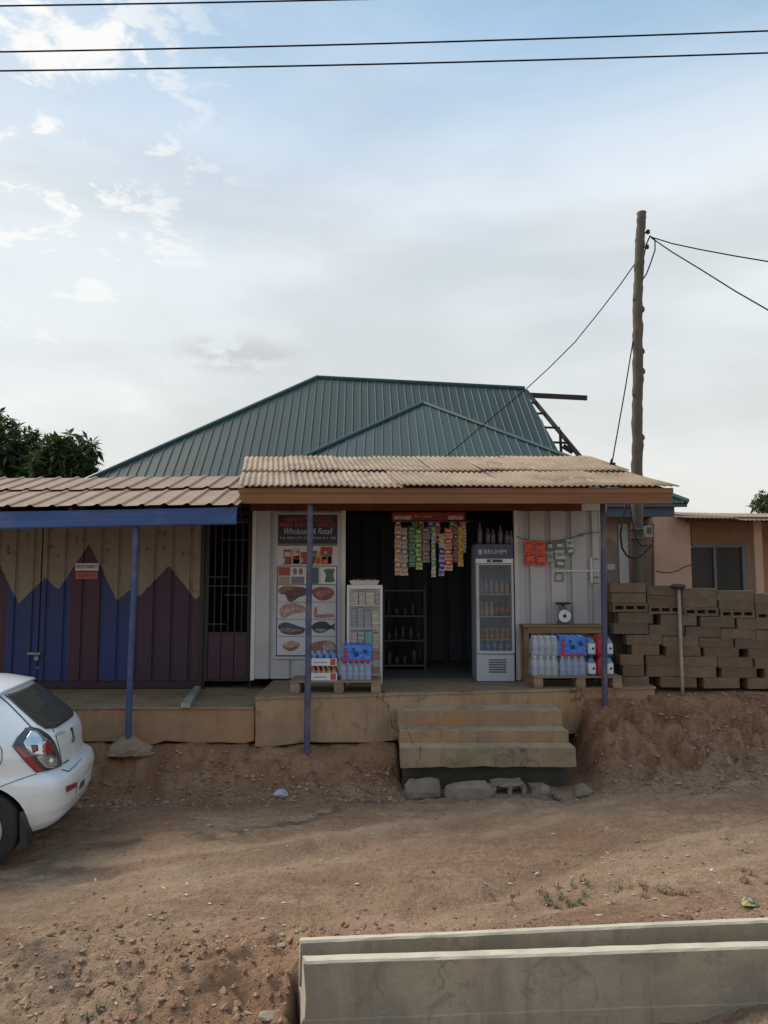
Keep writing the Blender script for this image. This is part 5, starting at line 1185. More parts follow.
MB().b2(cx0 + 0.004, cx1 - 0.004, CYb - 0.028, CYb - 0.02, cz0 + 0.10, cz1 - 0.005).build('back', M_alu, cab)
shz = [cz0 + 0.12, PZ(648, CYf) , PZ(629, CYf), PZ(606, CYf)]
for zz in shz: MB().b2(cx0 + 0.005, cx1 - 0.005, CYf + 0.031, CYb - 0.031, zz, zz + 0.010).build('shelf', M_alu, cab)
MB().b2(cx0 + 0.031, cx1 - 0.031, CYf + 0.012, CYf + 0.016, cz0 + 0.132, cz1 - 0.037).build('glass', clear_plastic('cabinet_glass', (0.6, 0.62, 0.65), 0.10), cab)
gc = [flat('goods_%d' % i, c) for i, c in enumerate(((0.30, 0.34, 0.38), (0.42, 0.40, 0.38), (0.46, 0.40, 0.20), (0.22, 0.25, 0.30), (0.45, 0.36, 0.34), (0.12, 0.36, 0.42), (0.42, 0.16, 0.05), (0.5, 0.5, 0.5)))]
for s_, zz in enumerate(shz):
    top = (shz + [cz1 - 0.05])[s_ + 1] - 0.02 if s_ + 1 < len(shz) else cz1 - 0.05
    zz += 0.0115; x = cx0 + 0.04; col = 0
    while x < cx1 - 0.09:
        w_ = random.uniform(0.085, 0.12); w_ = min(w_, cx1 - 0.036 - x); k = random.randint(4, 8) if s_ else 3; hh = (top - zz) * random.uniform(0.8, 0.98) / k
        mb = MB()
        for q in range(k): mb.cm = q % 2; mb.b2(x + random.uniform(0, .005), x + w_ - random.uniform(0.002, .008), CYf + 0.04 + random.uniform(0, .02), CYb - 0.05, zz + q * hh, zz + (q + 1) * hh - 0.003)
        c1_ = gc[6] if s_ == 0 and col > 1 else (gc[2] if s_ == 3 and col == 2 else gc[5] if s_ == 1 and col == 2 else random.choice(gc[:5]))
        o = mb.build('packet_stack', [c1_, random.choice((gc[1], gc[7], c1_))]); tag(o, '%s packet stack from the left on the %s shelf of the display cabinet' % (ORD[col], ('lowest', 'second', 'third', 'top')[s_]), 'packets', 'packet stacks in the display cabinet')
        x += w_ + 0.006; col += 1
tr = thing('plastic_tray', 'shallow white tray holding small goods on top of the display cabinet', 'tray', ((cx0 + cx1) / 2, CYf + 0.17, cz1 + 0.013))
z = cz1 + 0.013; xa, xb = cx0 + 0.03, cx1 - 0.04; ya, yb = CYf + 0.02, CYb - 0.03
MB().add([(xa + .03, ya + .03, z), (xb - .03, ya + .03, z), (xb - .03, yb - .03, z), (xa + .03, yb - .03, z), (xa, ya, z + .06), (xb, ya, z + .06), (xb, yb, z + .06), (xa, yb, z + .06), (xa + .012, ya + .012, z + .058), (xb - .012, ya + .012, z + .058), (xb - .012, yb - .012, z + .058), (xa + .012, yb - .012, z + .058), (xa + .035, ya + .035, z + .01), (xb - .035, ya + .035, z + .01), (xb - .035, yb - .035, z + .01), (xa + .035, yb - .035, z + .01)],
         [(0, 1, 5, 4), (1, 2, 6, 5), (2, 3, 7, 6), (3, 0, 4, 7), (4, 5, 9, 8), (5, 6, 10, 9), (6, 7, 11, 10), (7, 4, 8, 11), (8, 9, 13, 12), (9, 10, 14, 13), (10, 11, 15, 14), (11, 8, 12, 15), (12, 13, 14, 15), (0, 3, 2, 1)]).build('tray', M_whitepl, tr)
for i in range(7):
    xx = lerp(xa + .06, xb - .06, i / 6); o = MB().lathe([(0.012, 0), (0.032, 0.012), (0.036, 0.035), (0.025, 0.06), (0.006, 0.07)], (xx, ya + 0.11 + 0.05 * (i % 2), z + 0.012), 9).build('small_packet', flat('tray_goods_%d' % (i % 3), ((0.4, 0.1, 0.08), (0.35, 0.3, 0.28), (0.28, 0.1, 0.12))[i % 3]), smooth=True)
    tag(o, '%s small packet from the left in the tray on the display cabinet' % ORD[i], 'packet', 'packets in the white tray')

# ------------------------------------------------------------------ fridge
RY = 10.12; fx0, fx1 = PX(476, RY), PX(513.5, RY); fz0, fz1 = SLAB_Z + 0.01, PZ(544, RY); RB = RY + 0.56
fz = lambda py: PZ(py, RY)
fr = thing('display_fridge', 'upright glass door drinks fridge with dark blue header', 'fridge', ((fx0 + fx1) / 2, RY + .28, fz0))
M_fw = pm('fridge_white', (0.37, 0.41, 0.46), rough=0.35)
cb = MB().b2(fx0, fx0 + 0.03, RY + 0.05, RB, fz0, fz1).b2(fx1 - 0.03, fx1, RY + 0.05, RB, fz0, fz1).b2(fx0 + .03, fx1 - .03, RB - .03, RB, fz0, fz1).b2(fx0 + .03, fx1 - .03, RY + 0.05, RB - .03, fz1 - 0.03, fz1).b2(fx0 + .03, fx1 - .03, RY + .05, RB - .03, fz(655), fz(652))
cb.build('body', M_fw, fr)
MB().b2(fx0, fx1, RY + 0.02, RY + 0.048, fz0, fz(655)).build('base_panel', M_fw, fr, bevel=0.006)
for k in range(6):
    z = lerp(fz(672), fz(660), k / 5); MB().b2(lerp(fx0, fx1, .32), lerp(fx0, fx1, .78), RY + 0.012, RY + 0.018, z - 0.008, z + 0.006).build('grille_slat', M_plastic, fr)
hd = MB().b2(fx0, fx1, RY + 0.005, RY + 0.049, fz(558.5), fz1).build('header', pm('header_navy', (0.02, 0.03, 0.075), (0.03, 0.05, 0.12), 6, 0.3), fr, bevel=0.006)
text_mesh('lettering', 'BRUHM', 0.1, flat('header_letters', (0.5, 0.52, 0.55)), hd, (lerp(fx0, fx1, .52), RY + 0.001, fz(551.7)), width=(fx1 - fx0) * 0.60, height=0.058)
lg = MB(); 
for i in range(3): lg.b2(lerp(fx0, fx1, .075), lerp(fx0, fx1, .17), RY, RY + 0.004, fz(554.2) + i * 0.023, fz(554.2) + i * 0.023 + 0.016)
lg.build('logo', flat('header_letters', (0.5, 0.52, 0.55)), hd)
st_ = MB().b2(fx0, fx1, RY + 0.01, RY + 0.049, fz(563), fz(558.7)).build('control_strip', M_alu, fr)
MB().b2(lerp(fx0, fx1, .30), lerp(fx0, fx1, .72), RY + 0.005, RY + 0.0095, fz(562.2), fz(559.4)).build('control_panel', M_plastic, st_)
MB().b2(lerp(fx0, fx1, .40), lerp(fx0, fx1, .44), RY + 0.002, RY + 0.0048, fz(561.5), fz(560)).build('display', flat('white_led', (0.75, 0.8, 0.8)), st_)
dz0, dz1 = fz(653.5), fz(563.5); t = 0.042
dr = MB().b2(fx0, fx0 + t, RY, RY + 0.048, dz0, dz1).b2(fx1 - t * 0.7, fx1, RY, RY + 0.048, dz0, dz1).b2(fx0 + t, fx1 - t * .7, RY + 0.001, RY + 0.047, dz0, dz0 + 0.035).b2(fx0 + t, fx1 - t * .7, RY + 0.001, RY + 0.047, dz1 - 0.022, dz1).build('door', M_fw, fr)
MB().b2(fx0 + t, fx1 - t * .7, RY + 0.016, RY + 0.022, dz0 + .035, dz1 - .022).build('glass', M_fglass, dr)
MB().b2(fx0 + 0.012, fx0 + 0.026, RY - 0.022, RY - 0.001, lerp(dz0, dz1, .4), lerp(dz0, dz1, .62)).build('handle', M_fw, dr)
shl = [fz(641.5) - 0.04, fz(617), fz(595) , fz(640)]
sh_y = [(640, 'b'), (616.5, 'c'), (594.5, 'a')]
cans = bottle_mesh('bottle', 0.19, 0.032, pm('cola_bottle', (0.05, 0.02, 0.015), rough=0.15), flat('cap_red', (0.4, 0.02, 0.02)), flat('label_red_b', (0.38, 0.03, 0.02)), (0.3, 0.6))
whb = bottle_mesh('bottle', 0.19, 0.032, flat('milk_bottle', (0.34, 0.30, 0.24)), C_wcap, flat('label_tan', (0.42, 0.28, 0.16)), (0.3, 0.6))
wat = bottle_mesh('bottle', 0.20, 0.033, M_bottle, C_wcap, C_lab)
ygm = MB().lathe([(0.028, 0), (0.036, 0.07), (0.038, 0.075)], (0, 0, 0), 10).mesh('tub', [flat('tub_orange', (0.42, 0.22, 0.08))], smooth=True)
for py_, kind in sh_y:
    zz = fz(py_); MB().b2(fx0 + .031, fx1 - .031, RY + 0.06, RB - .04, zz - 0.008, zz).build('shelf', M_alu, fr)
    for i in range(6):
        me = {'a': random.choice((wat, whb)), 'c': (whb, whb, whb, cans, cans, cans)[i], 'b': ygm}[kind]
        for j in range(2):
            xx = lerp(fx0 + 0.08, fx1 - 0.07, i / 5); nm_ = 'tub' if kind == 'b' else 'bottle'
            for lv in range(2 if kind == 'b' else 1):
                o = inst(nm_, me, None, (xx, RY + 0.11 + 0.09 * j, zz + 0.001 + lv * 0.076))
                tag(o, '%s %s from the left, %s row, on the %s inside the drinks fridge' % (ORD[i], nm_, 'front' if j == 0 else 'back', {'a': 'top shelf', 'c': 'middle shelf', 'b': '%s tier' % ('bottom', 'upper')[lv]}[kind]), nm_, {'a': 'top shelf fridge bottles', 'c': 'middle shelf fridge bottles', 'b': 'fridge tubs'}[kind])
for i in range(5):
    xx = lerp(fx0 + 0.08, fx1 - 0.07, i / 4); o = inst('bottle', ml, None, (xx, RY + 0.14, fz(652) + 0.001)); o.scale = (1, 1, 0.75); tag(o, '%s blue bottle from the left on the floor of the drinks fridge' % ORD[i], 'bottle', 'fridge floor bottles')
tl = bottle_mesh('bottle', 0.26, 0.034, flat('dull_bottle', (0.10, 0.10, 0.11), 0.3), flat('dull_cap', (0.25, 0.24, 0.22)))
for bi, (px_, s_) in enumerate(((480, 1.15), (488, 0.85), (493, 0.8), (500.5, 1.0), (507, 0.75), (511, 0.72))):
    p = P(px_, 544, RY + 0.2); o = inst('bottle', tl, None, (p.x, RY + 0.2, fz1 + 0.001)); o.scale = (1, 1, s_); tag(o, '%s dark bottle from the left standing on top of the drinks fridge' % ORD[bi], 'bottle', 'bottles on top of the fridge')

# ------------------------------------------------------------------ table and scale
TBY = 9.99; tx0, tx1 = PX(522.5, TBY), PX(603, TBY); tz = PZ(625, TBY)
tb = thing('wooden_table', 'plain wooden table behind the packs of water', 'table', ((tx0 + tx1) / 2, TBY + .2, SLAB_Z))
MB().b2(tx0, tx1, TBY, TBY + 0.29, tz - 0.028, tz).build('top', M_table, tb, bevel=0.003)
MB().b2(tx0 + 0.06, tx1 - 0.02, TBY + 0.02, TBY + 0.045, tz - 0.11, tz - 0.029).build('apron', M_table, tb)
for xx in (tx0 + 0.02, tx1 - 0.08):
    for yy in (TBY + 0.02, TBY + 0.19): MB().b2(xx, xx + 0.06, yy + 0.026, yy + 0.076, SLAB_Z + 0.002, tz - 0.029).build('leg', M_table, tb)
sc_ = thing('weighing_scale', 'dial weighing scale with dark pan on the wooden table', 'scale', (PX(564, TBY + .15), TBY + .15, tz))
scx = PX(563.7, TBY + .1); scy = TBY + 0.1; scz = PZ(616, scy)
MB().b2(scx - 0.075, scx + 0.075, scy + 0.012, scy + 0.13, tz + 0.001, tz + 0.03).prism([(scx - 0.07, scy + 0.012, tz + 0.03), (scx + 0.07, scy + 0.012, tz + 0.03), (scx + 0.045, scy + 0.03, scz + 0.12), (scx - 0.045, scy + 0.03, scz + 0.12)], (0, 0.08, 0)).build('body', flat('scale_body', (0.10, 0.12, 0.14)), sc_, bevel=0.005)
dl = MB().lathe([(0.098, 0.015), (0.103, 0.0), (0.098, -0.012), (0.085, -0.014)], (scx, scy, scz), 28, 'Y').build('dial_rim', flat('scale_rim', (0.09, 0.11, 0.14), 0.3), sc_, smooth=True)
MB().lathe([(0.084, -0.014), (0.084, -0.017)], (scx, scy, scz), 28, 'Y').build('dial_face', flat('dial_white', (0.6, 0.61, 0.6)), dl)
MB().lathe([(0.026, -0.017), (0.026, -0.021), (0.02, -0.023)], (scx, scy, scz), 16, 'Y').build('hub', flat('dial_navy', (0.02, 0.03, 0.06)), dl)
MB().bar((scx, scy - 0.019, scz), (scx + 0.02, scy - 0.019, scz + 0.07), 0.006, 0.002).build('needle', flat('dial_navy', (0.02, 0.03, 0.06)), dl)
MB().lathe([(0.02, 0), (0.02, 0.03), (0.085, 0.032), (0.118, 0.06), (0.113, 0.062), (0.08, 0.038)], (scx, scy + 0.07, scz + 0.119), 20).build('pan', flat('scale_pan', (0.06, 0.055, 0.06), 0.4), sc_)

# ------------------------------------------------------------------ hanging goods
def packet_strip(name, label, px0, px1, py0, py1, Y, n, cols, group, tilt=0.0, cat='packets'):
    xa, xb = PX(px0, Y), PX(px1, Y); za, zb = PZ(py0, Y), PZ(py1, Y); h = (za - zb) / n; w = xb - xa; mb = MB(); rnd = random.Random(int(px0 * 7 + py0))
    for k in range(n):
        zc = za - h * (k + .5); xc = (xa + xb) / 2 + tilt * k * h + rnd.uniform(-.004, .004); yc = Y + rnd.uniform(-.008, .008); mb.cm = k % len(cols); a = rnd.uniform(-.25, .25)
        rot = Matrix.Rotation(a, 3, 'Z') @ Matrix.Rotation(rnd.uniform(-.1, .1), 3, 'Y')
        vs = []; 
        for (zz, th, ww) in ((-.48, .001, 1), (-.38, .002, 1), (-.2, .014, .93), (0.0, .018, .9), (.2, .014, .93), (.38, .002, 1), (.48, .001, 1)):
            for (sx_, sy_) in ((-1, 0), (-.5, -1), (0.5, -1), (1, 0), (.5, 1), (-.5, 1)): vs.append(rot @ Vector((sx_ * w * .5 * ww, sy_ * th, zz * h)) + Vector((xc, yc, zc)))
        mb.add(vs, [(6 * a_ + b, 6 * a_ + (b + 1) % 6, 6 * a_ + 6 + (b + 1) % 6, 6 * a_ + 6 + b) for a_ in range(6) for b in range(6)] + [tuple(range(6)), tuple(range(36, 42))])
        mb.cm = (k + 1) % len(cols); c = Vector((xc, yc - 0.019, zc)); mb.box(c.x, c.y, c.z, w * 0.6, 0.003, h * 0.34, rot)
    mats = [pm('sachet_%.2f_%.2f_%.2f' % c, c, tuple(min(1, x * 1.6 + .02) for x in c), 40, 0.3, contrast=.1) for c in cols]
    o = mb.build(name, mats); tag(o, label, cat, group); return o
HY = WY + 0.06; u8 = lambda u: 385 + u / 8.533; v8 = lambda v: 505 + v / 8.533
strips = ((85, 136, 185, 600, 7, ((0.42, 0.34, 0.26), (0.34, 0.12, 0.09)), 'cream and red sachet strip hanging leftmost in the shop opening'),
          (138, 190, 195, 603, 7, ((0.40, 0.33, 0.24), (0.15, 0.2, 0.25)), 'cream and grey sachet strip hanging second from the left'),
          (205, 255, 180, 530, 7, ((0.03, 0.13, 0.06), (0.12, 0.2, 0.15)), 'dark green sachet strip hanging third from the left'),
          (265, 315, 200, 552, 6, ((0.05, 0.22, 0.06), (0.36, 0.36, 0.16)), 'bright green and yellow sachet strip in the shop opening'),
          (325, 380, 190, 490, 6, ((0.14, 0.07, 0.07), (0.2, 0.19, 0.2)), 'brown grey sachet strip hanging beside the green ones'),
          (400, 430, 180, 615, 9, ((0.06, 0.28, 0.24), (0.36, 0.34, 0.12), (0.42, 0.42, 0.40)), 'narrow teal, yellow and white sachet strip'),
          (465, 505, 245, 365, 3, ((0.40, 0.38, 0.26), (0.30, 0.30, 0.10)), 'short pale strip hanging above the purple sachets'),
          (465, 505, 366, 605, 4, ((0.03, 0.04, 0.28), (0.3, 0.3, 0.42)), 'purple blue sachet strip hanging in the shop opening'),
          (510, 575, 195, 560, 8, ((0.42, 0.05, 0.03), (0.48, 0.38, 0.30)), 'red and white barred sachet strip in the shop opening'),
          (590, 620, 150, 490, 7, ((0.15, 0.03, 0.06), (0.2, 0.12, 0.14)), 'dark maroon sachet strip hanging beside the yellow one'),
          (625, 668, 180, 525, 6, ((0.46, 0.26, 0.02), (0.42, 0.32, 0.06)), 'yellow sachet strip hanging near the fridge'),
          (670, 692, 150, 410, 6, ((0.36, 0.34, 0.28), (0.25, 0.18, 0.10)), 'narrow white strip hanging nearest the fridge'))
strips = strips + tuple((u, u + 42, 135, v1, 3, cols, lab) for u, v1, cols, lab in (
    (92, 250, ((0.36, 0.07, 0.05), (0.42, 0.36, 0.28)), 'short red strip high behind the cream sachets at the left'), (232, 300, ((0.20, 0.17, 0.05), (0.06, 0.10, 0.05)), 'short olive strip high behind the dark green sachets'),
    (290, 260, ((0.30, 0.10, 0.04), (0.2, 0.2, 0.18)), 'short rust coloured strip high behind the bright green sachets'), (372, 290, ((0.10, 0.13, 0.30), (0.3, 0.3, 0.3)), 'short blue strip high between the brown and teal sachets'),
    (428, 330, ((0.30, 0.05, 0.10), (0.34, 0.26, 0.2)), 'short crimson strip high between the teal and pale sachets'), (556, 300, ((0.06, 0.2, 0.12), (0.35, 0.32, 0.12)), 'short green strip high behind the red barred sachets'),
    (640, 290, ((0.32, 0.2, 0.05), (0.36, 0.32, 0.26)), 'short tan strip high behind the yellow sachets')))
for (u0, u1, v0, v1, n, cols, lab) in strips:
    o = packet_strip('sachet_strip', lab, u8(u0 - 4), u8(u1 + 5), v8(v0), v8(v1), HY + (random.uniform(-.03, .03) if v0 != 135 else random.uniform(.06, .11)), n, cols, 'sachet strips hanging in the shop opening')
bn = thing('header_banner', 'red printed banner strip above the hanging sachets', 'banner', (PX(429, HY), HY - 0.03, PZ(520, HY)))
bY = WY - 0.012
MB().b2(PX(u8(60), bY), PX(u8(690), bY), bY, bY + 0.004, PZ(v8(128), bY), PZ(v8(62), bY) - 0.003).build('cloth', pm('banner_red', (0.26, 0.02, 0.02), (0.2, 0.015, 0.02), 6, .6), bn)
for a, b in ((75, 230), (540, 672)): MB().b2(PX(u8(a), bY), PX(u8(b), bY), bY - 0.003, bY - 0.001, PZ(v8(124), bY), PZ(v8(92), bY)).build('printed_patch', pm('banner_patch', (0.35, 0.22, 0.17), (0.5, 0.42, 0.36), 30, .6, contrast=.08), bn)
text_mesh('lettering', 'Best  Choice', 0.03, flat('banner_letters', (0.45, 0.35, 0.33)), bn, (PX(u8(330), bY), bY - 0.002, PZ(v8(95), bY)), width=0.24, height=0.035, shear=.2)
# rod and line that carry the strips
rod = MB().tube([(PX(392, HY), HY, PZ(521, HY)), (PX(470, HY), HY, PZ(521.5, HY))], 0.008, 6).build('hanging_rod', M_rustbar); tag(rod, 'thin rod carrying the hanging sachets under the red banner', 'rod')
SY = WY - 0.045
sp = [P(516, 536, SY), P(523, 539, SY), P(535, 541, SY), P(547, 541.5, SY), P(558, 540.5, SY), P(568, 539, SY), P(577, 536, SY), P(585, 533.5, SY), P(592, 532.5, SY), P(600, 532, SY)]
ln = MB().tube(sp, 0.005, 6).build('hanging_line', M_black); tag(ln, 'dark line strung across the white panel holding packets', 'line')
MB_ = MB().box(PX(582.5, SY), SY, PZ(535, SY), 0.05, 0.02, 0.04); o = MB_.build('line_clip', M_rustbar); tag(o, 'small metal clip hanging on the dark line', 'clip')
for (x0_, x1_, y0_, y1_, n, cols, lab) in ((524.5, 535, 540, 565, 2, ((0.46, 0.055, 0.02), (0.40, 0.04, 0.02)), 'left column of orange red packets on the white panel'), (535.5, 546.5, 541, 566, 2, ((0.46, 0.055, 0.02), (0.40, 0.04, 0.02)), 'right column of orange red packets on the white panel'),
                                          (547.5, 554, 541, 562, 2, ((0.06, 0.12, 0.09), (0.26, 0.30, 0.28)), 'dark green sachets hanging next to the orange red packets'), (555.5, 565.5, 541, 568, 3, ((0.10, 0.16, 0.13), (0.34, 0.38, 0.38)), 'longest strip of grey green sachets on the white panel'), (567, 574.5, 539, 555, 2, ((0.36, 0.40, 0.40), (0.09, 0.13, 0.08)), 'short pale green sachets at the right end of the line')):
    packet_strip('sachet_strip', lab, x0_, x1_, y0_, y1_, SY - 0.012, n, cols, 'packets hanging on the white panel', tilt=0.0)

# ------------------------------------------------------------------ shelves in the dark shop
SHY = 11.3; s0, s1 = PX(382, SHY), PX(426, SHY)
su = thing('shelf_unit', 'dark shelf unit standing inside the shop opening', 'shelf', ((s0 + s1) / 2, SHY + .2, SLAB_Z))
zs = [PZ(665, SHY), PZ(640, SHY), PZ(615.5, SHY), PZ(590, SHY)]
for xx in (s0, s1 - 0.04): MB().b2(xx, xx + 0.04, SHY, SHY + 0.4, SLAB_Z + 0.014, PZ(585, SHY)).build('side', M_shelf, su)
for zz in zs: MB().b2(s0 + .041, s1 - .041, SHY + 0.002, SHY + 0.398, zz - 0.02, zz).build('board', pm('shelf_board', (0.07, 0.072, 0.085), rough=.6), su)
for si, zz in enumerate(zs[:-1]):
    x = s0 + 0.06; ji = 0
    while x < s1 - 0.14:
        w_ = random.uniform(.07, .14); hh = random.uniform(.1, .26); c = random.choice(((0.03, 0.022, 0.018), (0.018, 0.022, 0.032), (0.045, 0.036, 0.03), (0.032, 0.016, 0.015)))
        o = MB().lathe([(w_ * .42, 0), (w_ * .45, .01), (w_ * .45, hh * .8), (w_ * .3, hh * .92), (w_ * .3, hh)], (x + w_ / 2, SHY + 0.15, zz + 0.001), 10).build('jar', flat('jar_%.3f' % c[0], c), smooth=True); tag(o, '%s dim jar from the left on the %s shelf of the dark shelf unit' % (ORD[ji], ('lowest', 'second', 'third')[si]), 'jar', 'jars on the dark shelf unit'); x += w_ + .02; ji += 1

# ------------------------------------------------------------------ stones by the steps, litter
def stone(label, c, size, seed, name='rubble_stone', group=None, mat=M_stone, box=0.5, sub=3):
    rnd = random.Random(seed); bm = bmesh.new(); bmesh.ops.create_icosphere(bm, subdivisions=sub, radius=1)
    ph = [(Vector((rnd.uniform(-1, 1), rnd.uniform(-1, 1), rnd.uniform(-1, 1))).normalized(), rnd.uniform(.55, .95)) for _ in range(9)]
    for v in bm.verts:
        p = v.co.copy(); p = Vector([math.copysign(abs(q) ** box, q) for q in p])
        for n_, d_ in ph:
            e = p.dot(n_) - d_ * (1.15 if box < .7 else .8)
            if e > 0: p -= n_ * e * 0.95
        p *= 1 + 0.04 * rnd.uniform(-1, 1)
        v.co = Vector((p.x * size[0] / 2, p.y * size[1] / 2, p.z * size[2] / 2))
    zmin = min(v.co.z for v in bm.verts)
    for v in bm.verts: v.co.z -= zmin
    me = bpy.data.meshes.new(name); bm.to_mesh(me); bm.free(); me.materials.append(mat)
    o = bpy.data.objects.new(name, me); COL.objects.link(o); o.location = c; o.rotation_euler = (0, 0, rnd.uniform(-.15, .15)); tag(o, label, 'stone', group); return o
for i, (xa, xb, yt, yb, lab) in enumerate(((404, 442, 778, 795, 'leftmost of the broken block pieces below the steps'), (443, 491, 777, 792, 'second block piece from the left below the steps'))):
    Y_ = 8.12; w_ = PX(xb, Y_) - PX(xa, Y_); h_ = PZ(yt, Y_) - PZ(yb, Y_); x_ = PX((xa + xb) / 2, Y_)
    stone(lab, (x_, Y_ + 0.1, gz(x_, Y_ + .1) - 0.03), (w_, 0.26, h_ + 0.05), 50 + i, 'broken_block', 'block pieces below the steps', box=0.45)
p = P(515, 785, 8.2); bb = thing('hollow_block', 'broken hollow block lying on its side below the steps', 'block', (p.x, 8.22, gz(p.x, 8.22)))
b0_ = Vector((PX(489, 8.15), 8.12, gz(p.x, 8.15) - 0.01)); L_ = PX(548, 8.15) - b0_.x
hm = MB()
def rb(x0, x1, z0, z1, sd):
    q = rough_poly_slab([(x0, 8.14), (x1, 8.14), (x1, 8.34), (x0, 8.34)], z0, z1, 0.014, 0.05, sd, 0.01); hm.add(q.v, q.f)
rb(b0_.x, b0_.x + L_ * .92, b0_.z - 0.02, b0_.z + 0.035, 1); rb(b0_.x + 0.01, b0_.x + L_ * 0.52, b0_.z + 0.115, b0_.z + 0.155, 2); rb(b0_.x + L_ * .66, b0_.x + L_ * 0.92, b0_.z + 0.02, b0_.z + 0.11, 6)
for f_ in (0.01, 0.27, 0.50): rb(b0_.x + L_ * f_, b0_.x + L_ * f_ + 0.045, b0_.z + 0.02, b0_.z + 0.13, int(f_ * 100))
hm.build('block', M_stone, bb)
for i, (px_, w_, h_) in enumerate(((541, 0.14, 0.13), (552, 0.09, 0.07))):
    Y_ = 8.2; x_ = PX(px_, Y_); stone(('lump of broken block at the right end of the hollow block', 'small chip of block beside the grey boulder')[i], (x_, Y_, gz(x_, Y_) - 0.01), (w_, .15, h_), 70 + i, 'broken_block', 'block pieces below the steps', box=.6)
x_ = PX(581, 8.25); stone('rounded grey boulder at the right foot of the steps', (x_, 8.25, gz(x_, 8.25) - 0.03), (0.24, .24, .17), 90, 'boulder', box=.75)
# plastic bag scrap
p = P(281, 797, 8.3); x_, y_ = p.x, 8.28; rb_ = random.Random(5); vs = []
for j in range(6):
    for i in range(14):
        an = 2 * math.pi * i / 14; rr_ = math.sin(math.pi * (j + .25) / 5.6) * 0.075 * rb_.uniform(.65, 1.25); vs.append((x_ + rr_ * math.cos(an), y_ + rr_ * math.sin(an) * .8, gz(x_, y_) - 0.005 + 0.095 * (j / 5) * rb_.uniform(.8, 1.1)))
o = MB().add(vs, [(j * 14 + i, j * 14 + (i + 1) % 14, (j + 1) * 14 + (i + 1) % 14, (j + 1) * 14 + i) for j in range(5) for i in range(14)] + [tuple(range(14))[::-1], tuple(70 + i for i in range(14))]).build('plastic_bag', pm('bag_plastic', (0.40, 0.40, 0.48), rough=.35)); tag(o, 'crumpled pale plastic bag at the foot of the earth bank', 'bag')
p = P(752, 888, 5.35); x_, y_ = p.x, 5.4; zz = gz(x_, y_)
o = MB().add([(x_ - .06, y_ - .03, zz + .012), (x_ + .05, y_ - .04, zz + .01), (x_ + .07, y_ + .03, zz + .03), (x_ + .0, y_ + .05, zz + .05), (x_ - .05, y_ + .03, zz + .02), (x_, y_, zz + .04)], [(0, 1, 5), (1, 2, 5), (2, 3, 5), (3, 4, 5), (4, 0, 5)]).build('snack_wrapper', pm('wrapper_print', (0.06, 0.06, 0.07), (0.42, 0.36, 0.12), 18, .4, contrast=.06), fix=False); tag(o, 'crumpled dark and yellow wrapper on the earth near the right edge', 'wrapper')
o.modifiers.new('thick', 'SOLIDIFY').thickness = .002
# bigger single stones on the earth
for i, (px_, py_, s_, lab) in enumerate(((281, 946, 0.085, 'pale flat stone on the earth left of the drain'), (252, 949, 0.05, 'small pale stone left of the drain'), (210, 826, 0.1, 'flat pale stone on the road below the earth bank'), (724, 838, 0.09, 'flat pale stone on the road at the far right'), (740, 850, 0.06, 'small pale stone right of the road centre'), (270, 1005, 0.14, 'yellowish rock in the cut earth beside the drain end'), (235, 1010, 0.07, 'small rock low in the cut earth beside the drain'), (660, 868, 0.06, 'small dark stone on the right of the road'))):
    h_ = 2.4; d_ = P(px_, py_, 1) - EYE; Y_ = h_ / -d_.z
    for _ in range(6):
        x_ = d_.x * Y_; Y_ = (EYE.z - gz(x_, Y_)) / -d_.z
    x_ = d_.x * Y_; stone(lab, (x_, Y_, gz(x_, Y_) - s_ * .16), (s_, s_ * .75, s_ * .42), 200 + i, 'loose_stone', 'loose stones on the earth', mat=pm('pale_stone', (0.33, 0.27, 0.2), (0.26, 0.2, 0.15), 20, .95, .5, 60), box=.8, sub=2)

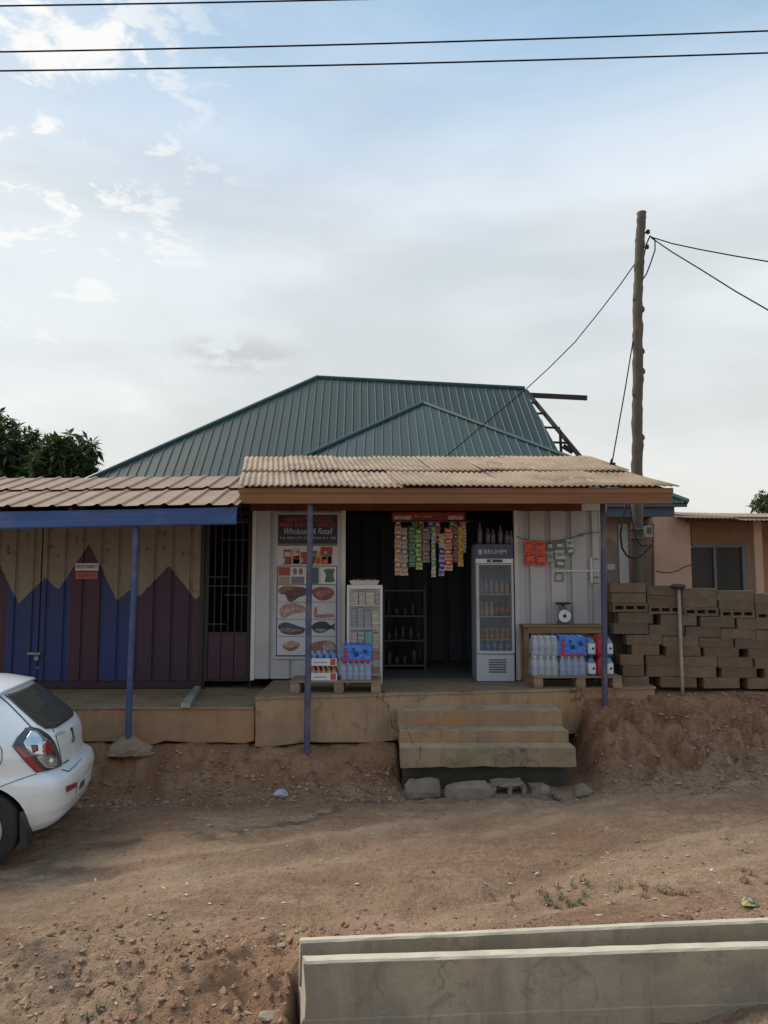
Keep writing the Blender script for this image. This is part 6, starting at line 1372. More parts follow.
# ------------------------------------------------------------------ gravel and weeds
def make_gravel():
    rnd = np.random.default_rng(4)
    bv = np.array([(1, 0, .2), (.2, 1, -.1), (-1, .1, .1), (-.1, -1, 0), (.3, .2, 1), (-.4, -.3, .9), (0, 0, -.8)]); bf = np.array([(0, 1, 4), (1, 2, 5), (1, 5, 4), (2, 3, 5), (3, 0, 4), (3, 4, 5), (1, 0, 6), (2, 1, 6), (3, 2, 6), (0, 3, 6)])
    n = 34000; y = 3.3 + 5.5 * rnd.random(n) ** 1.15; x = (rnd.random(n) * 2 - 1) * (0.62 * y + 0.5)
    dens = 0.12 + 1.1 * (fbm(x * 1.1, y * 1.6, 77, 4, .6) > 0.18) + 1.0 * ((x < 0) & (x > -2.0) & (y < 5.2)) + 0.8 * (y > 8.15)
    dens = dens * np.where((y > 5.5) & (y < 8.0), .4, 1.0); keep = rnd.random(n) < dens / 2.0; x, y = x[keep], y[keep]
    s = (x - DO.x) * DU.x + (y - DO.y) * DU.y; q = (x - DO.x) * DN.x + (y - DO.y) * DN.y
    ok = ~((s > -0.1) & (q < 0.42)) & ~((y > 8.2) & (x > 0.1) & (x < 2.4)) & ~((y > 8.75) & (x < 3.4)); x, y = x[ok], y[ok]; n = len(x)
    size = 0.003 + 0.014 * rnd.random(n) ** 7 * np.where((y < 5.2) & (x < 0), 1.5, 1.0)
    z = ground_z(x, y); ang = rnd.random(n) * 6.28; V = np.empty((n, len(bv), 3)); ca, sa = np.cos(ang), np.sin(ang)
    jit = 1 + 0.9 * (rnd.random((n, len(bv))) - .5); fx = 0.8 + 0.7 * rnd.random(n); fz_ = 0.25 + 0.35 * rnd.random(n)
    bx, by, bz = bv[:, 0][None] * jit * fx[:, None], bv[:, 1][None] * jit, bv[:, 2][None] * jit * fz_[:, None]
    V[..., 0] = x[:, None] + (bx * ca[:, None] - by * sa[:, None]) * size[:, None]; V[..., 1] = y[:, None] + (bx * sa[:, None] + by * ca[:, None]) * size[:, None]; V[..., 2] = z[:, None] + (bz + 0.15) * size[:, None]
    Fc = (bf[None] + (np.arange(n) * len(bv))[:, None, None]).reshape(-1, 3)
    me = bpy.data.meshes.new('gravel'); me.vertices.add(n * len(bv)); me.vertices.foreach_set('co', V.ravel()); me.loops.add(Fc.size); me.loops.foreach_set('vertex_index', Fc.ravel().astype(np.int32)); me.polygons.add(len(Fc)); me.polygons.foreach_set('loop_start', np.arange(0, Fc.size, 3, dtype=np.int32)); me.polygons.foreach_set('loop_total', np.full(len(Fc), 3, np.int32)); me.update(calc_edges=True)
    m = bpy.data.materials.new('gravel_stones'); m.use_nodes = True; N = m.node_tree.nodes; L = m.node_tree.links; g = N.new('ShaderNodeNewGeometry'); rp_ = N.new('ShaderNodeValToRGB'); L.new(g.outputs['Random Per Island'], rp_.inputs[0]); e = rp_.color_ramp.elements
    e[0].color = (0.20, 0.125, 0.078, 1); e[1].color = (0.42, 0.34, 0.26, 1); k = e.new(.45); k.color = (0.27, 0.175, 0.11, 1); k = e.new(.8); k.color = (0.33, 0.235, 0.16, 1)
    L.new(rp_.outputs[0], N['Principled BSDF'].inputs['Base Color']); N['Principled BSDF'].inputs['Roughness'].default_value = .95; N['Principled BSDF'].inputs['Specular IOR Level'].default_value = .2
    me.materials.append(m); o = bpy.data.objects.new('gravel', me); COL.objects.link(o); tag(o, 'loose gravel and crumbs of earth scattered over the road', 'gravel', kind='stuff')
make_gravel()
def island_ramp(name, stops):
    m = bpy.data.materials.new(name); m.use_nodes = True; N = m.node_tree.nodes; L = m.node_tree.links; g = N.new('ShaderNodeNewGeometry'); r_ = N.new('ShaderNodeValToRGB'); L.new(g.outputs['Random Per Island'], r_.inputs[0]); e = r_.color_ramp.elements
    e[0].color = (*stops[0], 1); e[1].color = (*stops[-1], 1)
    for i, c in enumerate(stops[1:-1]): k = e.new((i + 1) / (len(stops) - 1)); k.color = (*c, 1)
    b = N['Principled BSDF']; L.new(r_.outputs[0], b.inputs['Base Color']); b.inputs['Roughness'].default_value = .95; b.inputs['Specular IOR Level'].default_value = .15; return m
def make_clods():
    rnd = np.random.default_rng(9); mb = MB()
    bv = np.array([(1, 0, .1), (.3, .9, -.1), (-.6, .8, .1), (-1, -.1, 0), (-.4, -.9, .1), (.5, -.8, 0), (.35, .2, .85), (-.4, .1, .95), (0, -.35, .8), (0, 0, -.7)]); bf = [(0, 1, 6), (1, 2, 7), (1, 7, 6), (2, 3, 7), (3, 4, 8), (3, 8, 7), (4, 5, 8), (5, 0, 6), (5, 6, 8), (6, 7, 8), (1, 0, 9), (2, 1, 9), (3, 2, 9), (4, 3, 9), (5, 4, 9), (0, 5, 9)]
    P_ = []
    for k in range(9000):
        r = rnd.random()
        if r < .34: x, y, sc = rnd.uniform(2.35, 6.4), rnd.uniform(8.15, 9.9), .007 + .026 * rnd.random() ** 6
        elif r < .66: x, y, sc = rnd.uniform(-6, .15), rnd.normal(8.42, .2), .008 + .022 * rnd.random() ** 4
        elif r < .82: x, y, sc = rnd.normal(-1.0, .75), rnd.normal(4.65, .42), .005 + .024 * rnd.random() ** 7
        elif r < .95: x, y, sc = rnd.uniform(-.4, 4), rnd.normal(4.98, .16), .005 + .016 * rnd.random() ** 5
        else: x, y, sc = rnd.normal(1.0, 1.6), rnd.normal(8.12, .1), .004 + .016 * rnd.random() ** 5
        if y > 8.8 and x < 2.4 or (y > 8.3 and .1 < x < 2.3): continue
        sx = (x - DO.x) * DU.x + (y - DO.y) * DU.y; qx_ = (x - DO.x) * DN.x + (y - DO.y) * DN.y
        if sx > -.1 and qx_ < .42: continue
        if y > 9.45 + .17 * (x - 2.1) and x < 3.6: continue
        P_.append((x, y, sc))
    P_ = np.array(P_); z = ground_z(P_[:, 0], P_[:, 1])
    for (x, y, sc), zz in zip(P_, z):
        a = rnd.uniform(0, 6.28); ca, sa = math.cos(a), math.sin(a); v = bv * (1 + .5 * (rnd.random((10, 1)) - .5)) * (rnd.uniform(.8, 1.5), 1, rnd.uniform(.5, .95)) * sc
        mb.add([(x + p[0] * ca - p[1] * sa, y + p[0] * sa + p[1] * ca, zz + p[2] + sc * .15) for p in v], bf)
    o = mb.build('soil_clods', island_ramp('clod_soil', [(0.21, 0.11, 0.065), (0.27, 0.15, 0.092), (0.33, 0.195, 0.125), (0.39, 0.265, 0.185)]), fix=False); tag(o, 'crumbled red soil clods on the banks and by the drain', 'soil', kind='stuff')
make_clods()
def make_litter():
    rnd = random.Random(31); mb = MB()
    for k in range(230):
        if k < 120: x, y = rnd.gauss(2.2, .8), rnd.gauss(6.0, .55)
        elif k < 170: x, y = rnd.uniform(-2.5, 4), rnd.uniform(5.2, 8.1)
        else: x, y = rnd.gauss(-1.2, .9), rnd.gauss(5.0, .5)
        sx = (x - DO.x) * DU.x + (y - DO.y) * DU.y; qx_ = (x - DO.x) * DN.x + (y - DO.y) * DN.y
        if (sx > -.1 and qx_ < .44) or y > 8.1: continue
        a = rnd.uniform(0, 6.28); l_, w_ = rnd.uniform(.008, .034), rnd.uniform(.004, .014); t_ = Vector((math.cos(a), math.sin(a), 0)); n_ = Vector((-t_.y, t_.x, 0)); c = Vector((x, y, gz(x, y) + .004)); u_ = Vector((0, 0, rnd.uniform(.002, .012)))
        mb.add([c - t_ * l_, c - n_ * w_ + u_ * .4, c + t_ * l_ + u_, c + n_ * w_ + u_ * .6], [(0, 1, 2), (0, 2, 3)])
    o = mb.build('leaf_litter', island_ramp('dry_scraps', [(0.16, 0.10, 0.06), (0.36, 0.27, 0.17), (0.50, 0.42, 0.32), (0.58, 0.55, 0.50)]), fix=False); tag(o, 'dry leaf scraps and pale litter bits scattered over the road', 'litter', kind='stuff')
make_litter()
def make_weeds():
    rnd = random.Random(12); mb = MB()
    for (px_, py_, n, spread, hh) in ((548, 893, 60, 0.26, .035), (570, 899, 25, .16, .03), (668, 893, 45, .14, .03), (617, 888, 35, .3, .03), (745, 885, 30, .2, .03), (90, 985, 30, .3, .03)):
        d_ = P(px_, py_, 1) - EYE; Y_ = 2.3 / -d_.z; x_ = d_.x * Y_
        for k in range(n // 4):
            xt, yt = x_ + rnd.gauss(0, spread * .7), Y_ + rnd.gauss(0, spread * .4); mb.cm = 0 if rnd.random() < (.75 if px_ < 600 else .15) else 1
            for j in range(rnd.randint(8, 16)):
                x2, y2 = xt + rnd.gauss(0, .012), yt + rnd.gauss(0, .012); z2 = gz(x2, y2) - 0.004; a = rnd.uniform(0, 6.28); h_ = hh * rnd.uniform(.3, 1.2); l_ = rnd.uniform(.4, 1.8) * hh; w_ = rnd.uniform(.003, .006)
                t_ = Vector((math.cos(a), math.sin(a), 0)); s_ = Vector((-t_.y, t_.x, 0)) * w_; b_ = Vector((x2, y2, z2)); m_ = b_ + t_ * l_ * .45 + Vector((0, 0, h_)); e_ = b_ + t_ * l_ + Vector((0, 0, h_ * .75))
                mb.add([b_ - s_ * .5, b_ + s_ * .5, m_ + s_, m_ - s_, e_], [(0, 1, 2, 3), (3, 2, 4)])
    o = mb.build('weeds', [pm('dusty_green_weed', (0.16, 0.15, 0.08), rough=.8), pm('dry_straw', (0.24, 0.17, 0.09), rough=.9)], fix=False); tag(o, 'sparse dusty weeds and dry straw along the drain edge', 'weeds', kind='stuff')
make_weeds()

# ------------------------------------------------------------------ trees
def tree(name, label, base, crown_c, rad, nclus, leaf, seed, mats, per=11, droop=.5):
    rnd = random.Random(seed); t = thing(name, label, 'tree', base); bx_, by_, bz_ = base; cc = Vector(crown_c)
    tm = MB(); top = cc + Vector((0, 0, rad[2] * .2)); b = Vector(base)
    tm.tube([b - Vector((0, 0, .2)), b.lerp(cc, .35) + Vector((.1, .05, 0)), b.lerp(cc, .7), cc], [.24, .19, .15, .09], 10)
    ends = []
    for k in range(16):
        d = Vector((rnd.gauss(0, 1), rnd.gauss(0, 1), rnd.gauss(.3, .7))).normalized(); e = cc + Vector((d.x * rad[0], d.y * rad[1], d.z * rad[2])) * rnd.uniform(.6, .95)
        s_ = b.lerp(cc, rnd.uniform(.55, 1.0)); tm.tube([s_, s_.lerp(e, .5) + Vector((0, 0, .2)), e], [.07, .045, .015], 6); ends.append(e)
    tm.build('trunk', pm('tree_bark', (0.07, 0.05, 0.038), rough=.9), t)
    lm = MB(); lobes = [(cc + Vector((d.x * rad[0], d.y * rad[1], d.z * rad[2])) * .62, rnd.uniform(.32, .55)) for d in [Vector((rnd.gauss(0, 1), rnd.gauss(0, 1), rnd.gauss(0.25, .8))).normalized() for _ in range(13)]] + [(cc, .6)]
    for k in range(nclus):
        lc, lr = rnd.choice(lobes); d = Vector((rnd.gauss(0, 1), rnd.gauss(0, 1), rnd.gauss(0, 1))).normalized() * (rnd.random() ** .4); c = lc + Vector((d.x * rad[0], d.y * rad[1], d.z * rad[2])) * lr
        lm.cm = 0 if rnd.random() < .65 else 1
        ax = Vector((rnd.gauss(0, 1), rnd.gauss(0, 1), rnd.gauss(.2, .8))).normalized()
        for q in range(per):
            a = rnd.uniform(0, 6.28); u = ax.orthogonal().normalized(); w = ax.cross(u); dr_ = (u * math.cos(a) + w * math.sin(a) + ax * rnd.uniform(-.2, .7)).normalized(); L_ = leaf * rnd.uniform(.7, 1.25); s_ = dr_.cross(Vector((rnd.gauss(0, .4), rnd.gauss(0, .4), 1))).normalized() * L_ * .15
            m_ = c + dr_ * L_ * .5 - Vector((0, 0, droop * .12 * L_)); e_ = c + dr_ * L_ - Vector((0, 0, droop * .5 * L_))
            lm.add([c, m_ - s_, e_, m_ + s_], [(0, 1, 2, 3)])
    lm.build('crown', mats, t, fix=False)
    return t
def leaf_mat(name, c):
    m = bpy.data.materials.new(name); m.use_nodes = True; N = m.node_tree.nodes; L = m.node_tree.links; b = N['Principled BSDF']; b.inputs['Base Color'].default_value = (*c, 1); b.inputs['Roughness'].default_value = .5
    tr_ = N.new('ShaderNodeBsdfTranslucent'); tr_.inputs[0].default_value = (c[0] * 1.5, c[1] * 1.6, c[2], 1); mx = N.new('ShaderNodeMixShader'); mx.inputs[0].default_value = .25; L.new(b.outputs[0], mx.inputs[1]); L.new(tr_.outputs[0], mx.inputs[2]); L.new(mx.outputs[0], N['Material Output'].inputs[0]); return m
LM = [leaf_mat('mango_leaf', (0.035, 0.058, 0.022)), leaf_mat('mango_leaf_light', (0.05, 0.08, 0.03))]
def crown_at(px_, py_, Y_): return tuple(P(px_, py_, Y_))
c = P(-12, 480, 17.5); tree('mango_tree', 'dense dark mango tree rising behind the brown kiosk roof', (c.x - .2, 17.5, .9), (c.x, 17.5, c.z), (1.75, 1.7, 1.5), 1500, .27, 5, LM)
c = P(62, 476, 16.6); tree('young_tree', 'lower leafy tree with drooping leaves beside the green roof', (c.x, 16.6, .9), (c.x, 16.6, c.z), (1.12, .8, 1.0), 350, .28, 8, LM)
c = P(794, 509, 34); tree('round_tree', 'distant dark tree showing over the rusty wing roof', (c.x, 34, .9), (c.x, 34, c.z - .2), (2.3, 2.2, 1.5), 850, .27, 11, LM, per=10)

# ------------------------------------------------------------------ white car
def make_car():
    CG = 0.045; XR = PX(92, 7.2); CYc = 6.95; YAW = R(9); car = thing('parked_car', 'white hatchback car parked at the left edge, seen from the rear', 'car', (XR - 2.1, CYc, CG))
    _rt = Vector((XR - 2.1, CYc, CG)); _ri = Matrix.Rotation(-YAW, 3, 'Z'); EY_ = _rt + _ri @ (EYE - _rt); car.rotation_euler = (0, 0, YAW)
    zk = [.20, .26, .32, .42, .52, .60, .655, .69, .715, .74, .80, .90, .98, 1.04, 1.10, 1.20, 1.30, 1.38, 1.43, 1.47, 1.50, 1.525, 1.54]
    rp_ = [(.20, .30), (.26, .11), (.32, .055), (.42, .02), (.52, .01), (.60, .0), (.655, .012), (.69, .035), (.715, .085), (.74, .115), (.80, .125), (.90, .13), (.98, .15), (1.04, .185), (1.10, .24), (1.20, .345), (1.30, .455), (1.38, .545), (1.43, .61), (1.47, .68), (1.50, .78), (1.525, .98), (1.54, 1.35)]
    fp_ = [(.20, 4.10), (.32, 4.27), (.52, 4.34), (.66, 4.30), (.74, 4.18), (.80, 4.0), (.90, 3.55), (.98, 3.32), (1.10, 3.05), (1.30, 2.68), (1.43, 2.40), (1.50, 2.15), (1.525, 1.95), (1.54, 1.65)]
    wp_ = [(.20, .76), (.26, .81), (.32, .835), (.42, .855), (.60, .872), (.74, .878), (.90, .868), (.98, .85), (1.04, .825), (1.10, .80), (1.20, .755), (1.30, .71), (1.38, .67), (1.43, .64), (1.47, .60), (1.50, .54), (1.525, .42), (1.54, .2)]
    def itp(t, z):
        for (a, va), (b, vb) in zip(t[:-1], t[1:]):
            if a <= z <= b: return va + (vb - va) * (z - a) / (b - a)
        return t[-1][1] if z > t[-1][0] else t[0][1]
    zs_ = []
    for a, b in zip(zk[:-1], zk[1:]):
        k = max(1, int(round((b - a) / .02)))
        for i in range(k): zs_.append(a + (b - a) * i / k)
    zs_.append(zk[-1])
    NP = 180; vs = []
    for z in zs_:
        ur, uf, w = itp(rp_, z), itp(fp_, z), itp(wp_, z); cx_ = (ur + uf) / 2; ax_ = (uf - ur) / 2; n_ = 6.5 if z < .74 else 6.5
        for k in range(NP):
            t = 2 * math.pi * k / NP; c_, s_ = math.cos(t), math.sin(t)
            # equal-angle superellipse, denser at the corners
            x_ = math.copysign(abs(c_) ** (2 / n_), c_) * ax_; y_ = math.copysign(abs(s_) ** (2 / n_), s_) * w
            # rear plan curvature: the tail bows out in the middle
            if x_ < 0: x_ += 0.06 * (y_ / w) ** 2 * (1 if z < .74 else 1.2)
            vs.append((XR - (cx_ + x_), CYc + y_, CG + (z if z < 1.0 else 1.0 + (z - 1.0) * .93)))
    nl = len(zs_); fs = [(l * NP + k, l * NP + (k + 1) % NP, (l + 1) * NP + (k + 1) % NP, (l + 1) * NP + k) for l in range(nl - 1) for k in range(NP)] + [tuple(range(NP))[::-1], tuple((nl - 1) * NP + k for k in range(NP))]
    mb = MB().add(vs, fs); body = mb.build('body', M_carw, car, smooth=True)
    bvh = BVHTree.FromPolygons([Vector(v) for v in vs], fs)
    # wheel arches
    axr, axf, wr = XR - 0.66, XR - 3.335, .325
    for ax_ in (axr, axf):
        for sy in (-1, 1):
            cu = MB().lathe([(.375, -.22), (.375, .22)], (ax_, CYc + sy * .80, CG + wr + .0), 48, 'Y').build('arch_cutter', M_plastic, car); cu.hide_render = True; cu.hide_viewport = True
            m = body.modifiers.new('arch', 'BOOLEAN'); m.object = cu; m.operation = 'DIFFERENCE'; m.solver = 'EXACT'
    dg = bpy.context.evaluated_depsgraph_get(); dg.update()
    for o in [c for c in children(car) if c.name.startswith('arch_cutter')]: o.hide_viewport = False
    bpy.context.view_layer.update(); dg = bpy.context.evaluated_depsgraph_get()
    nm = bpy.data.meshes.new_from_object(body.evaluated_get(dg)); body.modifiers.clear(); body.data = nm
    for o in [c for c in children(car) if c.name.startswith('arch_cutter')]: bpy.data.objects.remove(o)
    nm.materials.clear(); nm.materials.append(M_carw); nm.materials.append(M_plastic)
    nm.polygons.foreach_set('use_smooth', [True] * len(nm.polygons))
    es = body.modifiers.new('split', 'EDGE_SPLIT'); es.split_angle = R(38)
    def surf(poly, mat, name, parent, off=.006, cuts=4, mirror=True, from_side=False, thick=True):
        """a panel following the body: outline given in picture coordinates, projected on the car's skin"""
        bm = bmesh.new(); bv = [bm.verts.new((p[0], p[1], 0)) for p in poly]; bm.faces.new(bv); bmesh.ops.triangulate(bm, faces=bm.faces[:])
        for _ in range(cuts): bmesh.ops.subdivide_edges(bm, edges=bm.edges[:], cuts=1, use_grid_fill=True); bmesh.ops.triangulate(bm, faces=bm.faces[:])
        V = []; ok = []
        for v in bm.verts:
            if from_side: o_ = Vector((XR - v.co.x, CYc - 3, CG + v.co.y)); d_ = Vector((0, 1, 0))
            else: o_ = EY_; d_ = _ri @ (P(v.co.x, v.co.y, 6) - EYE).normalized()
            loc, nr, i_, ds = bvh.ray_cast(o_, d_)
            if loc is None: V.append(None); continue
            if nr.dot(d_) > 0: nr = -nr
            V.append(loc + nr * off)
        bm.verts.index_update(); F_ = [tuple(v.index for v in f.verts) for f in bm.faces if all(V[v.index] is not None for v in f.verts)]; bm.free()
        ix = {}; vv = []
        for f in F_:
            for i in f:
                if i not in ix: ix[i] = len(vv); vv.append(V[i])
        F_ = [tuple(ix[i] for i in f) for f in F_]
        if not F_: return None
        o = MB().add(vv, F_).build(name, mat, parent, smooth=True)
        so = o.modifiers.new('thick', 'SOLIDIFY'); so.thickness = .006; so.offset = 0
        F_ = [f for f in F_ if all(abs(vv[i].y - CYc) > .80 or XR - vv[i].x > .45 for i in f)]
        if mirror and F_:
            MB().add([(v.x, 2 * CYc - v.y, v.z) for v in vv], F_).build(name, mat, parent, smooth=True).modifiers.new('thick', 'SOLIDIFY').thickness = .006
        return o
    z6 = lambda u, v: (u / 7.68, 665 + v / 7.68)
    # rear glass: near half in view, completed to the far side by its mirror
    # hatch glass spans both sides, drawn in height/width coordinates of the tail
    def tail_patch(pts, mat, name, parent, off=.006, cuts=4):
        bm = bmesh.new(); bv = [bm.verts.new((p[0], p[1], 0)) for p in pts]; bm.faces.new(bv); bmesh.ops.triangulate(bm, faces=bm.faces[:])
        for _ in range(cuts): bmesh.ops.subdivide_edges(bm, edges=bm.edges[:], cuts=1); bmesh.ops.triangulate(bm, faces=bm.faces[:])
        V = []
        for v in bm.verts:
            loc, nr, i_, ds = bvh.ray_cast(Vector((XR + 2, CYc + v.co.x, CG + v.co.y)), Vector((-1, 0, 0)))
            if nr.x < 0: nr = -nr
            V.append(loc + nr * off)
        bm.verts.index_update(); F_ = [tuple(v.index for v in f.verts) for f in bm.faces]; bm.free()
        o = MB().add(V, F_).build(name, mat, parent, smooth=True); so = o.modifiers.new('thick', 'SOLIDIFY'); so.thickness = .006; so.offset = 0; return o
    tail_patch([(-.44, 1.375), (-.47, 1.27), (-.50, 1.13), (-.47, 1.075), (-.3, 1.05), (.3, 1.05), (.47, 1.075), (.50, 1.13), (.47, 1.27), (.44, 1.375)], M_glassdk, 'rear_window', car, .006, 4)
    # spoiler
    sp_ = []
    for (u, z, w) in ((1.05, 1.478, .46), (.80, 1.466, .50), (.60, 1.424, .53), (.58, 1.408, .535), (.61, 1.393, .535), (.72, 1.375, .54)):
        for s_ in (-1, -.8, -.4, 0, .4, .8, 1): sp_.append((XR - u - .05 * (s_ * s_), CYc + s_ * w, CG + z - .022 * s_ * s_ + .012))
    MB().add(sp_, [(r * 7 + k, r * 7 + k + 1, (r + 1) * 7 + k + 1, (r + 1) * 7 + k) for r in range(5) for k in range(6)] + [tuple(r * 7 for r in range(6)), tuple(r * 7 + 6 for r in range(6))[::-1]]).build('spoiler', M_carw, car, smooth=True)
    # tail lamp, from its outline in the photograph
    lamp = [z6(92, 625), z6(130, 555), z6(185, 490), z6(235, 480), z6(300, 495), z6(370, 540), z6(415, 600), z6(450, 690), z6(468, 780), z6(400, 808), z6(275, 828), z6(190, 740)]
    for q_ in () and ((12, 693.5), (49, 723.5), (33, 681), (67, 711), (93, 768), (60, 766)):
        d_ = _ri @ (P(q_[0], q_[1], 6) - EYE).normalized(); h_ = bvh.ray_cast(EY_, d_); print('CARHIT', q_, None if h_[0] is None else (round(XR - h_[0].x, 3), round(h_[0].y - CYc, 3), round(h_[0].z - CG, 3)))
    lo = surf(lamp, M_lampdk, 'tail_lamp', car, .008, 3)
    surf([z6(178, 600), z6(235, 510), z6(280, 512), z6(330, 560), z6(392, 600), z6(400, 650), z6(380, 690), z6(300, 700), z6(240, 690), z6(200, 650)], M_lampclear, 'lamp_reflector', lo, .014, 3)
    surf([z6(275, 705), z6(370, 695), z6(425, 705), z6(438, 760), z6(400, 795), z6(340, 785), z6(300, 745)], M_lampclear, 'lamp_reflector', lo, .014, 3)
    def ring(cu, cv, r1_, r2_, n=16): return [z6(cu + r1_ * math.cos(2 * math.pi * i / n), cv + r2_ * math.sin(2 * math.pi * i / n)) for i in range(n)]
    surf(ring(350, 640, 42, 52), M_chrome, 'lamp_ring', lo, .018, 2); surf(ring(348, 640, 34, 44), M_red, 'brake_lens', lo, .022, 2)
    surf(ring(400, 745, 34, 42), M_chrome, 'lamp_ring', lo, .018, 2); surf(ring(402, 745, 26, 33), M_lampclear, 'reverse_lens', lo, .022, 2)
    surf([z6(112, 635), z6(145, 630), z6(300, 790), z6(318, 818), z6(278, 824), z6(200, 740)], M_red, 'side_lens', lo, .014, 3)
    surf([z6(230, 620), z6(280, 618), z6(285, 660), z6(245, 680)], M_reddk, 'side_lens', lo, .018, 2)
    # bumper reflector, seams, plate
    s45 = lambda u, v: (u / 4.656, 660 + v / 4.656)
    surf([s45(305, 588), s45(356, 567), s45(358, 588), s45(308, 614)], M_red, 'bumper_reflector', car, .008, 3)
    surf([s45(312, 748), s45(395, 672), s45(400, 676), s45(392, 690), s45(330, 742)], M_plastic, 'bumper_vent', car, .006, 3)
    def seam(pts, w=.35, name='panel_gap', mat=M_plastic):
        poly = [(p[0], p[1] - w) for p in pts] + [(p[0], p[1] + w) for p in reversed(pts)]; return surf(poly, mat, name, car, .003, 3)
    seam([z6(-60, 190), z6(0, 245), z6(60, 295), z6(150, 385), z6(238, 478)], .45)
    seam([s45(-120, 625), s45(0, 590), s45(80, 560), s45(170, 530)], .3)
    seam([s45(286, 512), s45(318, 520), s45(350, 492), s45(378, 462)], .25)
    seam([z6(395, 470), z6(432, 560), z6(462, 680), z6(474, 770)], .3)
    surf([z6(482, 752), z6(525, 730), z6(526, 737), z6(484, 762)], M_plastic, 'badge', car, .005, 2, mirror=False)
    surf([z6(415, 522), z6(450, 505), z6(490, 512), z6(490, 522), z6(450, 540), z6(420, 545)], pm('badge_silver', (0.45, 0.48, 0.55), rough=.3), 'badge', car, .005, 2, mirror=False)
    tail_patch([(-.05, .86), (.05, .86), (.05, .99), (-.05, .99)], M_chrome, 'emblem', car, .007, 2)
    pl_ = tail_patch([(-.26, .44), (.26, .44), (.26, .56), (-.26, .56)], flat('plate_white', (0.6, 0.6, 0.6)), 'number_plate', car, .012, 3)
    tail_patch([(-.22, .47), (-.06, .47), (-.06, .53), (-.22, .53)], flat('plate_dark', (0.08, 0.09, 0.1)), 'plate_mark', pl_, .018, 2)
    # fuel flap outline
    surf([(x_ / 7.68, 665 + y_ / 7.68) for x_, y_ in ((-60, 620), (5, 625), (18, 660), (17, 720), (5, 765), (-60, 770), (-60, 764), (2, 758), (12, 718), (12, 662), (2, 632), (-60, 627))], M_plastic, 'panel_gap', car, .003, 3, mirror=False)
    # side windows and doors (mostly outside the picture)
    surf([(1.05, 1.06), (1.75, 1.02), (1.75, 1.40), (1.15, 1.38)], M_glassdk, 'side_window', car, .006, 3, from_side=True)
    surf([(1.82, 1.02), (3.0, 1.0), (2.45, 1.38), (1.82, 1.40)], M_glassdk, 'side_window', car, .006, 3, from_side=True)
    surf([(2.62, 1.30), (3.22, 1.02), (3.3, 1.0), (2.6, 1.36)], M_plastic, 'pillar_trim', car, .004, 2, from_side=True)
    for yy in (-1, 1):
        MB().box(XR - 2.95, CYc + yy * .95, CG + 1.02, .12, .18, .13).build('mirror', M_carw, car, bevel=.03)
    # windscreen and front lamps
    V = []; 
    for (y_, z_) in ((-.62, 1.02), (.62, 1.02), (.52, 1.40), (-.52, 1.40)):
        loc, nr, i_, ds = bvh.ray_cast(Vector((XR - 6, CYc + y_, CG + z_)), Vector((1, 0, 0))); V.append(loc + Vector((-.012, 0, .006)))
    MB().prism(V, (-.006, 0, .003)).build('windscreen', M_glassdk, car)
    for s_ in (-1, 1):
        V = []
        for (y_, z_) in ((.40, .60), (.70, .62), (.74, .74), (.45, .70)):
            loc, nr, i_, ds = bvh.ray_cast(Vector((XR - 6, CYc + s_ * y_, CG + z_)), Vector((1, 0, 0))); V.append(loc + Vector((-.008, 0, 0)))
        MB().prism(V, (-.01, 0, 0)).build('headlight', M_lampclear, car)
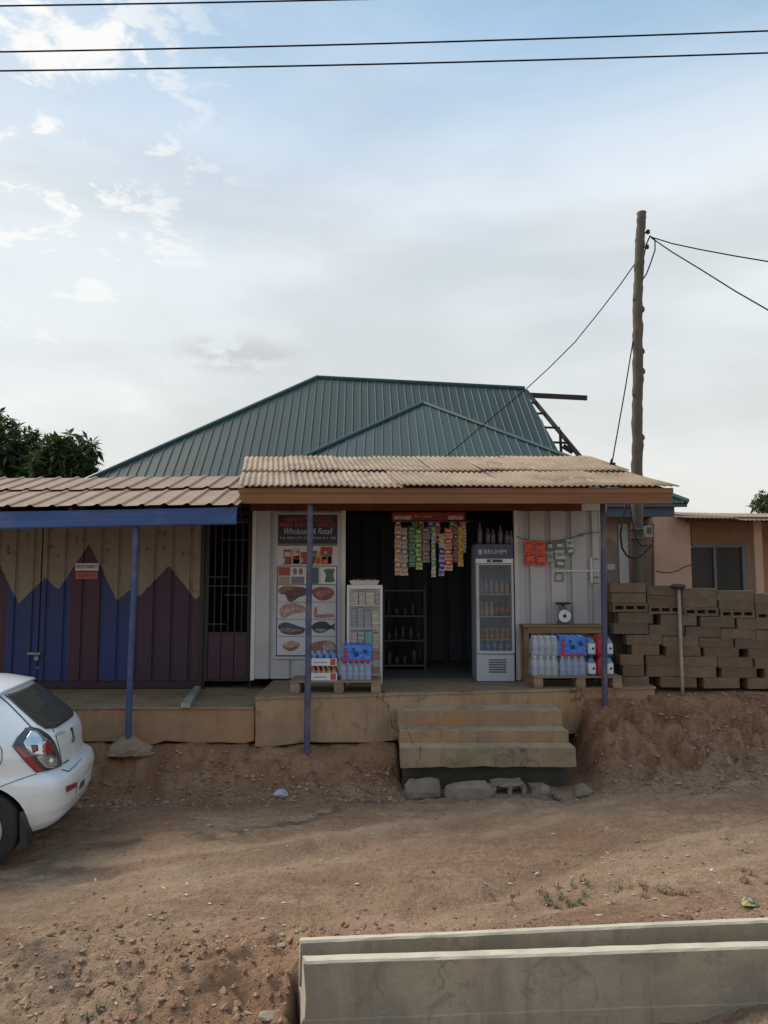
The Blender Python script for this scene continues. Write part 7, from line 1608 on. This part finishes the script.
    # wheels and wells
    for ax_ in (axr, axf):
        for sy in (-1, 1):
            yo = CYc + sy * .765; w_ = thing_part = None
            ty = MB().lathe([(.20, -.095), (.27, -.105), (.31, -.098), (.325, -.08), (.327, 0), (.325, .08), (.31, .098), (.27, .105), (.20, .095)], (ax_, yo, CG + .325), 40, 'Y').build('wheel', M_rubber, car, smooth=True)
            MB().lathe([(.202, -.09), (.205, .09)], (ax_, yo, CG + .325), 32, 'Y').build('rim', M_plastic, ty)
            hb_ = MB().lathe([(.055, .0), (.055, sy * .088), (.03, sy * .10)], (ax_, yo, CG + .325), 16, 'Y')
            for k in range(5):
                a = 2 * math.pi * k / 5 + .3; hb_.bar((ax_ + .03 * math.cos(a), yo + sy * .092, CG + .325 + .03 * math.sin(a)), (ax_ + .20 * math.cos(a), yo + sy * .096, CG + .325 + .20 * math.sin(a)), .05, .02, up=(0, 1, 0))
            for k in range(32):
                a = 2 * math.pi * k / 32; b = 2 * math.pi * (k + 1) / 32; hb_.bar((ax_ + .196 * math.cos(a), yo + sy * .098, CG + .325 + .196 * math.sin(a)), (ax_ + .196 * math.cos(b), yo + sy * .098, CG + .325 + .196 * math.sin(b)), .022, .012, up=(0, 1, 0))
            hb_.build('spokes', M_rim, ty)
            MB().lathe([(.372, -.205), (.372, .0)] if sy > 0 else [(.372, .205), (.372, 0)], (ax_, CYc + sy * .80, CG + .325), 36, 'Y').build('wheel_well', M_plastic, car) if False else None
        # mud flap behind each rear wheel
    fl_ = MB().prism([(axr + .335, CYc - .86, CG + .47), (axr + .365, CYc - .86, CG + .42), (axr + .415, CYc - .86, CG + .19), (axr + .35, CYc - .86, CG + .175)], (0, .16, 0)); fl_.build('mud_flap', M_plastic, car)
    fl_ = MB().prism([(axr + .34, CYc + .68, CG + .36), (axr + .37, CYc + .68, CG + .33), (axr + .45, CYc + .68, CG + .13), (axr + .40, CYc + .68, CG + .12)], (0, .16, 0)); fl_.build('mud_flap', M_plastic, car)
    MB().b2(XR - 4.0, XR - .45, CYc - .6, CYc + .6, CG + .17, CG + .21).build('underbody', M_plastic, car)
    # arch interiors come from the cut; paint them black
    for p in body.data.polygons:
        c_ = p.center + ORG[car.name]; n_ = p.normal
        for ax_ in (axr, axf):
            if (c_.x - ax_) ** 2 + (c_.z - CG - wr) ** 2 < .38 ** 2 and abs(abs(c_.y - CYc) - .8) < .23 and (abs(n_.y) < .35 or abs(c_.y - CYc) < .62): p.material_index = 1
make_car()
